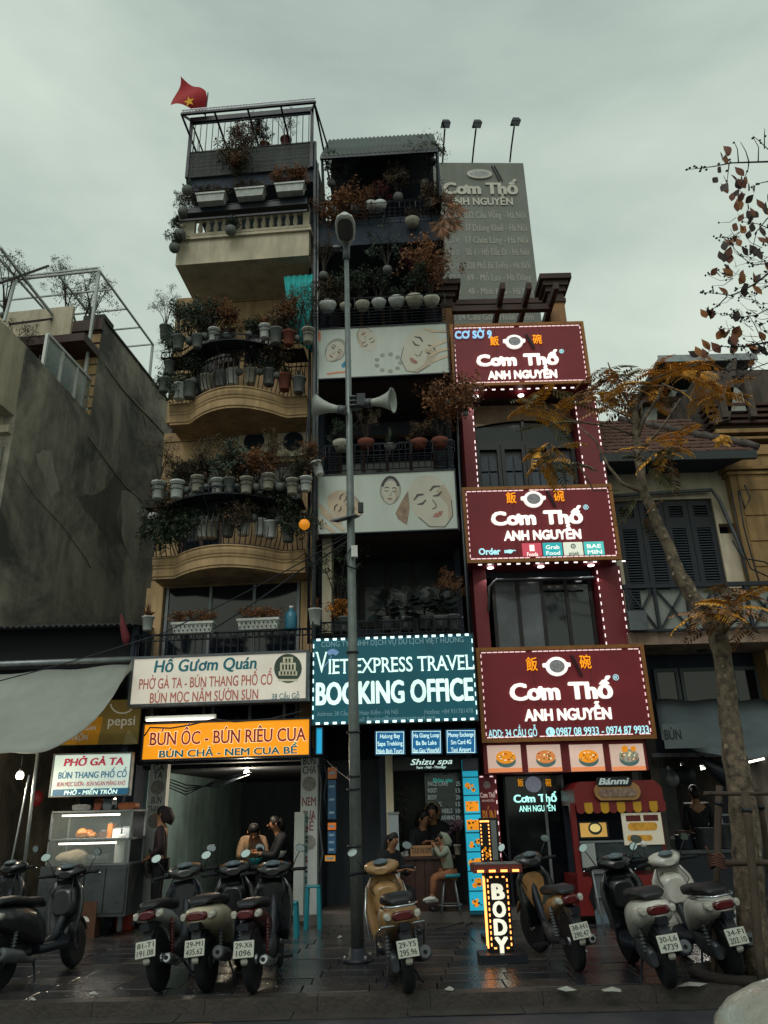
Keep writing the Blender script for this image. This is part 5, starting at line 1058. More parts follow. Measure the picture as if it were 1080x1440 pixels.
def red_sign(px, row, label):
 x0, x1, z0, z1 = FD.R(*px, -.6); t = thing('restaurant_sign', label, 'sign', FD, ((x0 + x1) / 2, -.6, z0), 'red restaurant signs')
 b = MB(); b.box(x0 + .03, x1 - .03, -.585, .0, z0 + .02, z1 - .02); b.build('case', red_paint, t)
 b = MB(); b.box(x0 + .05, x1 - .05, -.6, -.59, z0 + .05, z1 - .05); b.build('face', redface, t)
 for q in ((x0, x1, z0, z0 + .055), (x0, x1, z1 - .055, z1), (x0, x0 + .055, z0 + .055, z1 - .055), (x1 - .055, x1, z0 + .055, z1 - .055)): b = MB(); b.box(q[0], q[1], -.63, -.585, q[2], q[3]); b.build('frame', gold, t)
 for k_ in (1, 2): b = MB(); xx = x0 + (x1 - x0) * k_ / 3; b.box(xx, xx + .006, -.6015, -.6, z0 + .06, z1 - .06); b.build('panel_seam', mat('seam_dark', '3A0E14', .6, var=0), t)
 b = MB(); i_ = .075
 for p, q in (((x0 + i_, z1 - i_), (x1 - i_, z1 - i_)), ((x0 + i_, z0 + i_), (x1 - i_, z0 + i_))): led_line(b, p, q, -.602, .075, .012, .014)
 for p, q in (((x0 + i_, z0 + i_), (x0 + i_, z1 - i_)), ((x1 - i_, z0 + i_), (x1 - i_, z1 - i_))): led_line(b, p, q, -.602, .05, .05, .016)
 b.build('led_border', glow('pink_white_led', 'FFDCDC', .7), t, kind='stuff'); com_tho(t, (x0, x1, z0, z1), -.602, row); return t
red_sign((634.5, 455, 826, 542), 3, 'topmost red restaurant sign, with CO SO 9 lettering in its corner')
red_sign((652, 683.5, 867, 790), 2, 'middle red restaurant sign, with Order and four app badges')
red_sign((673, 908.5, 914, 1042), 1, 'lowest red restaurant sign, with address and phone numbers')
# food picture panel
x0, x1, z0, z1 = FD.R(680, 1043, 910, 1086, -.5); t = thing('picture_board', 'dark red panel carrying four lit food pictures below the lowest sign', 'panel', FD, ((x0 + x1) / 2, -.5, z0)); b = MB(); b.box(x0, x1, -.5, -.1, z0, z1); b.build('panel', red_paint, t)
fp_ = glow('food_picture_face', 'D8B8A8', .5, 'C0A898', noise=.15); fo_ = glow('food_picture_foot', 'E08858', .5)
for i, a in enumerate((686, 742, 802, 859)):
 tt = thing('food_picture', '%s lit picture of a food bowl under the lowest red sign' % ORD[i], 'picture', FD, (FD.uz(a + 22, 1085, -.53)[0], -.53, z0), 'lit food pictures'); q0 = FD.R(a, 1048 - i * .6, a + 47, 1086 - i * .8, -.53)
 b = MB(); b.box(q0[0], q0[1], -.54, -.502, q0[2], q0[3]); b.build('print', fp_, tt); b = MB(); b.box(q0[0], q0[1], -.545, -.5405, q0[2], q0[2] + .06); b.build('caption_band', fo_, tt); cx_, cz_ = (q0[0] + q0[1]) / 2 + .02, (q0[2] + q0[3]) / 2 + .02
 b = MB(); b.disc((cx_, cz_ - .05), .15, -.5415, 20, .1); b.build('bowl', mat('bowl_teal_grey', '4A6A68', .6, em='4A6A68', es=.3, var=.1), tt)
 b = MB(); b.disc((cx_, cz_), .15, -.543, 20, .095); b.build('food', (mo, mat('noodle_red', 'B85A28', .6, var=.7, scale=28, tint='E8B068', em='D07838', es=.35), mo, mat('rice_grey', '9A9A88', .6, var=.7, scale=28, tint='4A4A3A', em='9A9A88', es=.3))[i], tt)
 rg = random.Random(i + 40)
 for nm_, m_, n_ in (('garnish_leaf', mat('garnish_green', '4E6A2A', .6, em='4E6A2A', es=.2, var=.3), 5), ('topping', glow('topping_cream', 'F0D8A8', .55, noise=.2), 9), ('topping', mat('topping_red', 'A8401C', .6, em='A8401C', es=.3, var=.2), 6)):
  b = MB(); [b.disc((cx_ + rg.uniform(-.11, .11), cz_ + rg.uniform(-.055, .06)), rg.uniform(.008, .024), -.5436 - .0003 * k_, 7, rg.uniform(.006, .014)) for k_ in range(n_)]; b.build(nm_, m_, tt, kind='stuff')
 if i == 3: b = MB(); b.disc((cx_ - .05, cz_ + .1), .05, -.544, 12); b.disc((cx_ + .08, cz_ + .1), .04, -.544, 12); b.build('garnish', mo, tt)
# ground floor
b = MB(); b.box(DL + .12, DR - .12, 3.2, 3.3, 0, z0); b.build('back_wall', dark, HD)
b = MB(); b.box(DL, DR, -.3, 3.2, -.01, .13); b.build('floor', mat('shop_floor', '5A5450'), HD)
x0, x1, z0, z1 = FD.R(676, 1090, 705, 1290, -.35); t = thing('red_menu_column', 'red vertical menu column with white LED outline beside teal menu', 'sign', FD, ((x0 + x1) / 2, -.35, .1)); b = MB(); b.box(x0, x1, -.35, -.25, .1, z1); b.build('panel', red_paint, t); b = MB()
for xx in (x0 + .02, x1 - .02): led_line(b, (xx, .2), (xx, z1 - .02), -.352, .05, .09, .018)
led_line(b, (x0, z1 - .02), (x1, z1 - .02), -.352, .05, .07, .018); b.build('led_border', glow('pink_white_led', 'FFDCDC', .7), t, kind='stuff')
b = MB(); b.disc(((x0 + x1) / 2, z1 - .14), .055, -.354, 16); b.build('emblem', mat('emblem_grey', '8A7A78', .6, var=.6, scale=30), t)
text('Cơm Thố', x0 + .04, x1 - .04, z1 - .32, z1 - .25, -.353, mat('pale_letters', 'C0A8A0', .6, var=0, em='C0A8A0', es=.4), t, off=.03); text('ANH NGUYỄN', x0 + .06, x1 - .06, z1 - .38, z1 - .35, -.353, mat('pale_letters', 'C0A8A0'), t)
for j, s_ in enumerate(('BÚN', 'PHỞ', 'MÌ', 'CƠM')): text(s_, x0 + .06, x1 - .05, z1 - .72 - j * .42, z1 - .5 - j * .42, -.353, mat('menu_gold', 'A86A1C', .6, var=0, em='A86A1C', es=.3), t, off=.02)
t = thing('glass_door_sign', 'dark glass door panel with glowing cyan restaurant lettering', 'sign', FD, (FD.uz(750, 1110, .1)[0], .1, .13)); x0, x1, z0, z1 = FD.R(716, 1090, 800, 1300, .1); b = MB(); b.box(x0, x1, .12, .16, z0, z1); b.build('glass_panel', mat('door_black_glass', '0B0F14', .1, var=0, spec=.5), t)
for xx in (x0, (x0 + x1) / 2 + .16, x1): b = MB(); b.box(xx - .02, xx + .02, .09, .12, .13, z1); b.build('stile', alu if xx != x0 else darkmet, t)
px_text('Cơm Thố', FD, .1, 722, 1117, 783, 1128, glow('cyan_glow_letters', 'B8FFF4', .95), t, off=.04); px_text('ANH NGUYỄN', FD, .1, 730, 1132.5, 781, 1141, glow('cyan_glow_letters', 'B8FFF4', .95), t, off=.02); px_text('飯', FD, .1, 728, 1097, 736, 1105, orl, t); px_text('碗', FD, .1, 767, 1097, 775, 1105, orl, t)
x, z = FD.uz(750, 1103, .095); b = MB(); b.disc((x, z), .13, .09, 20, .12); b.build('emblem', mat('emblem_lit', '9A9DA4', .6, var=.6, scale=25, em='8A90A0', es=.3), t)
# ------------------------------------------------------------------ house with the weathered party wall (far left)
wall_q = pixY(30, 700, 13.4); hz = ray(690, 1142); ang = math.degrees(math.atan2(hz.y, hz.x))
FA = Frame(540, 10, 0); FA.o = V((wall_q.x, wall_q.y, 0)); FA.yaw = R(ang); FA.U = V((math.cos(FA.yaw), math.sin(FA.yaw), 0)); FA.D = V((-math.sin(FA.yaw), math.cos(FA.yaw), 0))
HA = thing('weathered_house', 'old house with tall blackened concrete party wall and roof terrace', 'house', FA, (2, 0, 0))
A = lambda px, py: FA.uz(px, py, 0)
pg = [A(-60, 1150), A(300, 1150), A(300, 700), A(262, 590), A(212, 543), A(190, 500), A(148, 453), A(127, 590), A(62, 516), A(37, 497)]
f0 = A(37, 497); s0 = f0[0]; poly = [(s0, -.1), (A(330, 1100)[0] if A(330, 1100)[0] > 0 else 14, -.1)]
sA = A(127, 590)[0]; zlow = (A(62, 516)[1] + A(127, 590)[1]) / 2; zhi = A(148, 453)[1]; send = 15
poly = [(s0, -.1), (send, -.1), (send, zhi), (sA, zhi), (sA, zlow), (s0, zlow + .15)]
wm = mat('blackened_concrete', 'A49D8C', .93, var=.2, scale=.42, streak=.55, ssc=.7, bump=.5, tint='555450')
for nd in wm.node_tree.nodes:
 if nd.type == 'VALTORGB': nd.color_ramp.elements[0].position = .4; nd.color_ramp.elements[1].position = .6
 if nd.type == 'TEX_NOISE' and abs(nd.inputs['Scale'].default_value - .42) < .01: nd.inputs['Distortion'].default_value = .6; nd.inputs['Roughness'].default_value = .7
b = MB(); b.prism(poly, 0, .25); b.build('party_wall', wm, HA)
b = MB(); b.box(sA - .03, sA + .45, -.04, .5, zhi, zhi + .14); b.box(sA + .45, send, -.03, .3, zhi, zhi + .06); b.build('coping', mat('mossy_coping', '3A3B36', .9, var=.3), HA)
# old render: repair patches and the scar of a vanished roof, a few millimetres proud of the wall
rg = random.Random(14)
def wpatch(pp, m, nm, lift=.004):
 q = [A(*p) for p in pp]; c = (sum(p[0] for p in q) / len(q), sum(p[1] for p in q) / len(q)); o_ = []
 for a_, c_ in zip(q, q[1:] + q[:1]):
  for k_ in range(5): t_ = k_ / 5; o_.append((a_[0] + (c_[0] - a_[0]) * t_ + rg.uniform(-.05, .05), a_[1] + (c_[1] - a_[1]) * t_ + rg.uniform(-.06, .06)))
 b = MB(); b.add([(x, -lift, z) for x, z in o_], [tuple(range(len(o_)))]); b.build(nm, m, HA)
pm1 = mat('dark_render_patch', '6A665D', .95, var=.3, scale=1.1, streak=.4, ssc=.9, bump=.4); pm2 = mat('light_render_patch', 'B0A999', .95, var=.2, scale=1.3, streak=.45, ssc=.9, bump=.4)
wpatch([(108, 700), (136, 738), (160, 762), (170, 690), (172, 660), (140, 690)], pm1, 'render_patch'); wpatch([(170, 690), (172, 760), (190, 800), (205, 720), (188, 690)], pm2, 'render_patch')
wpatch([(50, 640), (70, 700), (84, 690), (72, 630)], pm2, 'render_patch', .003)
for pp, r_ in (([(148, 512), (170, 545), (195, 572), (222, 600), (240, 622)], .03), ([(124, 612), (150, 650), (176, 684), (200, 704)], .02), ([(24, 660), (50, 700), (88, 740), (120, 785), (128, 800)], .006), ([(192, 505), (196, 560), (205, 600)], .012)):
 b = MB(); b.tube([(A(*p)[0], -.004, A(*p)[1]) for p in pp], r_, 5); b.build('render_scar', pm2 if r_ > .01 else pm1, HA)
# front rooms of the terrace storey and the street front
b = MB(); b.box(sA, sA + .25, .25, 4.5, zlow - .2, zhi); b.build('terrace_front', cream, HA)
for i in range(9):
 zz = zlow - .1 + i * (zhi - zlow) / 9; q = MB(); q.box(sA - .04, sA, .0, .26, zz + .03, zz + (zhi - zlow) / 9 - .03); q.build('quoin_block', cream, HA)
b = MB(); b.box(sA - .75, sA, -.02, 4.5, zlow + 1.55, zlow + 1.75); b.box(sA - .12, sA + .0, -.05, 4.5, zhi - .35, zhi - .05); b.build('balcony_slab', brown, HA)
b = MB(); b.box(sA - .65, sA - .58, .4, 4.5, zlow + 1.75, zlow + 2.6); b.build('upper_parapet', cream_pale, HA)
glazed_y = MB(); glazed_y.box(sA - .01, sA + .02, .6, 2.2, zlow + .2, zlow + 1.5); glazed_y.build('door_opening', dark, HA)
b = MB(); b.box(s0, s0 + .2, .25, 5, -.1, zlow + .1); b.build('street_front', cream_pale, HA)
zb_ = A(20, 556)[1]
b = MB(); b.box(s0 - .9, s0, .03, 5, zb_ - .35, zb_ + 1.2); b.build('front_parapet', cream_pale, HA)
b = MB(); b.box(s0 - .12, s0, .02, 5, zb_ - .75, zb_ - .6); b.build('cornice', cream_pale, HA)
for i in range(8): zz = zb_ - 1.0 - i * .42; q = MB(); q.box(s0 - .05, s0, .12, .62, zz - .38, zz); q.build('quoin_block', mat('grey_quoin', '7E7D74', .85, var=.25, streak=.5), HA)
b = MB(); b.box(s0 - .2, sA, .3, 5, zlow - .3, zlow - .05); b.build('terrace_floor', greywall, HA)
# glass balustrade along the wall top
gp = mat('pale_balustrade_glass', '8FA09A', .1, var=.15, spec=.6, alpha=.55)
t = thing('glass_balustrade', 'white framed glass balustrade on the weathered wall top', 'balustrade', FA, ((s0 + sA) / 2, .1, zlow))
sa, sb = A(66, 520)[0], A(127, 590)[0]; hg = .95
for i in range(4):
 x_ = sa + (sb - sa) * i / 3; b = MB(); b.box(x_ - .03, x_ + .03, .08, .14, zlow, zlow + hg); b.build('post', white, t)
 if i < 3: x2 = sa + (sb - sa) * (i + 1) / 3; b = MB(); b.box(x_ + .04, x2 - .04, .1, .115, zlow + .06, zlow + hg - .05); b.build('glass_panel', gp, t); b = MB(); n_ = 5; [b.rod((x_ + .15 + (x2 - x_ - .3) * k_ / 4, .3, zlow), (x_ + .15 + (x2 - x_ - .3) * k_ / 4, .3, zlow + .55), .02) for k_ in range(n_)]; b.build('inner_bar', darkmet, t)
b = MB(); b.box(sa, sb, .07, .15, zlow + hg - .03, zlow + hg + .03); b.build('top_rail', white, t)
# steel pergola
alu_w = mat('white_painted_tube', 'A6ADA8', .5, var=.1)
t = thing('steel_pergola', 'thin white steel pergola frame over the roof terrace', 'pergola', FA, (sA, .1, zhi))
zp = A(168, 424)[1] + .0; s_far = A(192, 462)[0]; s_mid = A(145, 388)[0]
fa2 = lambda px, py, y: FA.uz(px, py, y)
zp = FA.uz(145, 388, .1)[1]; s_n = s_mid; s_f = s_n + 3.2
yl = 3.2
for y in (.1, 1.15, 2.2, yl): b = MB(); b.rod((s_n - 3.4 if y > 2 else s_n, y, zp), (s_f, y, zp), .045); b.build('rafter', alu_w, t)
for i in range(9): x_ = s_n - 3.4 + 6.6 * i / 8; y0_ = .1 if x_ >= s_n - .1 else 2.2; b = MB(); b.rod((x_, y0_, zp + .03), (x_, yl, zp + .03), .035); b.build('cross_bar', alu_w, t)
b = MB(); b.rod((s_n, .1, zp + .03), (s_n, 5.5, zp + .03), .05); b.build('cross_bar', alu_w, t)
for (x_, y) in ((s_f, .12), (s_n, .12), (s_n - 1.6, yl), (s_n - 3.3, 2.2)): b = MB(); b.rod((x_, y, zlow), (x_, y, zp), .06); b.build('post', alu_w, t)
b = MB()
for a, c in (((0, 348), (128, 512)), ((22, 392), (6, 452)), ((0, 398), (68, 374)), ((14, 456), (92, 446)), ((30, 475), (116, 467))):
 p, q = FA.uz(*a, .9), FA.uz(*c, .9); b = MB(); b.rod((p[0], .9, p[1]), (q[0], .9, q[1]), .05 if a[0] < 30 else .035); b.build('brace', alu_w if a[1] < 395 else mat('purple_brown_rail', '3A2A30', .6), t)
rg = random.Random(11)
for i, (a, c, s_, nm) in enumerate(((112, 440, 1.6, 'bare twiggy bush rising through the roof pergola'), (130, 415, 1.3, 'higher bare twigs above the pergola corner'), (8, 400, 1.4, 'dark vine tangle at the left edge of the pergola'), (30, 470, 1.0, 'brown vine hanging below the pergola rails'), (110, 575, .6, 'small dark shrub behind the glass balustrade'), (95, 400, 1.2, 'sparse twigs over the left of the pergola'))):
 x, z = FA.uz(a, c + 25, 1.2); potted(FA, (x, 1.2, z - .4), 'tree', (lf_grey, lf_grey, lf_green, lf_brown, lf_green, lf_grey)[i], nm, 'roof twigs on the weathered house', ('round', grey_pl), s=s_, ps=.5, seed=i)
# lean-to in front of the wall: tin roof, box of shade, tarpaulin
FL = Frame(100, 12.4, 0)
lx0, lx1 = FL.uz(-150, 880, 0)[0], FL.uz(200, 880, 0)[0] - .02
zl = lambda py, y=0, px=95: FL.uz(px, py, y)[1]
HL = thing('low_shop', 'low dark street kitchen with a wavy tin roof and grey tarpaulin', 'shop', FL, ((lx0 + lx1) / 2, 0, 0))
b = MB(); corrugated(b, lx0, lx1, -.35, zl(879, -.35), 1.2, zl(879, -.35) + .25, 42, .02); o = b.build('tin_roof', mat('old_dark_tin', '2C2E31', .7, var=.4, scale=2, metal=.2), HL); sl = o.modifiers.new('s', 'SOLIDIFY'); sl.thickness = .015
b = MB(); b.box(lx0, lx1, .0, .1, zl(940), zl(880) - .03); b.build('shade_front', mat('painted_void_shade', '0F1116', .8, var=.3), HL)  # near-black board standing in for the shaded void under the tin roof
b = MB(); b.box(lx0, lx1, 4.5, 4.6, 0, zl(880)); b.build('back_wall', darkwall, HL); b = MB(); b.box(lx0, lx1, .1, 4.5, zl(940) - .1, zl(940)); b.build('ceiling', dark, HL)
b = MB(); b.box(lx0, lx1, -.3, 4.5, -.01, .06); b.build('floor', tile_ms[2], HL)
b = MB(); b.box(lx1 - .1, lx1, -.1, 4.5, 0, zl(880) - .05); b.build('side_wall', darkwall, HL)
tarp = mat('grey_tarpaulin', '8B9088', .6, var=.1, scale=1.2, streak=.12)
t = thing('tarpaulin_awning', 'large grey tarpaulin awning sloping out over the street kitchen', 'awning', FL, (lx1, -.2, zl(940)))
b = MB(); z0 = zl(940, -.15); b.tube([(lx0, -.15, z0 + .07), (lx1 - .02, -.15, z0 + .12)], .05, 8); b.build('roller', steel, t)
# tarp: top edge on the roller, free edge 1.5 m out
top = [FL.uz(px, 948 - px * .075, -.2) for px in range(-140, 186, 13)]
bot = []
for i in range(26):
 t_ = i / 25; px = -140 + 325 * t_
 yb = 1062 - 0.05 * (px + 40) if px < 20 else 1060 - (px / 175) ** 3 * 110
 bot.append((px, yb))
vs = []; nn_ = 26
topl = [FL.uz(-140 + 325 * i / 25, 948 - (-140 + 325 * i / 25) * .075, -.2) for i in range(nn_)]
for j in range(8):
 k_ = j / 7; yy = -.2 - 1.5 * k_
 for i in range(nn_):
  pxb, pyb = bot[i]; e0 = topl[i]; tt_ = i / 25
  yend = -.2 - 1.5 * (1 if tt_ < .75 else 1 - (tt_ - .75) * 2.4); xe, ze = FL.uz(pxb, pyb, yend)
  sag = -.1 * math.sin(math.pi * k_) ; vs.append((e0[0] + (xe - e0[0]) * k_, -.2 + (yend + .2) * k_, e0[1] + (ze - e0[1]) * k_ + sag + .015 * math.sin(i * .9 + j * .5)))
b = MB(); b.add(vs, [(j * nn_ + i, (j + 1) * nn_ + i, (j + 1) * nn_ + i + 1, j * nn_ + i + 1) for j in range(7) for i in range(nn_ - 1)], True); o = b.build('cloth', tarp, t); sl = o.modifiers.new('s', 'SOLIDIFY'); sl.thickness = .006
# prop poles
for i, (a, c, w_) in enumerate((((54, 1050), (24, 1258), .022), ((41, 1090), (-2, 1262), .012))):
 p, q = pixY(*a, 10.9), pixz(c[0] - (6 if i else 3), c[1] + 70, 0); tt = thing('prop_pole', ('thick', 'thin')[i] + ' slanting steel prop pole under the tarpaulin edge', 'pole', WF, tuple(q), 'awning prop poles'); b = MB(); b.tube([p, q], w_, 8); b.build('tube', steel, tt)
 if not i: b = MB(); b.lathe([(.04, 0), (.03, .03), (.02, .05)], q, 8); b.build('foot', darkmet, tt)
# yellow soda banner
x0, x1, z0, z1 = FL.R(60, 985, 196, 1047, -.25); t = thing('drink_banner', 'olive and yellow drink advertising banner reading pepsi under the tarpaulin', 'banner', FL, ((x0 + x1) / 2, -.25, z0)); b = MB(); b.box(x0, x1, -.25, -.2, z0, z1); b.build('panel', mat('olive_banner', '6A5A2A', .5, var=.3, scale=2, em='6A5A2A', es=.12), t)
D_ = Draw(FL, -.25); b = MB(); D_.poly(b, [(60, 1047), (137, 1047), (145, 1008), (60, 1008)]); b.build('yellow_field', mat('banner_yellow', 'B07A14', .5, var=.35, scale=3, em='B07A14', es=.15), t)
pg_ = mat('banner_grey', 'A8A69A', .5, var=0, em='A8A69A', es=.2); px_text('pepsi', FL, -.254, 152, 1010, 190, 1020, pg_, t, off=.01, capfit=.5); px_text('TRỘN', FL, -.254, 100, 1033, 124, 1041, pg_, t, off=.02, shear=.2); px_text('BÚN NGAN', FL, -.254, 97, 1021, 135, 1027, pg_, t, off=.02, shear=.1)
b = MB(); D_.poly(b, [(173, 1047), (175, 1036), (181, 1026), (188, 1034), (194, 1046)], .003); b.build('leaf_print', mat('banner_cream', '8F8358', .5, var=.2), t)
b = MB(); D_.stroke(b, arc(172, 990, 16, 13, 180, 350), .02, .004); b.build('arc_line', pg_, t)
# small white-green light box
t, e_ = sign_box(FL, -.75, (72.5, 1059, 184, 1120), .1, glow('mint_lightbox', 'C8DCD0', .55, '9AA8A0', noise=.1), greymet, 'noodle_menu_sign', 'small pale light box reading PHO GA TA below the tarpaulin', fw_=.02)
yy = -.757; crim = mat('crimson_print', 'A01C3C', .6, var=0, em='A01C3C', es=.35); blu = mat('blue_print', '0F5C84', .6, var=0, em='0F5C84', es=.3)
px_text('PHỞ GÀ TA', FL, yy, 90, 1066, 174, 1076.5, crim, t, off=.04, shear=.12); px_text('BÚN THANG PHỐ CỔ', FL, yy, 82, 1085, 178, 1094, blu, t, off=.02, shear=.06); px_text('BÚN MỌC SƯỜN - BÚN NGAN MĂNG KHÔ', FL, yy, 80, 1099, 176, 1105, crim, t, off=.01, shear=.08)
x0, x1, z0, z1 = FL.R(74, 1109, 182.5, 1119, yy); b = MB(); b.box(x0, x1, yy - .003, yy, z0, z1); b.build('blue_band', mat('blue_band', '10587A', .5, em='10587A', es=.3, var=0), t); px_text('PHỞ - MIẾN TRỘN', FL, yy - .005, 90, 1111, 165, 1117, glow('mint_letters', 'C8E4DC', .7), t, off=.03, shear=.12)
bulb(FL, 28, 1090, -1.35, 'bare bulb hanging from the tarpaulin edge', 30, up_=.25); bulb(FL, 162, 1125, .5, 'small distant bulb below the mint light box', 8, r_=.03, up_=.1)
# glass food cabinet on its cart
x0, x1, z0, z1 = FL.R(68, 1141, 184, 1217, -.6); ct_ = thing('food_cart', 'stainless food cart with lit glass display cabinet', 'food cart', FL, ((x0 + x1) / 2, -.6, .06)); yb_ = .1
st = mat('dull_stainless', '4A4F52', .35, metal=.6, var=.3, scale=4)
b = MB(); b.box(x0 - .05, x1 + .02, -.62, yb_, .25, z0); b.build('body', st, ct_)
for xx in (x0, x1 - .1): 
 for yv in (-.55, 0): b = MB(); b.box(xx, xx + .06, yv, yv + .06, .06, .25); b.build('leg', st, ct_)
for xx in (x0, x1 - .03): 
 for yv in (-.6, yb_ - .03): b = MB(); b.box(xx, xx + .025, yv, yv + .025, z0, z1); b.build('post', alu, ct_)
zm = (z0 + z1) / 2 - .02
for zz, nm in ((z0, 'shelf'), (zm, 'shelf'), (z1, 'top')): b = MB(); b.box(x0, x1, -.6, yb_, zz - .012, zz + .012); b.build(nm, alu, ct_)
b = MB(); b.box(x0 + .03, x1 - .03, yb_ - .02, yb_, z0, z1); b.build('cabinet_back', mat('steel_back', '23282C', .4, var=.2), ct_)
gl2 = mat('clear_glass', 'C8D4D2', .05, var=0, trans=.0, alpha=.12, spec=.5)
b = MB(); b.box(x0 + .03, x1 - .03, -.598, -.59, z0 + .02, z1 - .02); b.build('glass', gl2, ct_)
for zz in (z1 - .05, zm - .05): b = MB(); b.tube([(x0 + .12, -.5, zz), (x1 - .22, -.5, zz)], .014, 6); b.build('tube_lamp', tube_w, ct_)
l = bpy.data.lights.new('cabinet_lamp', 'AREA'); l.shape = 'RECTANGLE'; l.size = 1; l.size_y = .05; l.energy = 9; l.color = (1, .93, .8); o = bpy.data.objects.new('cabinet_lamp', l); COL.objects.link(o); o.location = FL.w((x0 + x1) / 2, -.5, z1 - .08)
for i in range(4): b = MB(); xx = x0 + (x1 - x0) * i / 4; b.box(xx + .01, xx + (x1 - x0) / 4 - .01, -.64, -.622, .3, z0 - .03); b.build('door_panel', st, ct_)
cz1, cx0, cx1 = z1, x0, x1
def lump(name, label, cat, fr, x, y, z, r_, m, sq=.5, n=1, seed=0, group=None):
 t = thing(name, label, cat, fr, (x, y, z), group); rg = random.Random(seed)
 for i in range(n):
  dx, dz = (rg.uniform(-r_, r_), rg.uniform(0, r_ * .4)) if n > 1 else (0, 0); rr = r_ * rg.uniform(.6, 1); b = MB(); b.lathe([(rr * .5, 0), (rr, rr * .35 * sq), (rr * .95, rr * .8 * sq), (rr * .5, rr * 1.3 * sq), (.005, rr * 1.45 * sq)], (x + dx, y + rg.uniform(-.05, .05), z + dz), 10); b.build('piece', m, t)
 return t
food_o = mat('roast_chicken', '9A5A1C', .5, var=.5, scale=14); food_w = mat('white_noodles', 'B8A890', .8, var=.25, scale=22)
lump('roast_chicken', 'orange boiled chicken heap on the middle shelf of the glass cabinet', 'food', FL, x0 + (x1 - x0) * .38, -.3, zm + .014, .1, food_o, .8, 4, 1)
lump('noodle_heap', 'left pile of pale noodles under the lower lamp', 'food', FL, x0 + (x1 - x0) * .14, -.4, z0 + .014, .15, food_w, .7, 3, 2); lump('noodle_heap', 'right bigger pile of pale noodles under the lower lamp', 'food', FL, x0 + (x1 - x0) * .38, -.4, z0 + .014, .18, food_w, .7, 3, 3)
for i, (k_, w_, h_, m_, nm) in enumerate(((.58, .12, .1, brown, 'brown carton'), (.66, .07, .2, food_o, 'orange sauce bottle'), (.76, .14, .13, white, 'white paper box'), (.86, .14, .14, mat('pale_box', '8A8F94', .6), 'grey noodle packet'))):
 xx = x0 + (x1 - x0) * k_; tt = thing('carton', nm + ' on the middle shelf of the glass cabinet', 'box', FL, (xx, -.3, zm + .012)); b = MB(); b.box(xx - w_ / 2, xx + w_ / 2, -.35, -.2, zm + .012, zm + h_); b.build('box', m_, tt); b = MB(); b.box(xx - w_ / 2 + .02, xx + w_ / 2 - .02, -.33, -.22, zm + h_, zm + h_ + .02); b.build('lid', greymet, tt)
for i, (k_, w_, h_, m_, nm) in enumerate(((.3, .3, .09, st, 'steel tray'), (.5, .12, .16, terra, 'brown jar'), (.62, .14, .15, mat('blue_grey_tub', '4A5A66', .5), 'blue-grey tub'), (.86, .26, .1, mat('orange_bag', '8A4A22', .6, var=.4), 'orange parcel'))):
 xx = x0 + (x1 - x0) * k_; tt = thing('storage_box', nm + ' standing on top of the glass cabinet', 'container', FL, (xx, -.3, z1 + .012)); b = MB(); b.sell([(-.42, xx, z1 + h_ / 2 + .014, w_ * .46, h_ * .48), (-.4, xx, z1 + h_ / 2 + .014, w_ / 2, h_ / 2), (-.2, xx, z1 + h_ / 2 + .014, w_ / 2, h_ / 2), (-.18, xx, z1 + h_ / 2 + .014, w_ * .46, h_ * .48)], 12, 4); b.build('tub', m_, tt)
x, z = FL.uz(90 + 73, 1215, -.55); t = thing('paper_roll', 'white roll of paper on the right end of the lower shelf', 'paper roll', FL, (x, -.45, z0)); b = MB(); b.lathe([(.06, 0), (.07, .02), (.07, .36), (.06, .38)], (x, -.45, z0 + .012), 12); b.build('roll', white, t)
for i, a in enumerate((128,)):
 x, z = FL.uz(136, 1212, -.5); t = thing('steel_pot', 'low steel pan in the middle of the lower shelf', 'pan', FL, (x, -.4, z0)); b = MB(); b.lathe([(.16, 0), (.18, .02), (.18, .13), (.17, .13), (.165, .04)], (x, -.4, z0 + .012), 18); b.build('pan', st, t)
# bin and cardboard box
x, _ = FL.uz(174, 1325, -1.3); q = pixz(174, 1308, .0); t = thing('waste_bin', 'red plastic bin with teal lid beside the food cart', 'bin', WF, (q.x, q.y, 0)); b = MB()
b.sell([(0, 0, 0, .1, .1), (.42, 0, 0, .14, .13)], 16, 3); m0 = MB(); rings = []
for z_, hw, hh in ((0, .12, .11), (.02, .13, .12), (.4, .165, .15), (.43, .17, .155)): rings.append([V((q.x + hw * math.copysign(abs(math.cos(a)) ** .6, math.cos(a)), q.y + hh * math.copysign(abs(math.sin(a)) ** .6, math.sin(a)), z_)) for a in [6.2832 * k_ / 16 for k_ in range(16)]])
m0.loft(rings); m0.build('bin_body', mat('red_plastic', '7E2A1E', .45, var=.15), t); m0 = MB(); rings = [[V((q.x + (p.x - q.x) * 1.07, q.y + (p.y - q.y) * 1.07, z_)) for p in rings[-1]] for z_ in (.42, .46)] + [[V((q.x + (p.x - q.x) * .9, q.y + (p.y - q.y) * .9, .485)) for p in rings[-1]]]; m0.loft(rings); m0.build('lid', mat('teal_plastic', '14707C', .4, var=.1), t)
q = pixz(121, 1318, 0); card = mat('brown_cardboard', '4A3022', .8, var=.3, scale=5)
t = thing('cardboard_box', 'brown cardboard box with a pale round mark before the cart', 'box', WF, (q.x, q.y, 0)); b = MB(); b.box(q.x - .14, q.x + .14, q.y - .1, q.y + .12, 0, .45); b.build('box', card, t)
b = MB(); b.add([(q.x - .02 + .08 * math.cos(a) * k_, q.y - .102, .2 + .07 * math.sin(a) * k_) for k_, aa in ((1, (0, .6, 1.2, 1.9, 2.6)), (.4, (2.6, 1.9, 1.2, .6, 0))) for a in aa], [tuple(range(10))]); b.build('printed_mark', white, t)
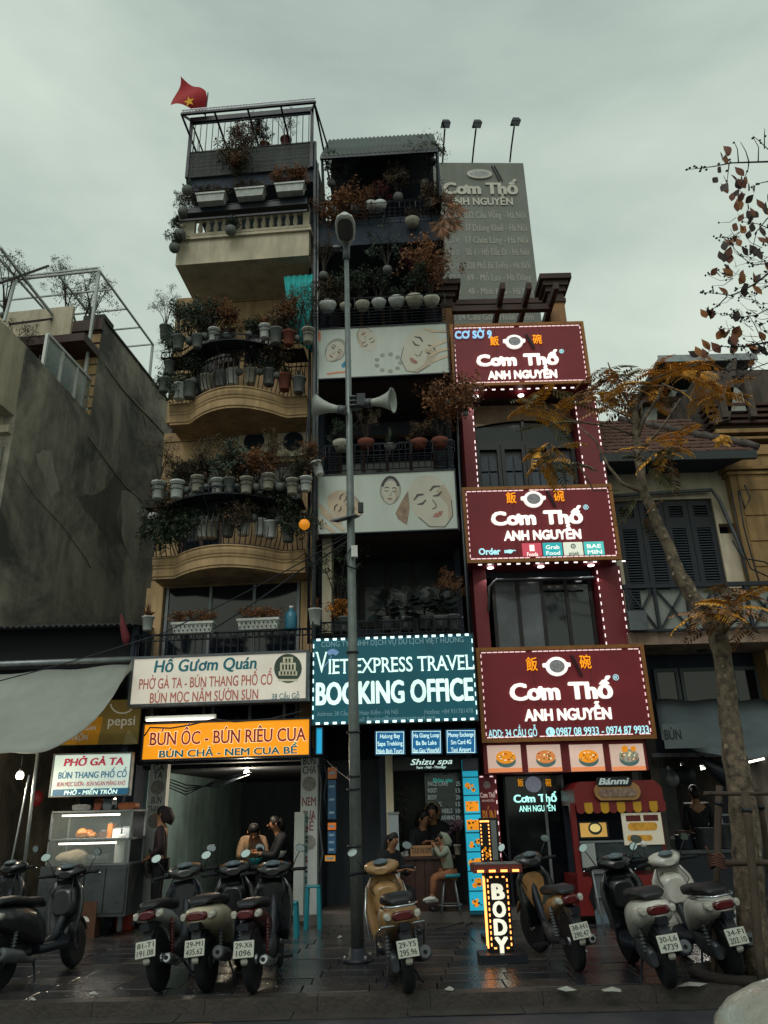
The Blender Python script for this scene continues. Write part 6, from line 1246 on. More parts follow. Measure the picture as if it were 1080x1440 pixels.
q2 = pixz(114, 1308, 0); t = thing('cardboard_box', 'smaller darker cardboard box behind the marked one', 'box', WF, (q2.x, q2.y + .3, 0)); b = MB(); b.box(q2.x - .12, q2.x + .1, q2.y + .2, q2.y + .4, 0, .62); b.build('box', card, t); b = MB(); b.box(q2.x - .02, q2.x + .03, q2.y + .198, q2.y + .2, .5, .58); b.build('hand_hole', dark, t)
# dark red flag on the lean-to
x, z = FL.uz(172, 862, -.4); t = thing('furled_flag', 'dark red furled flag leaning above the tin roof', 'flag', FL, (x, -.4, z - .7)); b = MB(); b.tube([(x, -.4, z), (x + .18, -.45, z - .6)], .012, 6); b.build('pole', darkmet, t)
b = MB(); b.tube([(x - .01, -.42, z), (x + .04, -.44, z - .2), (x + .12, -.46, z - .42), (x + .14, -.46, z - .55)], [.005, .05, .07, .03], 8); b.build('flag_cloth', mat('furled_red', '5A1A24', .8, var=.2), t)
# ------------------------------------------------------------------ grey roof menu board with flood lights
FG = Frame(690, 17.5, 2.2)
x0, x1, z0, z1 = FG.R(605, 229, 752, 470, 0); x0 = FG.uz(612, 300)[0]; x1 = FG.uz(744, 300)[0]
t = thing('roof_menu_board', 'tall faded grey rooftop board listing restaurant addresses', 'billboard', FG, ((x0 + x1) / 2, 0, z0)); gb = mat('faded_grey_print', '74776F', .7, var=.12, scale=1, streak=.15)
b = MB(); b.box(x0, x1, 0, .3, z0, z1); b.build('board', gb, t)
b = MB(); b.box(x0 + .1, x0 + .2, .3, .4, z0 - 5, z0); b.box(x1 - .2, x1 - .1, .3, .4, z0 - 5, z0); b.build('support', darkmet, t)
gt_ = mat('grey_letters', 'B8B6A8', .6, var=.1, em='A5A196', es=.05); gt2 = mat('dim_grey_letters', 'A09F92', .6, var=.1)
def gtxt(s_, a, c, d, f, m, **k): x0_, x1_, z0_, z1_ = FG.R(a, c, d, f, 0); text(s_, x0_, x1_, z0_, z1_, -.01, m, t, **k)
gtxt('Cơm Thố', 623, 258, 728, 274, gt_, off=.05, thick=.03); gtxt('ANH NGUYỄN', 630, 279, 721, 289, gt_, off=.03, thick=.02)
for i, s_ in enumerate(('832 Cầu Vồng - Hà Nội', '37 Dương Khuê - Hà Nội', '17 Chùa Láng - Hà Nội', 'Số 1 - Hồ Đắc Di - Hà Nội', '328 Phố Bà Triệu - Hà Nội', '69 - Mỗ Lao - Hà Đông', '48 - Minh Khai - Hà Nội', '34 Cầu Gỗ - Hoàn Kiếm')):
 yq = (298, 316, 333, 350, 369, 386, 405, 441)[i]; gtxt(s_, 653 + i * .9 - (15 if i == 7 else 0), yq, 739 + i * 1.6, yq + 9, gt2, off=.015); gtxt(('số 2:', 'số 3:', 'số 4:', 'số 5:', 'CS 6:', 'CS 7:', 'CS 8:', 'số 9:')[i], 630 + i * .6, yq + 1, 645 + i * .6, yq + 9, mat('faint_letters', '9A9896', .6), off=.01)
b = MB(); cx_, cz_ = FG.uz(674, 246); n = 26; b.prism([(cx_ + .37 * math.cos(-6.283 * k / n), cz_ + .17 * math.sin(-6.283 * k / n)) for k in range(n)], -.05, -.01); o = b.build('bowl_emblem', gt_, t); b = MB(); b.disc((cx_, cz_), .3, -.052, 20, .11); b.build('emblem_print', mat('bowl_print', '55535A'), o, loc=(0, 0, 0))
for k in (0, 1): b = MB(); p, q = FG.uz(691 + k * 4, 234), FG.uz(702 + k * 4, 255); b.rod((p[0], -.03, p[1]), (q[0], -.03, q[1]), .03); b.build('chopstick', darkmet, t)
for i, (a, tp, bs) in enumerate(((626, 177, 236), (670, 177, 230), (724, 174, 228))):
 p, q = FG.uz(a, tp, -.9), FG.uz((622, 664, 717)[i], bs, .2); tt = thing('flood_light', '%s flood light on a stalk over the grey rooftop board' % ('left', 'middle', 'right')[i], 'flood light', FG, (q[0], .2, q[1]), 'rooftop flood lights'); b = MB(); b.tube([(q[0], .2, q[1]), ((p[0] + q[0]) / 2, -.2, (p[1] + q[1]) / 2), (p[0], -.8, p[1])], .025, 6); b.build('stalk', darkmet, tt)
 b = MB(); c = V((p[0], -.95, p[1])); dx, dy = .12, .14; vs = [(c.x + a_ * dx * s_, c.y + b_ * dy * s_ - (.03 if h_ else 0), c.z + h_ + b_ * .05) for h_, s_ in ((.1, .7), (-.06, 1.1)) for a_, b_ in ((-1, -1), (1, -1), (1, 1), (-1, 1))]; b.add(vs, [(0, 1, 2, 3), (7, 6, 5, 4), (0, 4, 5, 1), (1, 5, 6, 2), (2, 6, 7, 3), (3, 7, 4, 0)]); b.build('lamp_head', darkmet, tt)
 b = MB(); b.add([(v[0] * .9 + c.x * .1, v[1] * .9 + c.y * .1, v[2] - .004) for v in vs[4:]], [(0, 1, 2, 3)]); b.build('lens', glass, tt)
# ------------------------------------------------------------------ cream shuttered house (right) and its neighbours
FE = Frame(950, 13.4, 0)
ze = lambda py, y=0, px=950: FE.uz(px, py, y)[1]
ex0 = DR + FD.o.x - FE.o.x + .02; ex1 = FE.uz(1035, 760, 0)[0] + .0
HE = thing('shuttered_house', 'old cream house with dark louvred shutters and tiled roof', 'house', FE, ((ex0 + ex1) / 2, 0, 0))
zs0, zs1, sx0, sx1 = ze(835), ze(702), FE.uz(871, 760, 0)[0], FE.uz(1012, 760, 0)[0]
zeave = ze(640, -.7)
b_ = wall_hole(HE, ex0, ex1 + .35, ze(905), zeave + .2, .0, [(sx0, sx1, ze(905) + .1, zs1), (FE.uz(1003, 740, 0)[0] + .1, FE.uz(1003, 740, 0)[0] + .42, ze(752), ze(738))], cream_pale)
b = MB(); b.box(ex0, ex0 + .15, .2, 8, 0, zeave); b.box(ex1 + .2, ex1 + .35, .2, 8, 0, zeave); b.box(ex0, ex1, 7.9, 8, 0, zeave); b.build('side_wall', greywall, HE)
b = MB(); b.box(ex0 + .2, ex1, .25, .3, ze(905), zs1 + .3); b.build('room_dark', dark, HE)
shm = mat('navy_shutter', '141A22', .5, var=.25, scale=4)
slat = MB(); slat.box(0, .26, -.012, .0, 0, .02); sme = bpy.data.meshes.new('slat'); 
for k_ in range(4):
 a = sx0 + (sx1 - sx0) * k_ / 4; c = sx0 + (sx1 - sx0) * (k_ + 1) / 4; za = ze(905) + .1; m1, m2 = ze(740), ze(730)
 b = MB()
 for q in ((a + .005, a + .1, za, zs1 - .02), (c - .1, c - .005, za, zs1 - .02), (a + .1, c - .1, zs1 - .12, zs1 - .02), (a + .1, c - .1, m1 - .02, m2 + .06), (a + .1, c - .1, za, za + .35)): b.box(q[0], q[1], .05, .1, q[2], q[3])
 lf = b.build('shutter_leaf', shm, HE)
 w_ = c - a - .2; smk = 'slat%d' % 0
 if k_ == 0: sq = MB(); sq.add([(0, -.02, 0), (w_, -.02, 0), (w_, .02, .028), (0, .02, .028), (0, -.02, .006), (w_, -.02, .006), (w_, .02, .034), (0, .02, .034)], [(0, 3, 2, 1), (4, 5, 6, 7), (0, 1, 5, 4), (1, 2, 6, 5), (2, 3, 7, 6), (3, 0, 4, 7)]); sme.from_pydata(sq.v, [], sq.f); sme.materials.append(mat('slat_grey', '3E464E', .5, var=.2))
 z = za + .37
 while z < m1 - .05: mesh_obj('slat', sme, lf, (a + .1, .07, z)); z += .05
 z = m2 + .08
 while z < zs1 - .15: mesh_obj('slat', sme, lf, (a + .1, .07, z)); z += .05
b = MB(); b.tube([(ex0, -.12, ze(696, -.12)), (0.1, -.12, ze(694, -.12)), (FE.uz(1000, 690, -.1)[0], -.12, ze(690, -.12)), (FE.uz(1010, 700, -.1)[0], -.12, ze(705, -.12)), (FE.uz(1030, 720, -.1)[0], -.12, ze(770, -.12)), (FE.uz(1036, 720, -.1)[0], -.12, ze(860, -.12))], .035, 7); b.build('conduit', greymet, HE)
# tiled roof with separate pantiles
rz0, ry0 = zeave, -.75; slope = 1.05; rd = 1.25; rx0, rx1 = ex0 - .1, FE.uz(1056, 620, -.7)[0]
b = MB(); b.add([(rx0, ry0, rz0), (rx1, ry0, rz0), (rx1 - .6, ry0 + rd, rz0 + rd * slope), (rx0, ry0 + rd, rz0 + rd * slope)], [(0, 1, 2, 3)]); b.add([(rx0, ry0, rz0 - .05), (rx1, ry0, rz0 - .05), (rx1 - .6, .2, rz0 - .05), (rx0, .2, rz0 - .05)], [(3, 2, 1, 0)]); b.build('roof_deck', darkwall, HE)
b = MB(); b.box(rx0, rx1, ry0 - .06, ry0 + .02, rz0 - .14, rz0 + .02); b.build('gutter', mat('dark_green_gutter', '232B2C', .5), HE)
b = MB(); nr, nc = 10, 52
for r_ in range(nr):
 for c_ in range(nc):
  xx = rx0 + (rx1 - rx0) * c_ / nc; yy = ry0 + rd * r_ / nr; 
  if xx > rx1 - .6 * (r_ / nr): continue
  zz = rz0 + (yy - ry0) * slope; w_ = (rx1 - rx0) / nc; d = rd / nr * 1.15; j = random.uniform(-.006, .006)
  vs = []
  for k_ in range(4): al = math.pi * k_ / 3; vs.append((xx + w_ * .5 - w_ * .5 * math.cos(al), yy - .01, zz + .05 + .03 * math.sin(al) + j))
  for k_ in range(4): al = math.pi * k_ / 3; vs.append((xx + w_ * .5 - w_ * .5 * math.cos(al), yy + d, zz + d * slope + .015 + .03 * math.sin(al) + j))
  b.add(vs, [(0, 1, 5, 4), (1, 2, 6, 5), (2, 3, 7, 6), (0, 3, 2, 1)])
b.build('roof_tile', tile_roof, HE, kind='stuff')
p0, p1 = V((rx0 + (rx1 - rx0) * .32, ry0 + rd, rz0 + rd * slope + .05)), V((rx1 + .05, ry0, rz0 + .1))
for i in range(11): a = p0.lerp(p1, i / 11); c = p0.lerp(p1, (i + 1.15) / 11); b = MB(); b.tube([a + V((0, 0, .03)), c], [.085, .07], 8); b.build('ridge_tile', mat('ridge_grey', '4E4844', .85, var=.4, scale=6), HE)
# balcony with crossed rails
by0, by1 = -.9, 0; zf = ze(888, -.9); zr = ze(824, -.9); bx0_, bx1_ = FE.uz(878, 850, -.9)[0], FE.uz(1100, 850, -.9)[0]
b = MB(); b.box(bx0_, bx1_, -.86, .1, ze(905, -.9), zf); b.build('balcony_slab', mat('stained_ledge', '8A7464', .85, var=.35, scale=3, streak=.6), HE)
b = MB(); b.box(bx0_ + .3, bx1_, -.87, -.84, zf + .05, zr - .05); b.build('grey_screen', mat('grey_sheet', '7E827C', .7, var=.2, streak=.2), HE)
xs_ = [FE.uz(a, 850, -.9)[0] for a in (882, 922, 967, 1009, 1052, 1096)]
for i, x in enumerate(xs_): b = MB(); b.rod((x, -.92, zf), (x, -.92, zr), .05); b.build('post', darkmet, HE)
for a, c in zip(xs_, xs_[1:]):
 for z_, z2 in ((zf, zr), (zr, zf)): b = MB(); b.rod((a, -.91, z_), (c, -.91, z2), .028); b.build('brace', darkmet, HE)
for zz in (zf + .02, zr): b = MB(); b.rod((bx0_, -.92, zz), (bx1_, -.92, zz), .07 if zz == zr else .04); b.build('rail', darkmet, HE)
b = MB(); x, z = FE.uz(898, 885, -1.0); b.box(x - .15, x + .15, -1.05, -.93, z - .02, z + .3); b.build('junction_box', greymet, HE)
# first storey below the balcony: strip windows under a dark soffit
b = MB(); b.box(ex0, bx1_, .3, .5, ze(1060, .3), ze(905, .3) + .3); b.build('lower_wall', darkwall, HE)
fr_ = mat('greenish_frame', '4C5557', .6, var=.2)
for i, (a, c) in enumerate(((922, 957), (959, 1030), (1032, 1070), (1075, 1110))): glazed(HE, FE.uz(a, 970, .25)[0], FE.uz(c, 970, .25)[0], ze(1000, .25), ze(940, .25), .25, 1, fr_, glass, .06)
x, z = FE.uz(990, 931, -.3); b = MB(); b.lathe([(.08, 0), (.08, .05), (.06, .05)], (x, -.3, ze(905, 0) - .2), 12); b.build('ceiling_lamp', darkmet, HE)
b = MB(); b.box(ex0, bx1_, 5.5, 5.6, 0, ze(1060, .3)); b.build('back_wall', mat('greenish_wall', '5A6260', .8, var=.3), HE); b = MB(); b.box(ex0, bx1_, -.1, 5.5, -.01, .06); b.build('floor', tile_ms[1], HE)
x0, x1, z0, z1 = FE.R(922, 1060, 936, 1300, .1); b = MB(); b.box(x0, x1, -.1, .4, 0, z1 + .3); b.build('tiled_pier', mat('grey_brown_pier', '4A4742', .8, var=.3), HE)
# awning
aw = mat('dark_grey_awning', '4C5658', .65, var=.15, scale=1.5, streak=.2); t = thing('cloth_awning', 'dark grey-green cloth awning with faded lettering below the cream house', 'awning', FE, (0.2, -.2, ze(990, 0)))
P_ = lambda a, c, y: (FE.uz(a, c, y)[0], y, FE.uz(a, c, y)[1])
b = MB(); n = 14; vs = []
for j in range(6):
 for i in range(n + 1):
  u = i / n; a = P_(921 + 180 * u, 984, .1); c = P_(931 + 180 * u, 1040 + 26 * min(1, u * 2.0), -1.3); k_ = j / 5; p = V(a).lerp(V(c), k_); p.z += -.07 * math.sin(k_ * math.pi) + .02 * math.sin(u * 17); vs.append(p)
b.add(vs, [(j * (n + 1) + i, (j + 1) * (n + 1) + i, (j + 1) * (n + 1) + i + 1, j * (n + 1) + i + 1) for j in range(5) for i in range(n)], True); o = b.build('cloth', aw, t); sl = o.modifiers.new('s', 'SOLIDIFY'); sl.thickness = .008
x0, x1, z0, z1 = FE.R(918, 1022, 1025, 1050, -1.36); b = MB(); b.box(x0 + .16, x1 - .35, -1.37, -1.35, z0 - .02, z1 + .05); b.build('valance', mat('awning_valance', '525C5E', .7, var=.15), t); px_text('BÚN', FE, -1.372, 934, 1026, 958, 1040, mat('awning_letters', '1E2628', .7, var=0), t, off=.03)
p = P_(916, 1062, -.2); b = MB(); b.rod(p, P_(1100, 1060, -.2), .06); b.build('bar', steel, t)
# tube lamps in the shop
for i, (a, c) in enumerate((((986, 1081), (1013, 1076)), ((1052, 1072), (1078, 1066)))):
 p, q = P_(*a, 1.0), P_(*c, 1.0); tt = thing('tube_light', ('slanting lit tube lamp behind the cloth awning', 'lit tube lamp right of the street tree')[i], 'light', FE, p); b = MB(); b.tube([p, q], .02, 6); b.build('tube', tube_w, tt); b = MB(); b.rod(V(p) + V((0, 0, .04)), V(q) + V((0, 0, .04)), .05, .03); b.build('fitting', white, tt)
l = bpy.data.lights.new('shop_lamp', 'AREA'); l.size = .6; l.energy = 30; l.color = (1, .93, .82); o = bpy.data.objects.new('shop_lamp', l); COL.objects.link(o); o.location = FE.w(.6, 1.2, ze(1066, 1) - .1)
# upper rear house with flat canopy and AC units
FU = Frame(985, 17.0, 0); U_ = lambda a, c, y: (FU.uz(a, c, y)[0], y, FU.uz(a, c, y)[1])
HU = thing('rear_house', 'pale rear house with flat dark canopy and two air conditioners', 'house', FU, (0, 0, U_(960, 600, 0)[2]))
x0, x1, z0, z1 = FU.R(912, 570, 1012, 640, 0); b = MB(); b.box(x0, x1, 0, 4, z0 - 3, z1); b.build('wall', mat('pale_grey_wall', '8E938D', .8, var=.15, streak=.3), HU)
x0b, x1b, z0b, z1b = FU.R(932, 520, 1010, 572, .8); b = MB(); b.box(x0b, x1b, .8, 4, z1 + .05, z1b); b.build('upper_wall', darkwall, HU)
b = MB(); b.box(x0 - .1, x1 + .1, -.25, 1, z1 - .02, z1 + .12); b.build('ledge', brown, HU)
cp = [U_(926, 503, -1.2), U_(1062, 499, -1.2)]; zc_ = cp[0][2]; b = MB(); b.box(cp[0][0], cp[1][0], -1.2, 1.6, zc_ - .1, zc_); b.build('canopy', mat('canopy_sheet', '3E4649', .6, var=.2, streak=.2), HU)
b = MB(); b.box(cp[0][0] - .02, cp[1][0] + .02, -1.24, -1.2, zc_ - .14, zc_ + .04); b.build('canopy_edge', steel, HU)
for i, a in enumerate((958, 991)):
 x0, x1, z0, z1 = FU.R(a - 12, 548, a + 14, 568, -.2); tt = thing('air_conditioner', ('left', 'right')[i] + ' white air conditioner under the flat canopy', 'air conditioner', FU, ((x0 + x1) / 2, -.2, z0), 'air conditioners'); b = MB(); b.box(x0, x1, -.2, .15, z0, z1); b.build('casing', white, tt, bevel=.01)
 b = MB(); b.disc(((x0 + x1) / 2, (z0 + z1) / 2), (z1 - z0) * .4, -.204, 18); b.build('fan_grille', dark, tt); b = MB(); [b.tube([((x0 + x1) / 2 + r_ * math.cos(a_), -.21, (z0 + z1) / 2 + r_ * math.sin(a_)) for a_ in [6.283 * k_ / 14 for k_ in range(15)]], .006, 4, False) for r_ in (.04, .08, .12)]; b.build('grille_ring', greymet, tt)
# second tiled ridge behind and the ornate neighbour
b = MB(); p0, p1 = V(U_(925, 590, -1.5)), V(U_(1000, 610, -1.8)); b.rod(p0, p1, 1.2, .12); b.build('lower_roof', tile_roof, HU)
FN = Frame(1060, 13.2, 0); N_ = lambda a, c, y=0: (FN.uz(a, c, y)[0], y, FN.uz(a, c, y)[1])
HN = thing('ornate_house', 'ornate tan house front at the right edge with cornices and arch', 'house', FN, (N_(1070, 900)[0], 0, 0))
tanw = mat('tan_stucco', '94764E', .88, var=.25, scale=2, streak=.55); nx0 = FN.uz(1052, 800, 0)[0]; nx1 = nx0 + 3.2; zn = lambda py, y=0: FN.uz(1060, py, y)[1]
b = MB(); b.box(nx0, nx1, 0, 6, zn(1000), zn(640)); b.build('wall', tanw, HN)
for i in range(7): zz = zn(690 + i * 36); b = MB(); b.box(nx0 + .14, nx1, -.02, 0, zz + .02, zn(690 + (i - 1) * 36) - .02); b.build('stone_course', tanw, HN)
for py, d, h_ in ((668, .06, .05), (662, .1, .06), (640, .04, .2), (620, .1, .05), (612, .14, .08)): b = MB(); b.box(nx0 - d, nx1, -d, .3, zn(py), zn(py) + h_); b.build('cornice', tanw, HN)
old = mat('old_grey_stone', '5A5048', .9, var=.4, scale=4, streak=.6)
b = MB(); b.box(nx0 - .15, nx1, .0, 2, zn(605) + .05, zn(520)); b.build('attic_wall', old, HN)
for i in range(4): d = .02 + .03 * i; b = MB(); b.box(nx0 - .2 - d, nx1, -.1 - d, .1, zn(598 - i * 7), zn(598 - i * 7) + .06); b.build('attic_moulding', mat('old_brown_stone', '4E382E', .9, var=.4, scale=4, streak=.4), HN)
cx_, _, cz_ = N_(1030, 562, -.1); b = MB(); ps = [(cx_ + .17 * math.cos(a), cz_ + .22 * math.sin(a)) for a in [math.pi * k_ / 10 for k_ in range(11)]]; ps = [(cx_ + .17, cz_ - .3)] + ps + [(cx_ - .17, cz_ - .3)]; b.prism(ps[::-1], -.2, -.02); b.build('arch_niche', mat('pale_niche', '8A8C84', .8, var=.2), HN)
for s_ in (-1, 1): b = MB(); b.box(cx_ + s_ * .27 - .06, cx_ + s_ * .27 + .06, -.26, .1, cz_ - .45, cz_ + .3); b.build('niche_pilaster', old, HN)
b = MB(); b.add([N_(1005, 560, .1), N_(1022, 515, .1), N_(1028, 515, .1), N_(1018, 600, .1), N_(998, 605, .1)], [(0, 1, 2, 3, 4)]); o = b.build('gable_slope', old, HN); sl = o.modifiers.new('s', 'SOLIDIFY'); sl.thickness = .3
b = MB(); b.add([N_(1048, 560, 1), N_(1060, 540, 1), N_(1072, 535, 1), N_(1090, 540, 1), N_(1100, 600, 1), N_(1048, 600, 1)], [(0, 1, 2, 3, 4, 5)]); o = b.build('mound_roof', mat('dark_roof', '3A3A38', .9, var=.3), HN); sl = o.modifiers.new('s', 'SOLIDIFY'); sl.thickness = .5
# looping cables on the cream house
t = thing('wall_cables', 'looping black cables running down the cream house corner', 'cables', FE, P_(1050, 850, -.3))
for pts in (((1038, 690), (1046, 740), (1062, 800), (1082, 860)), ((1028, 690), (1040, 760), (1056, 800), (1090, 815)), ((1047, 682), (1055, 700), (1048, 716), (1040, 690)), ((1030, 760), (1045, 785), (1075, 790), (1100, 805))): b = MB(); b.tube([P_(a, c, -.45) for a, c in pts], .014, 5); b.build('cable', darkmet, t)
# far backdrop: dim street-end houses
FZ = Frame(540, 30, 0)
for i, (a, c, h_, nm) in enumerate(((-40, 60, 4.5, 'dim far house seen behind the low shop'), (1075, 1180, 9, 'dim far house past the ornate front'))):
 x0, x1 = FZ.uz(a, 1100, 0)[0], FZ.uz(c, 1100, 0)[0]; tt = thing('far_house', nm, 'house', FZ, ((x0 + x1) / 2, 0, 0)); b = MB(); b.box(x0 - 8 * (i == 0), x1 + 8 * (i == 1), 0, 5, 0, h_); b.build('wall', darkwall, tt); b = MB(); b.box(x0 - 8 * (i == 0), x1 + 8 * (i == 1), -.3, 5, h_, h_ + .2); b.build('roof', brown, tt)
# ------------------------------------------------------------------ street lamp with loudspeakers
pb = pixz(503, 1352, 0); PY = pb.y
T_ = lambda a, c, y=PY: pixY(a, c, y)
pt_ = T_(487, 347); t = thing('street_lamp', 'tall tapered grey street lamp pole with one lit-less head and strapped boxes', 'street lamp', WF, tuple(pb))
polem = mat('galvanised_pole', '6E7674', .4, metal=.35, var=.25, scale=6, streak=.3)
b = MB(); b.tube([pb, pb.lerp(pt_, .3), pb.lerp(pt_, .62), pt_], [.074, .061, .048, .034], 14); b.build('pole', polem, t)
b = MB(); b.lathe([(.17, 0), (.17, .02), (.1, .03), (.09, .13), (.08, .13)], pb, 12); b.build('base_flange', darkmet, t)
for i in range(4): a_ = i * math.pi / 2 + .6; b = MB(); b.lathe([(.018, .02), (.018, .06), (.01, .07)], pb + V((.16 * math.cos(a_), .16 * math.sin(a_), 0)), 6); b.build('bolt', steel, t)
b = MB(); hw = .155; secs = []; hz_ = pt_.z + .02
prof = [(.08, .045), (0, .08), (-.06, .125), (-.2, .15), (-.36, .15), (-.45, .12), (-.5, .05)]
vs = []
rings = [[V((pt_.x + w_ * math.cos(a) * 1.0, PY + y_, hz_ + .05 + .075 * math.sin(a) * (w_ / .165) ** .5 * (1 if math.sin(a) > 0 else .35) + (-y_) * .22)) for a in [6.2832 * k_ / 16 for k_ in range(16)]] for y_, w_ in prof]
b.loft(rings); b.build('lamp_head', white, t)
b = MB(); n = 18; ring = []
for k_ in range(n): a = 6.2832 * k_ / n; ring.append((pt_.x + .118 * math.copysign(abs(math.cos(a)) ** .7, math.cos(a)), PY - .26 + .185 * math.copysign(abs(math.sin(a)) ** .7, math.sin(a))))
b.add([(x, y, hz_ + .018 + (PY - y) * .22) for x, y in ring], [tuple(range(n))]); b.add([(x, y, hz_ + .0 + (PY - y) * .22) for x, y in ring], [tuple(reversed(range(n)))]); b.build('lens', mat('brown_grey_lens', '4E4A44', .15, var=.2, scale=5), t)
b = MB(); b.tube([pt_ - V((0, 0, .25)), pt_ + V((0, 0, .04))], .055, 10); b.build('collar', greymet, t)
b = MB(); q = T_(474, 349); b.box(q.x - .06, q.x + .06, PY - .05, PY + .05, q.z - .02, q.z + .02); b.rod(q, pt_ - V((0, 0, .1)), .02); b.build('sensor', greymet, t)
for py in (918, 1030, 1092, 1110, 1190): q = T_(501 - (1352 - py) * .0125, py); r_ = .05 + .026 * (1 - q.z / pt_.z); b = MB(); b.lathe([(r_, -.012), (r_ + .012, -.01), (r_ + .012, .012), (r_, .014)], q, 14); b.build('strap', darkmet, t)
# little panel box and junction on the pole
q = T_(491, 735); b = MB(); b.add([q + V(p) for p in ((-.24, -.12, -.02), (.08, -.2, .03), (.14, .06, .1), (-.16, .12, .05), (-.24, -.12, .0), (.08, -.2, .05), (.14, .06, .12), (-.16, .12, .07))], [(0, 3, 2, 1), (4, 5, 6, 7), (0, 1, 5, 4), (1, 2, 6, 5), (2, 3, 7, 6), (3, 0, 4, 7)]); b.build('small_panel', greymet, t)
q = T_(507, 713); b = MB(); b.box(q.x - .03, q.x + .04, PY - .12, PY - .05, q.z - .11, q.z + .02); b.build('camera_box', blackp, t)
q = T_(500, 780); b = MB(); b.box(q.x - .05, q.x + .03, PY - .14, PY - .06, q.z - .07, q.z + .08); b.build('meter_box', white, t)
b = MB(); b.tube([q + V((-.05, -.09, .06)), q + V((-.12, -.09, -.05)), q + V((-.1, -.09, -.18)), q + V((0, -.09, -.22)), q + V((.05, -.09, -.15))], .012, 6); b.build('cable_loop', darkmet, t)
# horn loudspeakers
horn_m = mat('horn_grey_white', '9EA29A', .5, var=.12, scale=4)
def horn(a0, c0, a1, c1, rmax, label, dy):
 p, q = T_(a0, c0, PY - .12), T_(a1, c1, PY - .12 + dy); t = thing('loudspeaker', label, 'loudspeaker', WF, tuple(p), 'horn loudspeakers on the lamp pole'); d = (q - p); L_ = d.length; d.normalize()
 b = MB(); pts = [p + d * L_ * k_ for k_ in (.2, .35, .55, .75, .9, .985, 1.0)]; b.tube(pts, [.05, .055, .07, .1, .135, rmax * .94, rmax], 20, False); o = b.build('horn', horn_m, t); sl = o.modifiers.new('s', 'SOLIDIFY'); sl.thickness = .008
 b = MB(); b.tube([p, p + d * L_ * .22], .062, 12); b.build('driver', greymet, t); b = MB(); b.tube([p + d * L_ * .99, p + d * L_ * 1.015], rmax * 1.04, 20, False); b.build('rim', greymet, t)
 b = MB(); b.tube([p + d * L_ * .3, p + d * L_ * .7], [.03, .06], 10); b.build('inner_cone', greymet, t)
 b = MB(); b.rod(p + d * .1, V((pb.x + (pt_.x - pb.x) * p.z / pt_.z, PY, p.z + .0)), .03); b.build('bracket', darkmet, t)
horn(514, 567, 552, 563, .175, 'horn loudspeaker on the lamp pole pointing right', -.12); horn(486, 577, 443, 571, .17, 'horn loudspeaker on the lamp pole pointing left', .05)
q = T_(498, 567); b = MB(); 
for dz in (-.07, 0, .07): b.lathe([(.07, dz - .01), (.085, dz - .008), (.085, dz + .01), (.07, dz + .012)], q, 12)
t2 = thing('speaker_clamp', 'stack of steel clamps holding both loudspeakers to the pole', 'clamp', WF, tuple(q)); b.build('clamp_ring', greymet, t2, kind='stuff'); b = MB(); b.box(q.x + .04, q.x + .16, PY - .1, PY, q.z - .08, q.z + .1); b.build('clamp_box', darkmet, t2)
# street cables from the left to the pole
def cable(pts, label, r_=.009, group='street cables', name='overhead_cable'):
 tt = thing(name, label, 'cable', WF, tuple(pts[0]), group); b = MB(); P = [V(p) for p in pts]; Q = []
 for a, c in zip(P, P[1:]):
  for k_ in range(8): q = a.lerp(c, k_ / 8); q.z -= math.sin(math.pi * k_ / 8) * .012 * (c - a).length; Q.append(q)
 Q.append(P[-1]); b.tube(Q, r_, 5); b.build('wire', darkmet, tt)
cable([pixY(-30, 965, 11.0), pixY(230, 890, 11.3), T_(492, 752)], 'thick cable sagging from the tarpaulin up to the lamp pole'); cable([pixY(300, 885, 11.5), pixY(425, 800, 11.2), T_(492, 758)], 'second cable running beside the lower curved balcony', .012)
cable([pixY(410, 790, 11.5), pixY(440, 770, 11.2), T_(492, 748)], 'short looped cable end by the drainpipe', .007)
cable([T_(508, 1105), pixY(460, 1070, 12), pixY(443, 1060, 12)], 'thin cable from the pole straps to the small cyan board', .006)
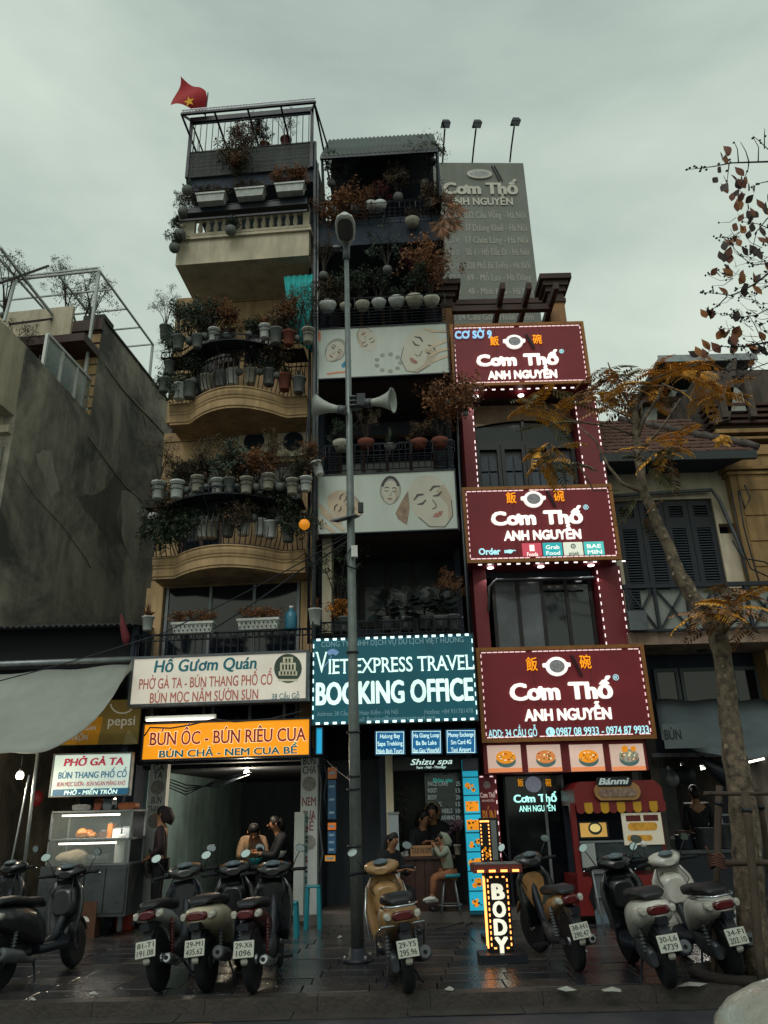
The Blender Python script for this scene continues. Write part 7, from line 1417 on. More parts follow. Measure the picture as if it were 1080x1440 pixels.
# ------------------------------------------------------------------ motorbikes
chrome = mat('chrome', 'B0B4B8', .18, metal=.9, var=0); engine = mat('engine_alloy', '4A4E52', .4, metal=.6, var=.3, scale=8); mirror_g = mat('mirror_glass', 'C8D8DC', .04, metal=1, var=0)
plate_w = mat('plate_white', 'A8ACA0', .5, var=.1, scale=8); plate_k = mat('plate_black', '0E0F11', .6, var=0); tail_red = mat('tail_red', '4A0F14', .2, var=.2, scale=12, coat=.5); lensm = mat('clear_lens', '9A9A90', .15, var=.2, scale=14); dial = mat('dial_glass', '4E5A60', .1, var=.3, scale=14); seatm = mat('seat_vinyl', '14161A', .5, var=.2, scale=10)
def paint(n, c, r_=.3): return mat('paint_' + n, c, r_, var=.28, scale=5, bump=.06, coat=.35)
def moto(label, at, yaw, lean, steer, kind, col, plate, trim=None, dashc=None, group='parked motorbikes', name='motorbike', tail=None, mirrors=True, rail=False, front=None):
 t = thing(name, label, 'motorbike', WF, (at[0], at[1], 0), group); del t['_b']; t['_b'] = [0, 0, 0]; t.rotation_euler = (0, R(lean), R(yaw)); t.scale = (.95,) * 3; trim = trim or blackp; front = front or col; us = kind == 'under'
 r_, wb, tw = (.285, 1.22, .042) if us else (.25, 1.27, .055)
 sm = Matrix.Translation((0, wb - .14, 0)) @ Matrix.Rotation(R(steer), 4, 'Z') @ Matrix.Translation((0, -(wb - .14), 0))
 def fin(b, nm, m, front=False, parent=None, **k):
  if front: b.v = [tuple(sm @ V(v)) for v in b.v]
  return b.build(nm, m, parent or t, loc=(0, 0, 0), **k)
 for fr_, y in ((False, 0), (True, wb)):
  b = MB(); q = r_ - .07 if us else r_ - .085; b.lathe([(q, -tw * .7), (r_ - .03, -tw), (r_ - .004, -tw * .45), (r_, 0), (r_ - .004, tw * .45), (r_ - .03, tw), (q, tw * .7)], (0, y, r_), 26, 'x'); wo = fin(b, 'tyre', rubber, fr_)
  b = MB(); b.lathe([(q + .004, -tw * .65), (q - .018, -tw * .5), (q - .018, tw * .5), (q + .004, tw * .65)], (0, y, r_), 24, 'x')
  if us:
   for k_ in range(14): a = 6.283 * k_ / 14; a2 = a + .35 * (1 if k_ % 2 else -1); b.rod((.03 * (1 if k_ % 2 else -1), y + .03 * math.cos(a2), r_ + .03 * math.sin(a2)), (0, y + (q - .015) * math.cos(a), r_ + (q - .015) * math.sin(a)), .005)
   b.lathe([(.045, -.05), (.045, .05)], (0, y, r_), 12, 'x')
  else:
   for k_ in range(5): a = 6.283 * k_ / 5; b.rod((0, y, r_), (0, y + (q - .01) * math.cos(a), r_ + (q - .01) * math.sin(a)), .045, .03, (1, 0, 0))
   b.lathe([(.06, -.045), (.06, .045)], (0, y, r_), 12, 'x')
  fin(b, 'rim', chrome if us else engine, fr_)
 # tail body, side panels, seat
 b = MB()
 if us: b.sell([(-.27, 0, .71, .03, .02), (-.2, 0, .7, .085, .045), (-.05, 0, .68, .115, .07), (.2, 0, .62, .12, .085), (.42, 0, .54, .11, .09), (.58, 0, .46, .06, .06)], 18, 2.8)
 else: b.sell([(-.27, 0, .68, .07, .05), (-.2, 0, .67, .14, .085), (-.02, 0, .64, .19, .12), (.2, 0, .6, .2, .15), (.4, 0, .54, .18, .17), (.54, 0, .46, .14, .15), (.6, 0, .42, .1, .1)], 20, 2.7)
 fin(b, 'body', col)
 b = MB()
 if us: b.sell([(-.22, 0, .765, .07, .012), (-.14, 0, .785, .11, .035), (.1, 0, .775, .125, .045), (.3, 0, .745, .12, .045), (.5, 0, .735, .09, .04), (.6, 0, .7, .05, .03)], 16, 3)
 else: b.sell([(-.2, 0, .785, .08, .015), (-.12, 0, .81, .13, .035), (.08, 0, .805, .155, .05), (.3, 0, .77, .15, .05), (.5, 0, .765, .12, .045), (.62, 0, .72, .07, .03)], 18, 3)
 so_ = fin(b, 'seat', seatm)
 b = MB(); zz = .7 if us else .68; w_ = .075 if us else .1
 b.sell([(-.285, 0, zz, w_ * .75, .028), (-.27, 0, zz, w_, .04), (-.2, 0, zz, w_ * 1.1, .045)], 14, 3.5); fin(b, 'tail_light', tail or tail_red)
 for s_ in (-1, 1): b = MB(); b.sell([(-.26, s_ * (w_ + .035), zz - .005, .022, .022), (-.21, s_ * (w_ + .045), zz, .035, .036), (-.15, s_ * (w_ + .05), zz, .02, .03)], 10, 2.4); fin(b, 'turn_signal', lensm)
 # rear mudguard
 b = MB(); rr = r_ + .03
 rings = []
 for k_ in range(8): a = R(75 + k_ * 14); c_ = V((0, -rr * math.cos(a - math.pi / 2) * 1.0 if 0 else rr * math.cos(a), r_ + .02 + rr * math.sin(a))); rings.append([c_ + V((x_, 0, 0)) * (1 - k_ * .05) + V((0, math.cos(a), math.sin(a))) * h_ for x_, h_ in ((-.06, -.02), (-.05, .012), (0, .03), (.05, .012), (.06, -.02), (0, .018))])
 b.loft(rings); fin(b, 'rear_mudguard', blackp)
 b = MB(); b.box(-.045, .045, -.34, -.1, .57, .63); b.rod((0, -.26, .6), (0, -.318, .38), .09, .02); fin(b, 'plate_bracket', blackp)
 # number plate
 pm_ = Matrix.Translation((0, -.345, .42)) @ Matrix.Rotation(R(-18), 4, 'X')
 b = MB(); b.box(-.097, .097, -.004, .004, -.072, .072); b.v = [tuple(pm_ @ V(v)) for v in b.v]; po = fin(b, 'number_plate', plate_w, bevel=.004)
 for s_, z0, z1 in ((plate[0], .012, .055), (plate[1], -.055, -.008)):
  if not s_: continue
  o = text(s_, -.08 if len(s_) > 4 else -.07, .08 if len(s_) > 4 else .07, z0, z1, -.006, plate_k, po, off=.012); o.data.transform(pm_); o.location = (0, 0, 0)
 b = MB(); b.sell([(-.35, 0, .325, .03, .012), (-.34, 0, .315, .035, .03), (-.32, 0, .3, .02, .02)], 10, 3); fin(b, 'reflector', lensm)
 # engine, exhaust, stand
 b = MB()
 if us: b.sell([(.3, 0, .3, .06, .05), (.35, 0, .3, .11, .09), (.5, 0, .31, .12, .11), (.68, 0, .33, .09, .08), (.8, 0, .35, .07, .06)], 14, 3.2)
 else: b.sell([(-.08, -.1, .26, .035, .06), (.0, -.1, .27, .045, .09), (.3, -.09, .3, .06, .1), (.5, -.05, .32, .08, .09)], 14, 3)
 fin(b, 'engine', engine)
 b = MB(); 
 if us: b.tube([(.12, .62, .22), (.13, .4, .2), (.14, .15, .22), (.145, .1, .23), (.15, -.2, .3), (.15, -.22, .305)], [.02, .02, .025, .045, .05, .035], 12)
 else: b.tube([(.08, .45, .2), (.14, .3, .22), (.15, .18, .25), (.17, .1, .28), (.175, -.18, .34), (.175, -.2, .345)], [.02, .025, .04, .062, .065, .045], 14)
 fin(b, 'exhaust', chrome if us else greymet); e_ = V((.15, -.225, .306) if us else (.175, -.205, .346)); b = MB(); b.disc((e_.x, e_.z), .02, e_.y, 10); fin(b, 'exhaust_hole', plate_k)
 for s_ in (-1, 1): b = MB(); b.tube([(s_ * .13, .1, .62), (s_ * .135, .02, r_ + .03)], .014 , 8); [b.lathe([(.024, -.006), (.03, 0), (.024, .006)], V((s_ * .13, .1, .62)).lerp(V((s_ * .135, .02, r_ + .03)), .15 + .09 * k_), 8) for k_ in range(9)]; fin(b, 'rear_shock', tail_red if us and s_ > 0 else greymet)
 b = MB(); b.rod((-.09, .0, r_), (-.08, .4, .3), .03, .05); b.rod((.07, 0, r_), (.07, .4, .3), .025, .04); fin(b, 'swingarm', engine)
 for s_ in (-1, 1): b = MB(); b.tube([(s_ * .09, .42, .22), (s_ * .17, .5 if us else .36, .03), (s_ * .19, .46 if us else .3, .015)], .012, 6); fin(b, 'stand_leg', darkmet)
 b = MB(); b.tube([(.0, .55, .32), (.0, .7, .3), (0, .9, .38), (0, wb - .2, .6), (0, wb - .14, .82)], [.04, .05, .05, .05, .04], 8); fin(b, 'frame_tube', darkmet)
 if not us: b = MB(); b.sell([(.48, 0, .3, .12, .05), (.56, 0, .29, .19, .045), (.85, 0, .29, .19, .045), (.95, 0, .33, .17, .05)], 14, 4); fin(b, 'floor_board', trim)
 else:
  for s_ in (-1, 1): b = MB(); b.rod((0, .55, .2), (s_ * .28, .55, .21), .03); fin(b, 'foot_peg', rubber)
 # leg shield
 b = MB(); vs = []; nz = 7; ncol = 9; H0, H1 = (.32, .92) if us else (.3, .93)
 for lay in (0, .035):
  for j in range(nz):
   k_ = j / (nz - 1); z = H0 + (H1 - H0) * k_; hw = (.17 + .07 * math.sin(k_ * 2.6)) * (1 if not us else .95) * (1 if k_ < .8 else 1 - (k_ - .8) * 1.5); yc = (wb - .26) + .08 * k_ - (.02 if us else 0)
   for i in range(ncol): u = i / (ncol - 1) * 2 - 1; vs.append((u * hw, yc + lay - abs(u) ** 2 * .1 + .06, z))
 fs = []; N = nz * ncol
 for j in range(nz - 1):
  for i in range(ncol - 1): a = j * ncol + i; fs.append((a, a + 1, a + ncol + 1, a + ncol)); fs.append((N + a + ncol, N + a + ncol + 1, N + a + 1, N + a))
 for i in range(ncol - 1): fs.append((i, N + i, N + i + 1, i + 1)); a = (nz - 1) * ncol + i; fs.append((a, a + 1, N + a + 1, N + a))
 for j in range(nz - 1): a = j * ncol; fs.append((a, a + ncol, N + a + ncol, N + a)); a = j * ncol + ncol - 1; fs.append((a, N + a, N + a + ncol, a + ncol))
 b.add(vs, fs, True); b.v = [tuple(v) for v in b.v]; fin(b, 'leg_shield', front if not us else trim)
 if not us: b = MB(); b.sell([(wb - .3, 0, .7, .1, .12), (wb - .24, 0, .7, .15, .16), (wb - .15, 0, .7, .15, .18)], 14, 3.2); fin(b, 'glove_box', trim if dashc is None else front)
 b = MB(); b.sell([(wb - .2, 0, .68, .15, .2), (wb - .05, 0, .7, .12, .17), (wb + .05, 0, .7, .06, .1)], 14, 2.6); fin(b, 'front_cowl', front)
 # steering group
 y0 = wb - .14
 b = MB(); b.sell([(y0 - .15, 0, .985, .07, .03), (y0 - .1, 0, 1.0, .14, .06), (y0 - .02, 0, 1.02, .2, .075), (y0 + .06, 0, 1.0, .17, .08), (y0 + .13, 0, .97, .08, .05)], 18, 2.3); fin(b, 'handlebar_cowl', dashc or col, True)
 b = MB(); n = 16; b.add([(.085 * math.cos(a), y0 - .1 + .04 * math.sin(a), 1.075 + .03 * math.sin(a)) for a in [6.283 * k_ / n for k_ in range(n)]] , [tuple(range(n))]); b.lathe([(.08, 0), (.085, .02), (.07, .03)], (0, y0 - .08, 1.05), 14); fin(b, 'dial', dial, True)
 b = MB(); b.tube([(-.2, y0, .98), (0, y0 + .02, .99), (.2, y0, .98)], .016, 8); fin(b, 'handlebar', darkmet, True)
 for s_ in (-1, 1):
  b = MB(); b.tube([(s_ * .17, y0 - .0, .98), (s_ * .26, y0 - .03, .99), (s_ * .36, y0 - .08, .985)], [.02, .019, .019], 10); fin(b, 'grip', rubber, True)
  b = MB(); b.tube([(s_ * .2, y0 + .03, .99), (s_ * .3, y0 + .03, .975), (s_ * .37, y0 - .02, .965)], .007, 6); fin(b, 'brake_lever', chrome, True)
  if mirrors:
   b = MB(); b.tube([(s_ * .21, y0 + .01, 1.0), (s_ * .25, y0 + .02, 1.09), (s_ * .3, y0 + .0, 1.17)], .006, 6); fin(b, 'mirror_stem', darkmet, True)
   mm = Matrix.Translation((s_ * .31, y0 - .005, 1.2)) @ Matrix.Rotation(R(-s_ * 14), 4, 'Z') @ Matrix.Rotation(R(s_ * 18), 4, 'Y')
   b = MB(); b.sell([(0, 0, 0, .058, .04), (.012, 0, 0, .06, .042), (.03, 0, 0, .035, .025)], 16, 2.2); b.v = [tuple(mm @ V(v)) for v in b.v]; mo_ = fin(b, 'mirror', blackp, True)
   b = MB(); b.disc((0, 0), .054, -.002, 18, .037); b.v = [tuple(sm @ mm @ V(v)) for v in b.v]; fin(b, 'mirror_glass', mirror_g, False, mo_)
 for s_ in (-1, 1): b = MB(); b.tube([(s_ * .055, y0 + .0, .8), (s_ * .07, wb - .04, .5), (s_ * .07, wb, r_)], [.02, .018, .016], 8); fin(b, 'fork', greymet, True)
 b = MB(); rr = r_ + .035; rings = []
 for k_ in range(9): a = R(25 + k_ * 17); rings.append([V((x_, wb + rr * math.cos(a), r_ + rr * math.sin(a))) + V((0, math.cos(a), math.sin(a))) * h_ for x_, h_ in ((-.055, -.03), (-.045, .01), (0, .025), (.045, .01), (.055, -.03), (0, .012))])
 b.loft(rings); fin(b, 'front_mudguard', front, True)
 b = MB(); b.tube([(.1, y0 - .08, .96), (.16, y0 - .2, .8), (.1, y0 - .12, .68)], .006, 5); b.tube([(-.12, y0 - .05, .96), (-.17, y0 - .16, .84), (-.1, y0 - .1, .7)], .006, 5); fin(b, 'control_cable', darkmet)
 if rail:
  b = MB(); w2 = .15; b.tube([(-w2, .2, .72), (-w2 - .02, -.1, .76), (-.1, -.27, .76), (.1, -.27, .76), (w2 + .02, -.1, .76), (w2, .2, .72)], .011, 8); fin(b, 'grab_rail', chrome)
  if rail == 2: b = MB(); b.tube([(-.23, .25, .3), (-.24, .1, .5), (-.2, -.2, .6), (.2, -.2, .6), (.24, .1, .5), (.23, .25, .3)], .011, 8); fin(b, 'guard_bar', chrome); b = MB(); b.tube([(-.23, .9, .3), (-.25, .98, .6), (-.2, 1.05, .85)], .01, 8); fin(b, 'guard_bar', chrome); b = MB(); b.tube([(.23, .9, .3), (.25, .98, .6), (.2, 1.05, .85)], .01, 8); fin(b, 'guard_bar', chrome)
 return t
def gp_(px, py): q = pixz(px, py, 0); return (q.x, q.y)
cr_ = paint('cream', 'A39A84'); wh = paint('white', 'B4B3AA'); bk = paint('black', '0F1114'); gb_ = paint('gold_beige', '8A6B45', .35); gy = paint('silver', '8C9090'); rd_ = paint('maroon', '3E1216'); dg = paint('dark_grey', '26292B'); gold2 = paint('gold', '8F6A3E', .35)
def adj(px, py): return gp_(px, py)
moto('underbone motorbike with white-grey tail and plate 81-T1 beside the standing person', adj(226, 1395), -3, -9, 14, 'under', gy, ('81-T1', '191.08'), front=dg, dashc=dg)
moto('cream rounded scooter with plate 29-M1 between two underbones', adj(292, 1394), -5, -6, 10, 'scooter', cr_, ('29-M1', '435.62'), dashc=bk, front=bk)
moto('maroon tailed underbone motorbike with plate 29-X6', adj(357, 1397), -4, -4, 6, 'under', rd_, ('29-X6', '1096'), trim=bk, front=bk, dashc=bk)
moto('gold-beige scooter with chrome guard bars parked by the lamp pole, plate 29-Y5', adj(575, 1397), 7, -6, -12, 'scooter', gb_, ('29-Y5', '295.96'), rail=2, dashc=gb_)
moto('black and gold underbone motorbike beside the BODY sign, plate 38-H1', adj(814, 1366), 7, -8, 14, 'under', gold2, ('38-H1', '290.47'), trim=bk, dashc=dg)
moto('black fronted white tailed scooter, plate 30-L6', adj(943, 1390), -2, -7, 6, 'scooter', wh, ('30-L6', '4739'), dashc=bk, front=bk)
moto('white scooter with chrome tail rail nearest the tree stakes, plate 34-F1', adj(1034, 1378), 1, -8, 4, 'scooter', wh, ('34-F1', '203.10'), rail=1, dashc=wh)
moto('big black scooter at the left edge seen from its side', adj(-6, 1395), -14, -5, 10, 'scooter', dg, ('01', '02'), dashc=bk)
moto('second dark motorbike half hidden beyond the left edge', adj(-78, 1362), -14, -5, 0, 'under', bk, ('', ''), dashc=bk)
# ------------------------------------------------------------------ BODY sign and stand behind it
q = pixz(707, 1352, 0); FBo = Frame(540, 10, 0); FBo.o = V((q.x, q.y, 0)); sgn = thing('body_sign', 'black standing sign with white letters BODY ringed by orange lights', 'sign', FBo, (0, 0, 0))
sx0, sx1, sz0, sz1 = FBo.R(687, 1228, 727, 1350, 0)
b = MB(); b.box(-.25, .25, -.14, .2, .0, .08); b.build('base', blackp, sgn)
b = MB(); b.box(-.13, .13, .0, .16, .08, sz1); b.build('column', mat('sign_black', '0A0B0D', .4, var=0), sgn)
Hs = sz1 - .12
for i, ch in enumerate('BODY'): z1_ = sz1 - .1 - i * (Hs - .04) / 4; text(ch, -.072, .072, z1_ - .155, z1_, -.006, glow('warm_white_letters', 'E8E6D0', .8), sgn, off=.06, thick=.012)
b = MB()
for p, q_ in (((-.105, .13), (-.105, sz1 - .04)), ((.105, .13), (.105, sz1 - .04))): led_line(b, p, q_, -.002, .028, .024, .014)
led_line(b, (-.1, sz1 - .035), (.1, sz1 - .035), -.002, .028, .024, .014); led_line(b, (-.1, .125), (.1, .125), -.002, .028, .024, .014)
for k_ in range(30): z = .12 + (sz1 - .16) * k_ / 30; b.box(-.145, -.131, .02, .034, z, z + .02); b.box(-.145, -.131, .12, .134, z + .01, z + .03)
b.build('light_chain', led_o, sgn, kind='stuff')
b = MB(); b.box(-.27, .25, -.22, .2, sz1 + .02, sz1 + .1); o = b.build('slanted_tray', mat('red_tray', '5A2420', .5), sgn)
for k_ in range(3): b = MB(); b.box(-.25 + k_ * .165, -.1 + k_ * .165, -.2, .18, sz1 + .102, sz1 + .108); b.build('menu_card', mat('faded_card', '5E6668', .4, var=.5, scale=12), sgn)
b = MB(); led_line(b, (-.26, sz1 + .04), (.24, sz1 + .04), -.224, .07, .05, .022); b.build('tray_light', led_o, sgn, kind='stuff')
q2 = pixz(690, 1325, 0); FB2 = Frame(540, 10, 0); FB2.o = V((q2.x, q2.y + .15, 0)); z2 = FB2.uz(690, 1150)[1]; t = thing('light_stand', 'second sign stand strung with orange lights behind the BODY sign', 'sign', FB2, (0, 0, 0)); x0, x1 = FB2.uz(676, 1180)[0], FB2.uz(702, 1180)[0]
b = MB(); b.box(x0, x1, 0, .12, .05, z2); b.build('column', mat('sign_black', '0A0B0D'), t); b = MB(); b.box(x0 + .14, x1 - .03, -.006, -.001, z2 - .5, z2 - .03); b.build('grey_panel', mat('grey_sign_panel', '6A7070', .5), t)
b = MB()
for xx in (x0 + .01, x0 + .11): led_line(b, (xx, .4), (xx, z2 - .02), -.002, .022, .022, .012)
b.box(x0, x0 + .12, -.01, 0, z2 - .05, z2 - .03); b.build('light_chain', led_o, t, kind='stuff')
b = MB(); rg = random.Random(2); [b.disc((rg.uniform(x0 + .02, x0 + .11), rg.uniform(z2 - .5, z2 - .35)), rg.uniform(.006, .014), -.004 - k_ * .0004, 6) for k_ in range(22)]; b.build('gold_print', mo, t, kind='stuff')
b = MB(); b.box(x0 - .05, x1 + .05, -.08, .25, 0, .05); b.build('foot', blackp, t)
cable([pixz(690, 1345, .01), pixz(664, 1320, .01), pixz(655, 1302, .01), pixz(672, 1288, .02)], 'orange extension lead curling on the paving by the BODY sign', .006, 'leads on paving', 'floor_cable')
cable([pixz(668, 1290, .01), pixz(640, 1300, .01), pixz(612, 1306, .01)], 'pale lead trailing over the paving before the desk', .005, 'leads on paving', 'floor_cable')
# ------------------------------------------------------------------ sandwich kiosk
FK = Frame(870, 11.9, 0); K = lambda a, c, y=0: FK.uz(a, c, y); kx0, kx1 = K(808, 1200)[0], K(938, 1200)[0]; kz = lambda py: K(870, py)[1]
kt = thing('sandwich_kiosk', 'red sandwich kiosk with scalloped awning and baguette signboard', 'kiosk', FK, ((kx0 + kx1) / 2, 0, 0)); kr = mat('kiosk_red', '6E1A1A', .4, var=.15, scale=2)
b = MB(); b.box(kx0, kx1, 0, .9, .1, kz(1232)); b.build('counter', kr, kt); 
for xx in (kx0, kx1 - .08): b = MB(); b.box(xx, xx + .08, 0, .08, kz(1232), kz(1128)); b.build('post', kr, kt)
b = MB(); b.box(kx0 + .08, kx1 - .08, .85, .9, kz(1232), kz(1128)); b.build('back_panel', dark, kt)
xx0, xx1 = K(806, 1110)[0], K(930, 1110)[0]; zz0, zz1 = kz(1131), kz(1098)
ps = [(xx0, zz0), (xx0, zz1 - .1), (xx0 + .1, zz1), (xx1 - .1, zz1), (xx1, zz1 - .1), (xx1, zz0)]; b = MB(); b.prism(ps[::-1], -.03, .9); b.build('canopy', kr, kt)
ylw = mat('awning_yellow', 'B88A1E', .6, var=.1)
ns = 11
for i in range(ns):
 a = xx0 + (xx1 - xx0) * i / ns; c = xx0 + (xx1 - xx0) * (i + 1) / ns; r_ = (c - a) / 2; b = MB(); b.prism([(a, zz0 + .03), (a, zz0 - .07)] + [((a + c) / 2 - r_ * math.cos(math.pi * k_ / 6), zz0 - .07 - r_ * .8 * math.sin(math.pi * k_ / 6)) for k_ in range(1, 6)] + [(c, zz0 - .07), (c, zz0 + .03)], -.09, -.07); b.build('awning_scallop', ylw if i % 2 else kr, kt)
# baguette sign
bx_, bz_ = K(868, 1113, -.1); brd = mat('bread_tan', '9A7448', .6, var=.3, scale=6); n = 24
def stad(cx, cz, w_, h_, y0, y1):
 return [(cx + math.copysign(w_ - h_, math.cos(a)) + h_ * math.cos(a), cz + h_ * math.sin(a)) for a in [-6.283 * k_ / n + .001 for k_ in range(n)]]
b = MB(); b.prism(stad(bx_, bz_, .33, .12, 0, 0), -.12, -.06); b.build('baguette', brd, kt); b = MB(); b.prism(stad(bx_, bz_ - .015, .27, .055, 0, 0), -.13, -.12); b.build('filling', mat('filling_print', '4A2A22', .6, var=.9, scale=26, tint='9A8A7A'), kt)
px_text('Bánmi', FK, -.135, 841, 1094, 885, 1103, mat('kiosk_lettering', 'A8B4B4', .5, var=0, em='A8B4B4', es=.3), kt, shear=.3, off=.04); 
b = MB(); b.prism(stad(K(863, 1099, -.12)[0], K(863, 1099, -.12)[1], .26, .065, 0, 0), -.132, -.122); b.build('name_board', mat('sign_black', '0A0B0D'), kt)
# screen, poster, counter glass
x0, x1, z0, z1 = FK.R(814, 1155, 856, 1179, .05); b = MB(); b.box(x0, x1, .05, .1, z0, z1); b.build('screen_case', blackp, kt); b = MB(); b.box(x0 + .02, x1 - .03, .042, .048, z0 + .02, z1 - .02); b.build('screen', glow('screen_yellow', 'C89A50', .5, noise=.3), kt); b = MB(); b.disc(((x0 + x1) / 2 + .02, (z0 + z1) / 2 + .02), .1, .038, 18, .085); b.build('bowl_print', mat('bowl_dark_teal', '1E2C2C', .5, var=0), kt); b = MB(); b.disc(((x0 + x1) / 2 + .02, (z0 + z1) / 2 + .025), .075, .036, 18, .055); b.build('noodle_print', glow('noodle_glow', 'D8C078', .5), kt)
x0, x1, z0, z1 = FK.R(876, 1143, 932, 1188, -.05); b = MB(); b.box(x0, x1, -.05, -.03, z0, z1); po = b.build('poster', glow('poster_face', 'C8C0A8', .3, 'A8A492', noise=.1), kt)
for k_ in (0, 1): b = MB(); b.box(x0 + .06 + k_ * .25, x0 + .27 + k_ * .25, -.053, -.051, z1 - .11, z1 - .03); b.build('red_caption', mat('caption_maroon', '5E2020', .5, var=.3, scale=30), po, loc=(0, 0, 0))
b = MB(); b.prism(stad((x0 + x1) / 2, (z0 + z1) / 2 + .03, .21, .055, 0, 0), -.056, -.052); b.build('sandwich_print', mat('sandwich_gold', 'B8862E', .5, var=.5, scale=14, em='A87A2A', es=.2), po, loc=(0, 0, 0)); b = MB(); b.prism(stad((x0 + x1) / 2 - .06, (z0 + z1) / 2 - .12, .18, .04, 0, 0), -.055, -.051); b.build('sandwich_print', mat('sandwich_gold', 'B8862E'), po, loc=(0, 0, 0))
x0, x1, z0, z1 = FK.R(816, 1184, 932, 1206, -.02); b = MB(); b.box(x0, x1, -.02, .0, z0, z1); b.build('counter_glass', mat('counter_glass', '3A4446', .1, var=.5, scale=6, alpha=.8), kt); b = MB(); b.box(x0, x1, -.04, .0, z1, z1 + .025); b.build('steel_edge', alu, kt)
x0, x1, z0, z1 = FK.R(818, 1186, 838, 1220, -.06); b = MB(); b.box(x0, x1, -.06, -.045, z0, z1); b.build('notice', mat('notice_white', '8E9290', .6, var=.15), kt)
ps = [K(a, c, -.01) for a, c in ((826, 1222), (834, 1240), (828, 1262), (838, 1285), (846, 1300), (846, 1235), (838, 1218))]; b = MB(); b.add([(x, -.012, z) for x, z in ps], [tuple(range(7))]); b.build('wave_print', mat('sign_black', '0A0B0D'), kt)
ps = [K(a, c, -.01) for a, c in ((836, 1282), (842, 1272), (852, 1282), (858, 1300), (848, 1308), (840, 1306))]; b = MB(); b.add([(x, -.014, z) for x, z in ps], [tuple(range(6))]); b.build('pale_print', mat('pale_blue_print', '5E6E78', .6), kt)
# folded table leaning on the kiosk
q = pixz(852, 1312, 0); FT = Frame(540, 10, 0); FT.o = V((q.x, q.y, 0)); x0, x1, z0, z1 = FT.R(838, 1222, 867, 1298, 0); t = thing('folding_table', 'grey folded table leaning upright against the red kiosk', 'table', FT, (0, 0, 0)); tm = mat('grey_table', '5A5E60', .5, var=.2)
b = MB(); b.box(x0, x1, .02, .05, z0 + .1, z1); b.build('table_top', tm, t)
for xx in (x0 - .01, x1 + .05): b = MB(); b.tube([(xx, 0, z1 - .02), (xx + .03, -.02, .3), (xx + .05, -.1, .0)], .013, 8); b.build('leg', alu, t)
for zz in (z1 - .04, z0 + .3): b = MB(); b.rod((x0 - .01, 0, zz), (x1 + .05, 0, zz), .025); b.build('cross_bar', alu, t)
# white helmet/ball on the kiosk
x, z = K(905, 1187, -.3); t = thing('white_ball', 'small white round cap standing on a stalk before the poster', 'ball', FK, (x, -.3, z)); b = MB(); b.lathe([(.004, -.045), (.035, -.03), (.045, 0), (.035, .03), (.004, .045)], (x, -.3, z), 12); b.build('ball', white, t); b = MB(); b.tube([(x, -.3, z - .04), (x, -.3, z - .3)], .006, 5); b.build('stalk', darkmet, t)
# ------------------------------------------------------------------ white menu board between the left shops
q = pixz(433, 1300, 0); FM = Frame(540, 10, 0); FM.o = V((q.x, q.y - .1, 0)); FM.yaw = R(0); x0, x1, z0, z1 = FM.R(413, 1142, 427, 1287, 0)
t = thing('standing_menu_board', 'tall white standing menu board folded at its edge before the noodle shop', 'sign', FM, (x0, 0, z0)); b = MB(); b.box(x0, x1, 0, .03, z0, z1); b.build('front_panel', mat('board_white', '9CA09A', .5, var=.12, scale=3), t)
b = MB(); b.add([(x1, 0, z0), (x1 + .13, -.0 + .28, z0 + .1), (x1 + .13, .28, z1), (x1, 0, z1)], [(0, 1, 2, 3)]); o = b.build('side_panel', mat('board_mint', '7E928C', .5, var=.2, scale=5), t); sl = o.modifiers.new('s', 'SOLIDIFY'); sl.thickness = .01; rg = random.Random(8)
for i in range(9):
 zz = z1 - .1 - i * (z1 - z0 - .15) / 9; h_ = .07; mcol = (mat('dim_teal_print', '1E5A5E', .6, var=0), mat('dim_red_print', '6A2A28', .6, var=0), mat('menu_black', '17191C'))[i % 3]
 for k_ in range(2): u0, u1 = .15, .85; b = MB(); zb2 = zz - k_ * .05; b.add([(x1 + .13 * u0, .28 * u0 - .012, zb2), (x1 + .13 * u1, .28 * u1 - .012, zb2), (x1 + .13 * u1, .28 * u1 - .012, zb2 + .035), (x1 + .13 * u0, .28 * u0 - .012, zb2 + .035)], [(0, 1, 2, 3)]); b.build('menu_line', mcol, t)
for xx in (x0 + .02, x1 + .1): b = MB(); b.rod((xx, .02 if xx < x1 else .24, 0), (xx, .02 if xx < x1 else .24, z0 + .05), .03); b.build('leg', greymet, t)
for i in range(6): zz = z0 + .1 + i * (z1 - z0 - .2) / 5; b = MB(); b.disc((x0 + .02, zz), .006, -.002, 6); b.build('rivet', darkmet, t)
# teal stools and crates in the noodle shop
def stool(px, py, w_, h_, label, m=None, dy=0):
 q = pixz(px, py, 0); t = thing('plastic_stool', label, 'stool', WF, (q.x, q.y + dy, 0), 'teal plastic stools'); m = m or mat('teal_plastic', '14707C'); b = MB()
 b.box(q.x - w_ / 2, q.x + w_ / 2, q.y + dy - w_ / 2, q.y + dy + w_ / 2, h_ - .03, h_); b.build('seat', m, t, bevel=.01)
 for sx_ in (-1, 1):
  for sy_ in (-1, 1): b = MB(); b.rod((q.x + sx_ * w_ * .4, q.y + dy + sy_ * w_ * .4, h_ - .03), (q.x + sx_ * w_ * .48, q.y + dy + sy_ * w_ * .48, 0), .05, .03); b.build('leg', m, t)
stool(440, 1306, .2, .55, 'tall teal plastic stool stack beside the white menu board'); stool(406, 1318, .22, .42, 'teal plastic stool behind the maroon motorbike'); 
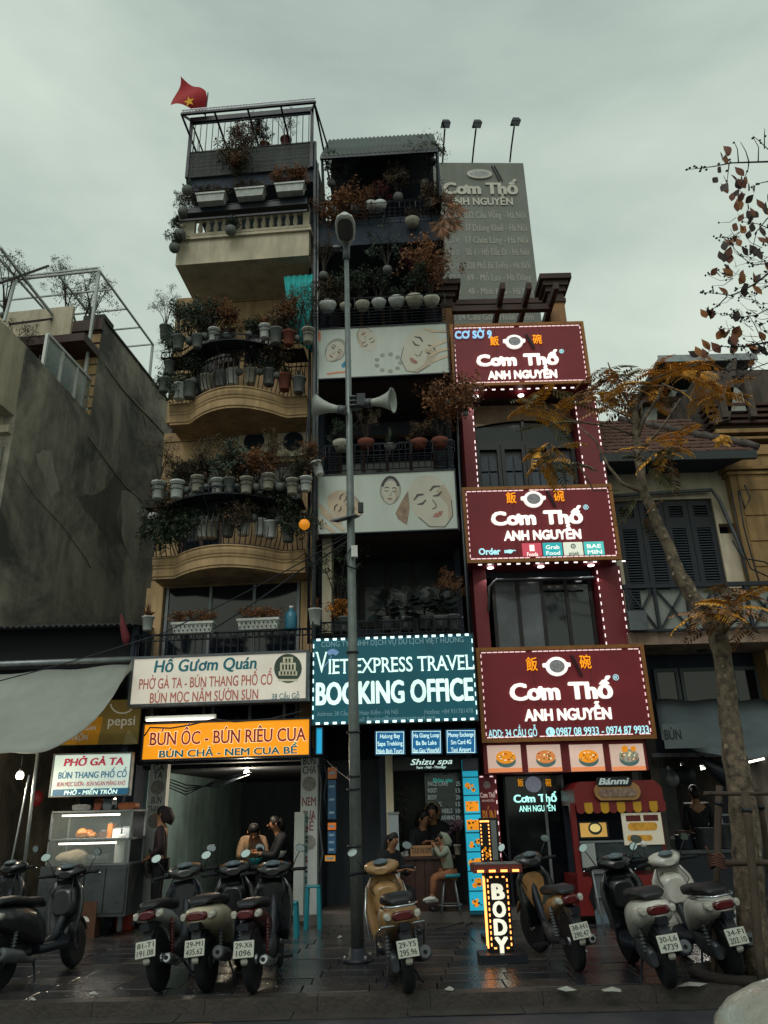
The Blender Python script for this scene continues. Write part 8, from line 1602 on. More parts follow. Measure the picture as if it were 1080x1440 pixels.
# alley clutter: lit orange and blue posters on the alley wall
FY = Frame(465, 12.4, -20)
for i, (a0, c0, a1, c1, m_, nm) in enumerate(((461, 1079, 473, 1095, '7A4A2A', 'dim orange poster at the top of the alley wall'), (461, 1097, 472, 1152, '1C3A50', 'long dim blue poster in the alley'), (461, 1157, 472, 1167, 'B86020', 'bright orange poster in the middle of the alley wall'), (461, 1169, 472, 1200, '1E4460', 'lower blue poster in the alley'), (457, 1203, 471, 1211, 'B87828', 'orange tray glowing low on the alley wall'))):
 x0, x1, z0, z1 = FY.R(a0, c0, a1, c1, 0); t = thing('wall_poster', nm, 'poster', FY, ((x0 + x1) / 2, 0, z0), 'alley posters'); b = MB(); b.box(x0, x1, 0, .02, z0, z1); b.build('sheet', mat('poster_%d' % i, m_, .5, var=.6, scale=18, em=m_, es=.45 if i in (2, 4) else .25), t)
 for k_ in range(3 if i in (1, 3) else 1): b = MB(); zz = z0 + (z1 - z0) * (k_ + .5) / (3 if i in (1, 3) else 1); b.box(x0 + .02, x1 - .02, -.004, -.001, zz - .015, zz + .015); b.build('text_band', mat('poster_text', '7A98A8', .6, var=.5, scale=40), t)
q = pixz(480, 1305, 0)
# litter and leaves at the kerb
rg = random.Random(21)
for i, (a, c, s_, nm) in enumerate(((862, 1392, .12, 'crumpled white paper litter nearest the black fronted scooter'), (797, 1391, .1, 'torn white paper litter on the kerb below the BODY sign'), (822, 1337, .05, 'small white scrap by the black and gold motorbike wheel'), (970, 1385, .16, 'thin white strip lying on the kerb by the white scooter'), (132, 1398, .06, 'pale scrap lying on the kerb at the left'), (45, 1406, .05, 'tiny pale leaf on the gutter at the far left'), (632, 1391, .05, 'little light scrap on the kerb under the beige scooter'), (478, 1318, .06, 'pale scrap on the paving left of the lamp pole'))):
 q = pixz(a, c, .02); b = MB(); vs = []; n = 7
 for k_ in range(n): an = 6.283 * k_ / n; rr = s_ * rg.uniform(.5, 1); vs.append((q.x + rr * math.cos(an), q.y + rr * .5 * math.sin(an), rg.uniform(.008, .03)))
 vs.append((q.x, q.y, .045)); b.add(vs, [(k_, (k_ + 1) % n, n) for k_ in range(n)]); o = b.build('litter', mat('litter_paper', '8E8F88', .8, var=.2)); tag(o, nm, 'litter', 'kerb litter')
dl = MB()
for _ in range(260): x = rg.uniform(-4.5, 5); y = KERB + rg.choice((rg.uniform(-.3, 0), rg.uniform(0, 1.2))); z = .012 if y > KERB else -.103; leaf_quad(dl, (x, y, z), (rg.uniform(-1, 1), rg.uniform(-1, 1), .12), (0, 0, 1), rg.uniform(.02, .05), .018)
dl.build('fallen_leaves', mat('dead_leaves', '4A3A28', .8, var=.5, scale=9), kind='stuff')
# paint buckets behind the stakes
for i, (a, c, r_, h_, nm) in enumerate(((1048, 1332, .15, .33, 'white paint bucket with lid behind the tree stakes'), (1076, 1325, .13, .2, 'second low white tub at the right edge'))):
 q = pixz(a, c, 0); t = thing('bucket', nm, 'bucket', WF, (q.x, q.y, 0)); b = MB(); b.lathe([(r_ * .82, 0), (r_, h_)], q, 18); b.build('bucket_body', mat('bucket_white', '8E908A', .5, var=.2, scale=6), t); b = MB(); b.lathe([(r_ * 1.05, h_), (r_ * 1.05, h_ + .03), (r_ * .9, h_ + .035)], q, 18); b.build('lid', mat('bucket_white', '8E908A'), t)
 b = MB(); b.tube([(q.x + (r_ + .01) * math.cos(a_), q.y - .06 + .0 * a_, h_ * .75 - .12 * math.sin(a_)) for a_ in [math.pi * k_ / 8 for k_ in range(9)]], .005, 4); b.build('handle', darkmet, t)
# ------------------------------------------------------------------ street tree with stakes
bark = mat('mottled_bark', '786A58', .92, var=.35, scale=13, bump=.9, tint='2C2622'); barkb = mat('pale_bark_patch', '857A68', .9, var=.3, scale=12)
tb = pixz(1066, 1372, 0); TY = tb.y; Q_ = lambda a, c, dy=0: pixY(a, c, TY + dy)
tr = thing('street_tree', 'leaning mottled street tree with sparse yellow compound leaves tied to stakes', 'tree', WF, tuple(tb))
path = [(1064, 1372), (1058, 1300), (1050, 1200), (1042, 1120), (1031, 1050), (1022, 980), (1016, 925), (1010, 895), (995, 868), (975, 840), (955, 808), (938, 765), (922, 730), (905, 690), (898, 650), (893, 600), (892, 555)]
rad = [.15, .14, .135, .13, .115, .1, .095, .1, .095, .085, .075, .066, .06, .055, .05, .045, .035]
pts = [tb] + [Q_(*p) for p in path[1:]]; rg = random.Random(9)
P2 = []; R2 = []
for i in range(len(pts) - 1):
 for k_ in range(4): t_ = k_ / 4; P2.append(pts[i].lerp(pts[i + 1], t_) + V((rg.uniform(-.008, .008), rg.uniform(-.01, .01), 0))); R2.append((rad[i] * (1 - t_) + rad[i + 1] * t_) * rg.uniform(.94, 1.06))
P2.append(pts[-1]); R2.append(rad[-1]); b = MB(); b.tube(P2, R2, 12); b.build('trunk', bark, tr)
def limb(pp, r0, r1, nm='limb', dy=0):
 p3 = [Q_(a, c, dy * i / max(1, len(pp) - 1)) for i, (a, c) in enumerate(pp)]; n = len(p3); b = MB(); b.tube(p3, [r0 + (r1 - r0) * i / (n - 1) for i in range(n)], 7); b.build(nm, bark, tr); return p3
limb([(895, 620), (905, 590), (925, 560), (932, 540), (958, 552)], .028, .012, dy=-.3); limb([(893, 580), (880, 560), (862, 530), (855, 510)], .022, .008, dy=.3); limb([(892, 612), (860, 600), (825, 595), (800, 590), (770, 575)], .016, .006, dy=-.5)
limb([(905, 630), (915, 620), (935, 595), (957, 560)], .018, .008, dy=-.4); limb([(900, 600), (903, 575), (898, 560)], .016, .008); limb([(893, 565), (915, 535), (950, 520), (990, 510)], .022, .008, dy=.2); limb([(899, 690), (875, 680), (855, 655), (838, 620), (815, 600)], .026, .008, dy=.1); limb([(1012, 890), (1020, 865), (1015, 830)], .03, .012, dy=-.3); limb([(1012, 900), (1025, 880), (1040, 868)], .028, .012, dy=-.3)
limb([(893, 600), (880, 585), (830, 560), (815, 575)], .014, .005, dy=-.2); limb([(896, 640), (905, 632), (920, 635)], .012, .006, dy=-.3); limb([(815, 655), (835, 690), (870, 690)], .01, .006)
fm = [mat('amber_leaflets', 'D2982F', .5, var=.35, scale=9, bump=0, tint='A06A22'), mat('brown_leaflets', '96683E', .6, var=.4, scale=9, bump=0, tint='3C2E22'), mat('olive_leaflets', '7C7752', .6, var=.35, scale=9, bump=0, tint='30342A')]
def frond_me(seed, m, L_=.42, npair=10, lw=.033, ll=.085):
 rg = random.Random(seed); b = MB(); pr = V((0, 0, 0)); d = V((1, 0, 0)); step = L_ / npair
 for i in range(npair + 1):
  nx = pr + d * step; b.rod(pr, nx, .004); d = (d + V((0, rg.uniform(-.05, .05), -.07))).normalized()
  k_ = math.sin(math.pi * min(1, (i + 1.5) / (npair + 2))) * .6 + .45
  for s_ in (-1, 1):
   if rg.random() < .08: continue
   dd = V((.55, s_, -.35 + rg.uniform(-.25, .15))).normalized(); leaf_quad(b, nx, dd, V((0, 0, 1)), ll * k_ * rg.uniform(.85, 1.15), lw * k_)
  pr = nx
 me = bpy.data.meshes.new('leaf_frond'); me.from_pydata(b.v, [], b.f); me.materials.append(m); return me
FR = [frond_me(i, fm[i % 3], .36 + .05 * (i % 2), 10) for i in range(9)]
def fronds(parent, cl, n, kinds, spread=.25, yw=0, tilt=(-.5, .5)):
 base = V(parent.location)
 for _ in range(int(n * 1.9)):
  o = V((rg.uniform(-1, 1), rg.uniform(-.6, .6), rg.uniform(-.5, .6))) * spread * .45; c = cl + o - base
  mesh_obj('leaf_frond', rg.choice([FR[i] for i in range(9) if i % 3 in kinds]), parent, c, (rg.uniform(-.6, .6), rg.uniform(*tilt), rg.uniform(0, 6.28) if not yw else rg.uniform(yw[0], yw[1])), (rg.uniform(.75, 1.15),) * 3)
for (a, c, n, kd, dy, sp) in ((862, 535, 10, (1, 2), .3, .45), (845, 560, 6, (1, 2), .3, .4), (880, 570, 6, (1, 0), .1, .4), (870, 545, 4, (0,), 0, .3), (905, 545, 6, (0, 1), 0, .4), (935, 520, 7, (0,), .1, .4), (965, 525, 5, (0,), .1, .35), (985, 515, 5, (0,), .2, .3), (925, 550, 3, (0, 2), 0, .4), (770, 575, 5, (0,), -.5, .4), (758, 560, 3, (0, 2), -.5, .3), (795, 568, 3, (0, 1), -.5, .3), (775, 600, 2, (2,), -.5, .2), (777, 625, 3, (0,), -.4, .15), (765, 645, 3, (0,), -.4, .25), (780, 650, 4, (2, 1), -.4, .2), (928, 625, 5, (0,), -.4, .3), (935, 640, 3, (0, 1), -.4, .3), (918, 655, 3, (2,), -.4, .2), (990, 555, 2, (0,), .2, .2), (1008, 545, 6, (0,), .2, .3), (1015, 850, 6, (1, 0), -.4, .35), (1035, 870, 5, (1,), -.4, .35), (1000, 860, 4, (0, 1), -.4, .3), (1030, 835, 5, (1, 2), -.4, .3), (1045, 855, 3, (0, 1), -.4, .3), (905, 725, 2, (1, 2), -.1, .15), (895, 700, 1, (2,), -.1, .1)):
 fronds(tr, Q_(a, c, dy), n, kd, sp)
b = MB()
for (a, c) in ((1015, 620), (1020, 612), (1012, 615)): 
 for _ in range(4): leaf_quad(b, Q_(a, c, .1), rnd_dir(rg), (0, 1, 0), .12, .06)
b.build('yellow_leaf', fm[0], tr, kind='stuff')
# ring of pale patches
b = MB()
for _ in range(46):
 i = rg.randrange(4, len(P2) - 14); c = P2[i]; r_ = R2[i] * 1.05; a = rg.uniform(math.pi * 1.0, math.pi * 2); p = c + V((r_ * math.cos(a), r_ * math.sin(a), 0)); s_ = rg.uniform(.008, .024); tx = V((-math.sin(a), math.cos(a), 0))
 b.add([p - tx * s_ - V((0, 0, s_)), p + tx * s_ - V((0, 0, s_ * .6)), p + tx * s_ * .7 + V((0, 0, s_)), p - tx * s_ * .8 + V((0, 0, s_ * 1.2))], [(0, 1, 2, 3)])
b.build('bark_patch', barkb, tr, kind='stuff')
stk = mat('weathered_stake', '40362C', .9, var=.4, scale=6, bump=.4)
def stake(a0, c0, a1, c1, r_, label, dy0=-.1, dy1=-.3, ground=True):
 p, q = Q_(a0, c0, dy0), (pixz(a1, c1, 0) if ground else Q_(a1, c1, dy1)); t = thing('tree_stake', label, 'stake', WF, tuple(q), 'wooden stakes round the tree'); b = MB(); P = [q.lerp(p, k_ / 5) + V((rg.uniform(-.006, .006), 0, 0)) for k_ in range(6)]; b.tube(P, [r_ * rg.uniform(.9, 1.1) for _ in P], 8); b.build('pole', stk, t)
 m_ = q.lerp(p, .9); b = MB(); b.tube([m_ - (p - q) * .01, m_ + (p - q) * .01], r_ * 1.25, 8); b.build('wire_tie', darkmet, t)
stake(1012, 1105, 1003, 1376, .034, 'left upright wooden stake of the street tree'); stake(1048, 1115, 1072, 1392, .04, 'right slanting wooden stake beside the trunk', -.35); stake(1066, 1110, 1100, 1350, .034, 'far right stake leaving the picture edge', .1)
stake(990, 1116, 1088, 1116, .02, 'upper crossbar of the tree stakes', -.25, -.25, False); stake(1000, 1214, 1095, 1213, .03, 'lower crossbar of the tree stakes with a knotted tie', -.28, -.28, False)
q = Q_(1008, 1212, -.32); t = thing('rope_knot', 'bulky red-brown knot of rope where crossbar meets the left stake', 'rope', WF, tuple(q)); b = MB()
for i in range(5): b.tube([q + V((.07 * math.cos(a), .06 * math.sin(a), -.04 + i * .022 + .02 * math.sin(a * 2))) for a in [6.283 * k_ / 9 for k_ in range(10)]], .013, 5, False)
b.tube([q, q + V((-.08, -.05, .08)), q + V((-.1, -.05, .14))], .008, 5); b.build('rope', mat('red_brown_rope', '4A2E26', .9, var=.4), t)
b = MB(); q = tb; rings = [[V((q.x + rr * math.cos(a), q.y + rr * .8 * math.sin(a), z)) for a in [6.283 * k_ / 18 for k_ in range(18)]] for rr, z in ((.62, .0), (.6, .06), (.5, .065), (.48, .02))]; b.loft(rings); o = b.build('tree_pit', mat('pit_soil', '26211D', .95, var=.4, scale=6, bump=.6)); tag(o, 'low ring of dark soil and kerbing round the tree foot', 'tree pit')
# ------------------------------------------------------------------ branch of another tree hanging into the picture
BY = 7.2; B_ = lambda x, y, dy=0: pixY(900 + x / 3.43, 140 + y / 3.43, BY + dy)
br = thing('overhanging_branch', 'bare berry-dotted branches with large rusty leaves entering at the upper right', 'branch', WF, tuple(B_(900, 900))); twm = mat('thin_twig', '1E1B1A', .9, var=.2); rg = random.Random(31)
def tw(pp, r0, r1, nm='branch'):
 p3 = [B_(x, y, .1 * math.sin(i * 2)) for i, (x, y) in enumerate(pp)]; n = len(p3); b = MB(); b.tube(p3, [r0 + (r1 - r0) * i / (n - 1) for i in range(n)], 5); b.build(nm, twm, br); return p3
main = [[(760, 290), (617, 300), (520, 303), (440, 306), (360, 322), (300, 330), (225, 338)], [(700, 250), (617, 240), (580, 205), (545, 175)], [(600, 235), (600, 170), (602, 140)], [(760, 760), (617, 840), (560, 885), (500, 920), (440, 945), (370, 935), (300, 930)], [(760, 800), (617, 792), (540, 796), (480, 750), (440, 700)], [(420, 950), (380, 990), (350, 1012), (310, 1020)], [(760, 1130), (617, 1170), (540, 1185), (460, 1195), (400, 1190), (330, 1215)], [(760, 650), (617, 620), (570, 600), (500, 590)], [(760, 400), (617, 395), (570, 405), (540, 430)], [(760, 980), (617, 1010), (560, 1040), (490, 1050), (440, 1050)], [(760, 1250), (617, 1270), (540, 1300), (490, 1340)], [(525, 300), (510, 250), (485, 205)], [(475, 303), (470, 240), (455, 205)], [(570, 300), (572, 230), (545, 180)], [(430, 308), (425, 350), (420, 400)], [(525, 303), (520, 340), (480, 430)], [(617, 570), (560, 640), (540, 740)], [(760, 1400), (617, 1230), (560, 1100), (520, 1030)]]
ends = []
for p in main: q = tw(p, .014 if len(p) > 5 else .008, .003); ends += [(x, y) for x, y in p[1:]]
gx = B_(900, 900).x + 1.1; b = MB(); b.tube([(gx + .25, BY - .1, -.1), (gx + .1, BY, 2.5), (gx - .05, BY + .1, 4.5), (gx + .1, BY, 6.5), (gx, BY, 9)], [.22, .17, .13, .09, .04], 12); b.build('trunk', bark, br)
for y_ in (290, 400, 650, 780, 980, 1130, 1250): q = B_(760, y_); b = MB(); b.tube([q, V((gx, BY, q.z - .35))], [.012, .04], 6); b.build('limb', bark, br)
tb2 = MB(); fb = MB()
for _ in range(150):
 x, y = rg.uniform(440, 740), rg.choice((rg.uniform(560, 1330), rg.uniform(700, 1330))); a = rg.uniform(2.2, 4.0); l = rg.uniform(40, 130); p0, p1, p2 = B_(x, y, rg.uniform(-.3, .3)), B_(x + l * .5 * math.cos(a), y + l * .5 * math.sin(a)), B_(x + l * math.cos(a + .3), y + l * math.sin(a + .3)); tb2.tube([p0, p1, p2], [.004, .003, .002], 4)
 for k_ in range(rg.randrange(0, 4)): q = p2 + V((rg.uniform(-.03, .03), 0, rg.uniform(-.03, .03))); fb.lathe([(.003, -.014), (.013, 0), (.003, .014)], q, 6)
for x, y in ends: 
 if rg.random() < .7: 
  for k_ in range(rg.randrange(1, 4)): q = B_(x + rg.uniform(-9, 9), y + rg.uniform(-9, 9)); fb.lathe([(.003, -.016), (.015, 0), (.003, .016)], q, 6)
for x, y in ((225, 338), (240, 330), (262, 322), (272, 328), (290, 345), (312, 325), (320, 338), (300, 930), (315, 936), (340, 925), (380, 310), (432, 290)): q = B_(x, y); fb.lathe([(.003, -.017), (.018, 0), (.003, .017)], q, 7)
tb2.build('twig', twm, br, kind='stuff'); fb.build('berry', mat('dark_berry', '17181C', .6, var=.2), br, kind='stuff')
lvm = [mat('rust_large_leaf', '6A3A24', .55, var=.35, scale=14, bump=0), mat('umber_large_leaf', '382A26', .6, var=.35, scale=14, bump=0), mat('amber_large_leaf', '8A5424', .5, var=.3, scale=14, bump=0)]
lmes = []
for m in lvm:
 b = MB(); n = 12; vs = [(0, 0, 0)]; 
 for k_ in range(1, n): t_ = k_ / n; w_ = .29 * math.sin(math.pi * t_ ** 1.3) ; vs += [(t_, w_, -.1 * t_ * t_ + .06 * w_), (t_, 0, -.1 * t_ * t_), (t_, -w_, -.1 * t_ * t_ + .06 * w_)]
 vs.append((1, 0, -.1)); fs = [(0, 2, 1), (0, 3, 2)]
 for k_ in range(n - 2): a = 1 + k_ * 3; fs += [(a, a + 1, a + 4, a + 3), (a + 1, a + 2, a + 5, a + 4)]
 a = 1 + (n - 2) * 3; fs += [(a, a + 1, len(vs) - 1), (a + 1, a + 2, len(vs) - 1)]; me = bpy.data.meshes.new('leaf'); me.from_pydata(vs, [], fs); me.materials.append(m); lmes.append(me)
LV = [(400, 235), (385, 262), (425, 240), (412, 275), (390, 335), (455, 335), (375, 385), (400, 375), (390, 415), (425, 410), (435, 372), (460, 400), (490, 375), (515, 380), (525, 410), (545, 420), (480, 440), (510, 465), (465, 490), (550, 468), (560, 490), (520, 505), (495, 455), (585, 535), (545, 570), (500, 560), (525, 548), (465, 605), (510, 620), (530, 640), (480, 610), (575, 615), (400, 675), (450, 680), (405, 690), (470, 665), (380, 740), (430, 745), (450, 770), (410, 750), (375, 820), (350, 830), (425, 805), (395, 825), (555, 730), (310, 1015), (330, 1005), (350, 1015), (290, 1020), (375, 1110), (400, 1130), (430, 1150), (410, 1110), (440, 1120), (310, 1180), (340, 1180), (295, 1165), (230, 1225), (300, 1210), (265, 1200), (430, 1200), (465, 1185), (510, 1190), (520, 1205), (350, 905), (375, 915)] + [(random.Random(k * 3).uniform(430, 640), random.Random(k * 5 + 1).uniform(380, 1290)) for k in range(34)]
bb = V(br.location)
for i, (x, y) in enumerate(LV): p = B_(x, y - 12, rg.uniform(-.1, .1)); mesh_obj('leaf', lmes[(0, 1, 0, 2, 1)[i % 5] if y < 1100 else (1, 0, 2)[i % 3]], br, p - bb, (rg.uniform(-.8, .8) + 1.2, rg.uniform(.6, 2.4), rg.uniform(-.5, .5)), (rg.uniform(.12, .17),) * 3)
# ------------------------------------------------------------------ car nosing in at the lower right
carp = mat('wet_white_paint', '9A9C92', .3, var=.12, scale=9, bump=.35, coat=.5); cx, cy = 1.18, 1.75
car = thing('white_car', 'rain-wet white car bonnet corner with an amber lamp at the lower right', 'car', WF, (3.2, 2.6, -.12)); del car['_b']; car['_b'] = [0, 0, 0]; car.location = (0, 0, 0)
def carsec(x, y0, y1, z0, z1, n=20, p=7):
 ym, zm, hy, hz_ = (y0 + y1) / 2, (z0 + z1) / 2, (y1 - y0) / 2, (z1 - z0) / 2
 return [V((x, ym + hy * math.copysign(abs(math.cos(a)) ** (2 / p), math.cos(a)), zm + hz_ * math.copysign(abs(math.sin(a)) ** (2 / p), math.sin(a)))) for a in [6.2832 * k_ / n for k_ in range(n)]]
b = MB(); YA, YB = 1.85, 3.62
secs = [(1.12, .45, .45, .3, .62), (1.16, .25, .2, .2, .76), (1.25, .12, .08, .12, .84), (1.5, .04, .02, .08, .91), (2.0, .0, .0, .06, .97), (2.6, 0, 0, .06, 1.01), (3.2, 0, 0, .06, 1.03), (5.2, 0, 0, .06, 1.05), (5.5, .1, .1, .15, .95)]
b.loft([carsec(x, YA + a, YB - c, z0, z1, 28) for x, a, c, z0, z1 in secs]); o = b.build('body', carp, car, loc=(0, 0, 0), sub=1)
b = MB(); b.loft([carsec(x, YA + .12 + a, YB - .12 - a, z0, z1) for x, a, z0, z1 in ((2.35, .1, .9, .96), (2.9, .15, .9, 1.32), (3.4, .2, .9, 1.42), (4.6, .22, .9, 1.4), (5.3, .15, .9, 1.0))]); b.build('cabin', mat('car_glass', '0C1014', .05, var=0), car, loc=(0, 0, 0))
b = MB(); b.sell([(YB - .35, 1.3, .62, .1, .07), (YB - .2, 1.32, .62, .12, .08), (YB - .1, 1.4, .63, .1, .06)], 12, 3); b.build('headlight', lensm, car, loc=(0, 0, 0))
b = MB(); b.sell([(YA + .18, 1.24, .6, .07, .05), (YA + .3, 1.2, .6, .07, .06), (YA + .45, 1.18, .58, .05, .05)], 12, 3); b.build('amber_lamp', mat('amber_lamp', 'B06A1C', .2, em='B06A1C', es=.4, var=.1), car, loc=(0, 0, 0))
for xx in (1.85, 4.6):
 for yy_ in (YA + .1, YB - .1): b = MB(); b.lathe([(.2, -.1), (.32, -.1), (.33, 0), (.32, .1), (.2, .1)], (xx, yy_, .21), 24, 'y'); b.build('wheel', rubber, car, loc=(0, 0, 0))
rg = random.Random(77); b = MB()
carz = lambda x, y: .84 + (x - 1.5) * .1 if x < 2.1 else .9 + (x - 2.0) * .08
drop = mat('water_drop', 'A8ACA8', .05, var=0, spec=1)
# ------------------------------------------------------------------ people
skin = mat('skin', '8A6248', .6, var=.1); hairm = mat('black_hair', '0C0B0C', .6, var=.2, scale=30)
def cloth(n, c): return mat('cloth_' + n, c, .85, var=.25, scale=12)
TS = bpy.data.scenes.new('skin_work')
def skinmesh(verts, edges, radii, name, levels=1):
 me = bpy.data.meshes.new(name); me.from_pydata(verts, edges, []); o = bpy.data.objects.new(name, me); TS.collection.objects.link(o); m = o.modifiers.new('s', 'SKIN'); m.use_smooth_shade = True
 for v, r_ in zip(me.skin_vertices[0].data, radii): v.radius = r_ if isinstance(r_, tuple) else (r_, r_)
 me.skin_vertices[0].data[0].use_root = True; o.modifiers.new('ss', 'SUBSURF').levels = levels
 vl = TS.view_layers[0]; vl.update(); m2 = bpy.data.meshes.new_from_object(o.evaluated_get(vl.depsgraph)); m2.name = name; bpy.data.objects.remove(o); return m2
def person(label, at, yaw, J, top, bottom, scale=1, hair='short', group=None, shoes=None, hood=None, glasses=False, long_top=False):
 """J: joints in metres in the person's own frame, facing -y"""
 t = thing('person', label, 'person', WF, at, group); t['_b'] = [0, 0, 0]; t.rotation_euler = (0, 0, R(yaw)); t.scale = (scale,) * 3
 j = {k: V(v) for k, v in J.items()}
 names = ['pelvis', 'waist', 'chest', 'neck', 'headb', 'head', 'top']; vs = [j['pelvis'], j['waist'], j['chest'], j['neck'], j['neck'].lerp(j['head'], .45), j['head'], j['head'] + (j['head'] - j['neck']).normalized() * .09]; ra = [(.13, .1), (.115, .09), (.15, .1), (.052, .052), (.06, .065), (.078, .095), (.06, .07)]; ed = [(0, 1), (1, 2), (2, 3), (3, 4), (4, 5), (5, 6)]
 for s_ in 'lr':
  n = len(vs); vs += [j['sh' + s_], j['el' + s_], j['wr' + s_]]; ra += [.055, .042, .028]; ed += [(2, n), (n, n + 1), (n + 1, n + 2)]
  w_ = j['wr' + s_]; d = (w_ - j['el' + s_]).normalized(); sd = d.cross(V((0, 0, 1))); sd = sd.normalized() if sd.length > .1 else V((0, 1, 0)); n2 = len(vs); vs.append(w_ + d * .06); ra.append((.034, .018)); ed.append((n + 2, n2))
  for f_ in range(4): m_ = len(vs); off = sd * (-.024 + .016 * f_); L_ = (.055, .066, .062, .048)[f_]; vs += [w_ + d * .09 + off, w_ + d * (.09 + L_) + off * 1.15 - V((0, 0, .015))]; ra += [.009, .007]; ed += [(n2, m_), (m_, m_ + 1)]
  m_ = len(vs); vs += [w_ + d * .05 - sd * .04, w_ + d * .09 - sd * .06]; ra += [.011, .008]; ed += [(n2, m_), (m_, m_ + 1)]
  n = len(vs); vs += [j['hp' + s_], j['kn' + s_], j['an' + s_], j['an' + s_] + V((0, -.12, -.05))]; ra += [.085, .058, .036, (.035, .025)]; ed += [(0, n), (n, n + 1), (n + 1, n + 2), (n + 2, n + 3)]
 mesh_obj('body', (lambda m: (m.materials.append(skin), m)[1])(skinmesh(vs, ed, ra, 'body')), t)
 cv = [j['pelvis'] - V((0, 0, .05 if not long_top else .16)), j['waist'], j['chest'], j['neck'] + V((0, 0, .0))]; cr_ = [(.15, .12), (.14, .115), (.18, .135), (.085, .085)]; ce = [(0, 1), (1, 2), (2, 3)]
 for s_ in 'lr': n = len(cv); cv += [j['sh' + s_], j['el' + s_], j['el' + s_].lerp(j['wr' + s_], .93)]; cr_ += [.072, .058, .042]; ce += [(2, n), (n, n + 1), (n + 1, n + 2)]
 mesh_obj('jacket', (lambda m: (m.materials.append(top), m)[1])(skinmesh(cv, ce, cr_, 'jacket')), t)
 cv = [j['pelvis']]; cr_ = [(.145, .115)]; ce = []
 for s_ in 'lr': n = len(cv); cv += [j['hp' + s_], j['kn' + s_], j['kn' + s_].lerp(j['an' + s_], .9)]; cr_ += [.1, .072, .055]; ce += [(0, n), (n, n + 1), (n + 1, n + 2)]
 mesh_obj('trousers', (lambda m: (m.materials.append(bottom), m)[1])(skinmesh(cv, ce, cr_, 'trousers')), t)
 for s_ in 'lr': b = MB(); a = j['an' + s_]; b.sell([(a.y - .19, a.x, a.z - .055, .03, .02), (a.y - .14, a.x, a.z - .045, .045, .03), (a.y - .02, a.x, a.z - .03, .045, .045), (a.y + .06, a.x, a.z - .04, .035, .035)], 10, 2.6); b.build('shoe', shoes or blackp, t, loc=(0, 0, 0))
 h = j['head']; u = (h - j['neck']).normalized(); fd = V(J.get('face', (0, -1, 0))).normalized(); sd = fd.cross(u).normalized(); b = MB(); rings = []
 for k_ in range(6): a = math.pi / 2 * k_ / 5.5; zz = math.sin(a) * .125; rr = math.cos(a); rings.append([h + u * (zz - .0) - fd * .02 + (sd * math.cos(q) * .088 + fd * math.sin(q) * (.098 if math.sin(q) < 0 else .086)) * rr for q in [6.283 * m_ / 14 for m_ in range(14)]])
 b.loft(rings)
 back = .3 if hair == 'long' else .1
 b.tube([h - fd * .05 + u * .05, h - fd * .075 - u * .04, h - fd * .07 - u * back], [.07, .07, .05 if hair == 'long' else .045], 10); b.build('hair', hairm, t, loc=(0, 0, 0))
 b = MB(); b.tube([h + fd * .09 + u * .02, h + fd * .118 - u * .012, h + fd * .1 - u * .02], [.008, .014, .008], 6); b.build('nose', skin, t, loc=(0, 0, 0))
 for s_ in (-1, 1): b = MB(); c = h + fd * .093 + sd * s_ * .033 + u * .018; b.lathe([(.003, -.006), (.012, 0), (.003, .006)], c, 7); b.build('eye', mat('eye_dark', '0A0A0B', .3, var=0), t, loc=(0, 0, 0)); b = MB(); c = h + sd * s_ * .085 - u * .005; b.lathe([(.004, -.028), (.014, 0), (.004, .028)], c, 7); b.build('ear', skin, t, loc=(0, 0, 0))
 b = MB(); c = h + fd * .096 - u * .045; b.tube([c - sd * .025, c + fd * .006, c + sd * .025], [.004, .008, .004], 5); b.build('mouth', mat('lips', '6A3430', .5, var=0), t, loc=(0, 0, 0))
 if glasses: 
  for s_ in (-1, 1): b = MB(); c = h + fd * .112 + sd * s_ * .034 + u * .016; b.tube([c + (sd * math.cos(q) + u * math.sin(q) * .8) * .024 for q in [6.283 * k_ / 10 for k_ in range(11)]], .003, 4, False); b.build('glasses', darkmet, t, loc=(0, 0, 0))
 if hood: 
  b = MB(); b.tube([h + u * .1 - fd * .0, h - fd * .07 + u * .03, h - fd * .1 - u * .08, j['neck'] - fd * .07], [.05, .11, .11, .09], 12); b.build('hood', hood, t, loc=(0, 0, 0))
 return t
STAND = dict(pelvis=(0, 0, .9), waist=(0, 0, 1.06), chest=(0, 0, 1.28), neck=(0, -.01, 1.44), head=(0, -.03, 1.57), shl=(.17, 0, 1.37), ell=(.22, .03, 1.1), wrl=(.16, -.14, .98), shr=(-.17, 0, 1.37), elr=(-.22, .03, 1.1), wrr=(-.14, -.15, 1.0), hpl=(.09, 0, .86), knl=(.1, -.02, .48), anl=(.1, .02, .08), hpr=(-.09, 0, .86), knr=(-.1, .0, .48), anr=(-.1, .04, .08), face=(0, -1, -.1))
SIT = dict(pelvis=(0, 0, .5), waist=(0, -.03, .64), chest=(0, -.1, .84), neck=(0, -.15, 1.0), head=(0, -.2, 1.12), shl=(.16, -.1, .93), ell=(.2, -.22, .7), wrl=(.1, -.42, .74), shr=(-.16, -.1, .93), elr=(-.2, -.22, .7), wrr=(-.08, -.42, .76), hpl=(.1, -.03, .48), knl=(.13, -.42, .5), anl=(.12, -.42, .08), hpr=(-.1, -.03, .48), knr=(-.13, -.42, .5), anr=(-.12, -.4, .08), face=(0, -1, -.4))
q = pixz(217, 1306, 0); person('person in dark maroon padded jacket standing side-on by the white menu pillar', (q.x, q.y, 0), -80, STAND, cloth('dark_maroon', '221519'), cloth('black', '0D0E12'), .98, hood=cloth('dark_maroon', '221519'), long_top=True)
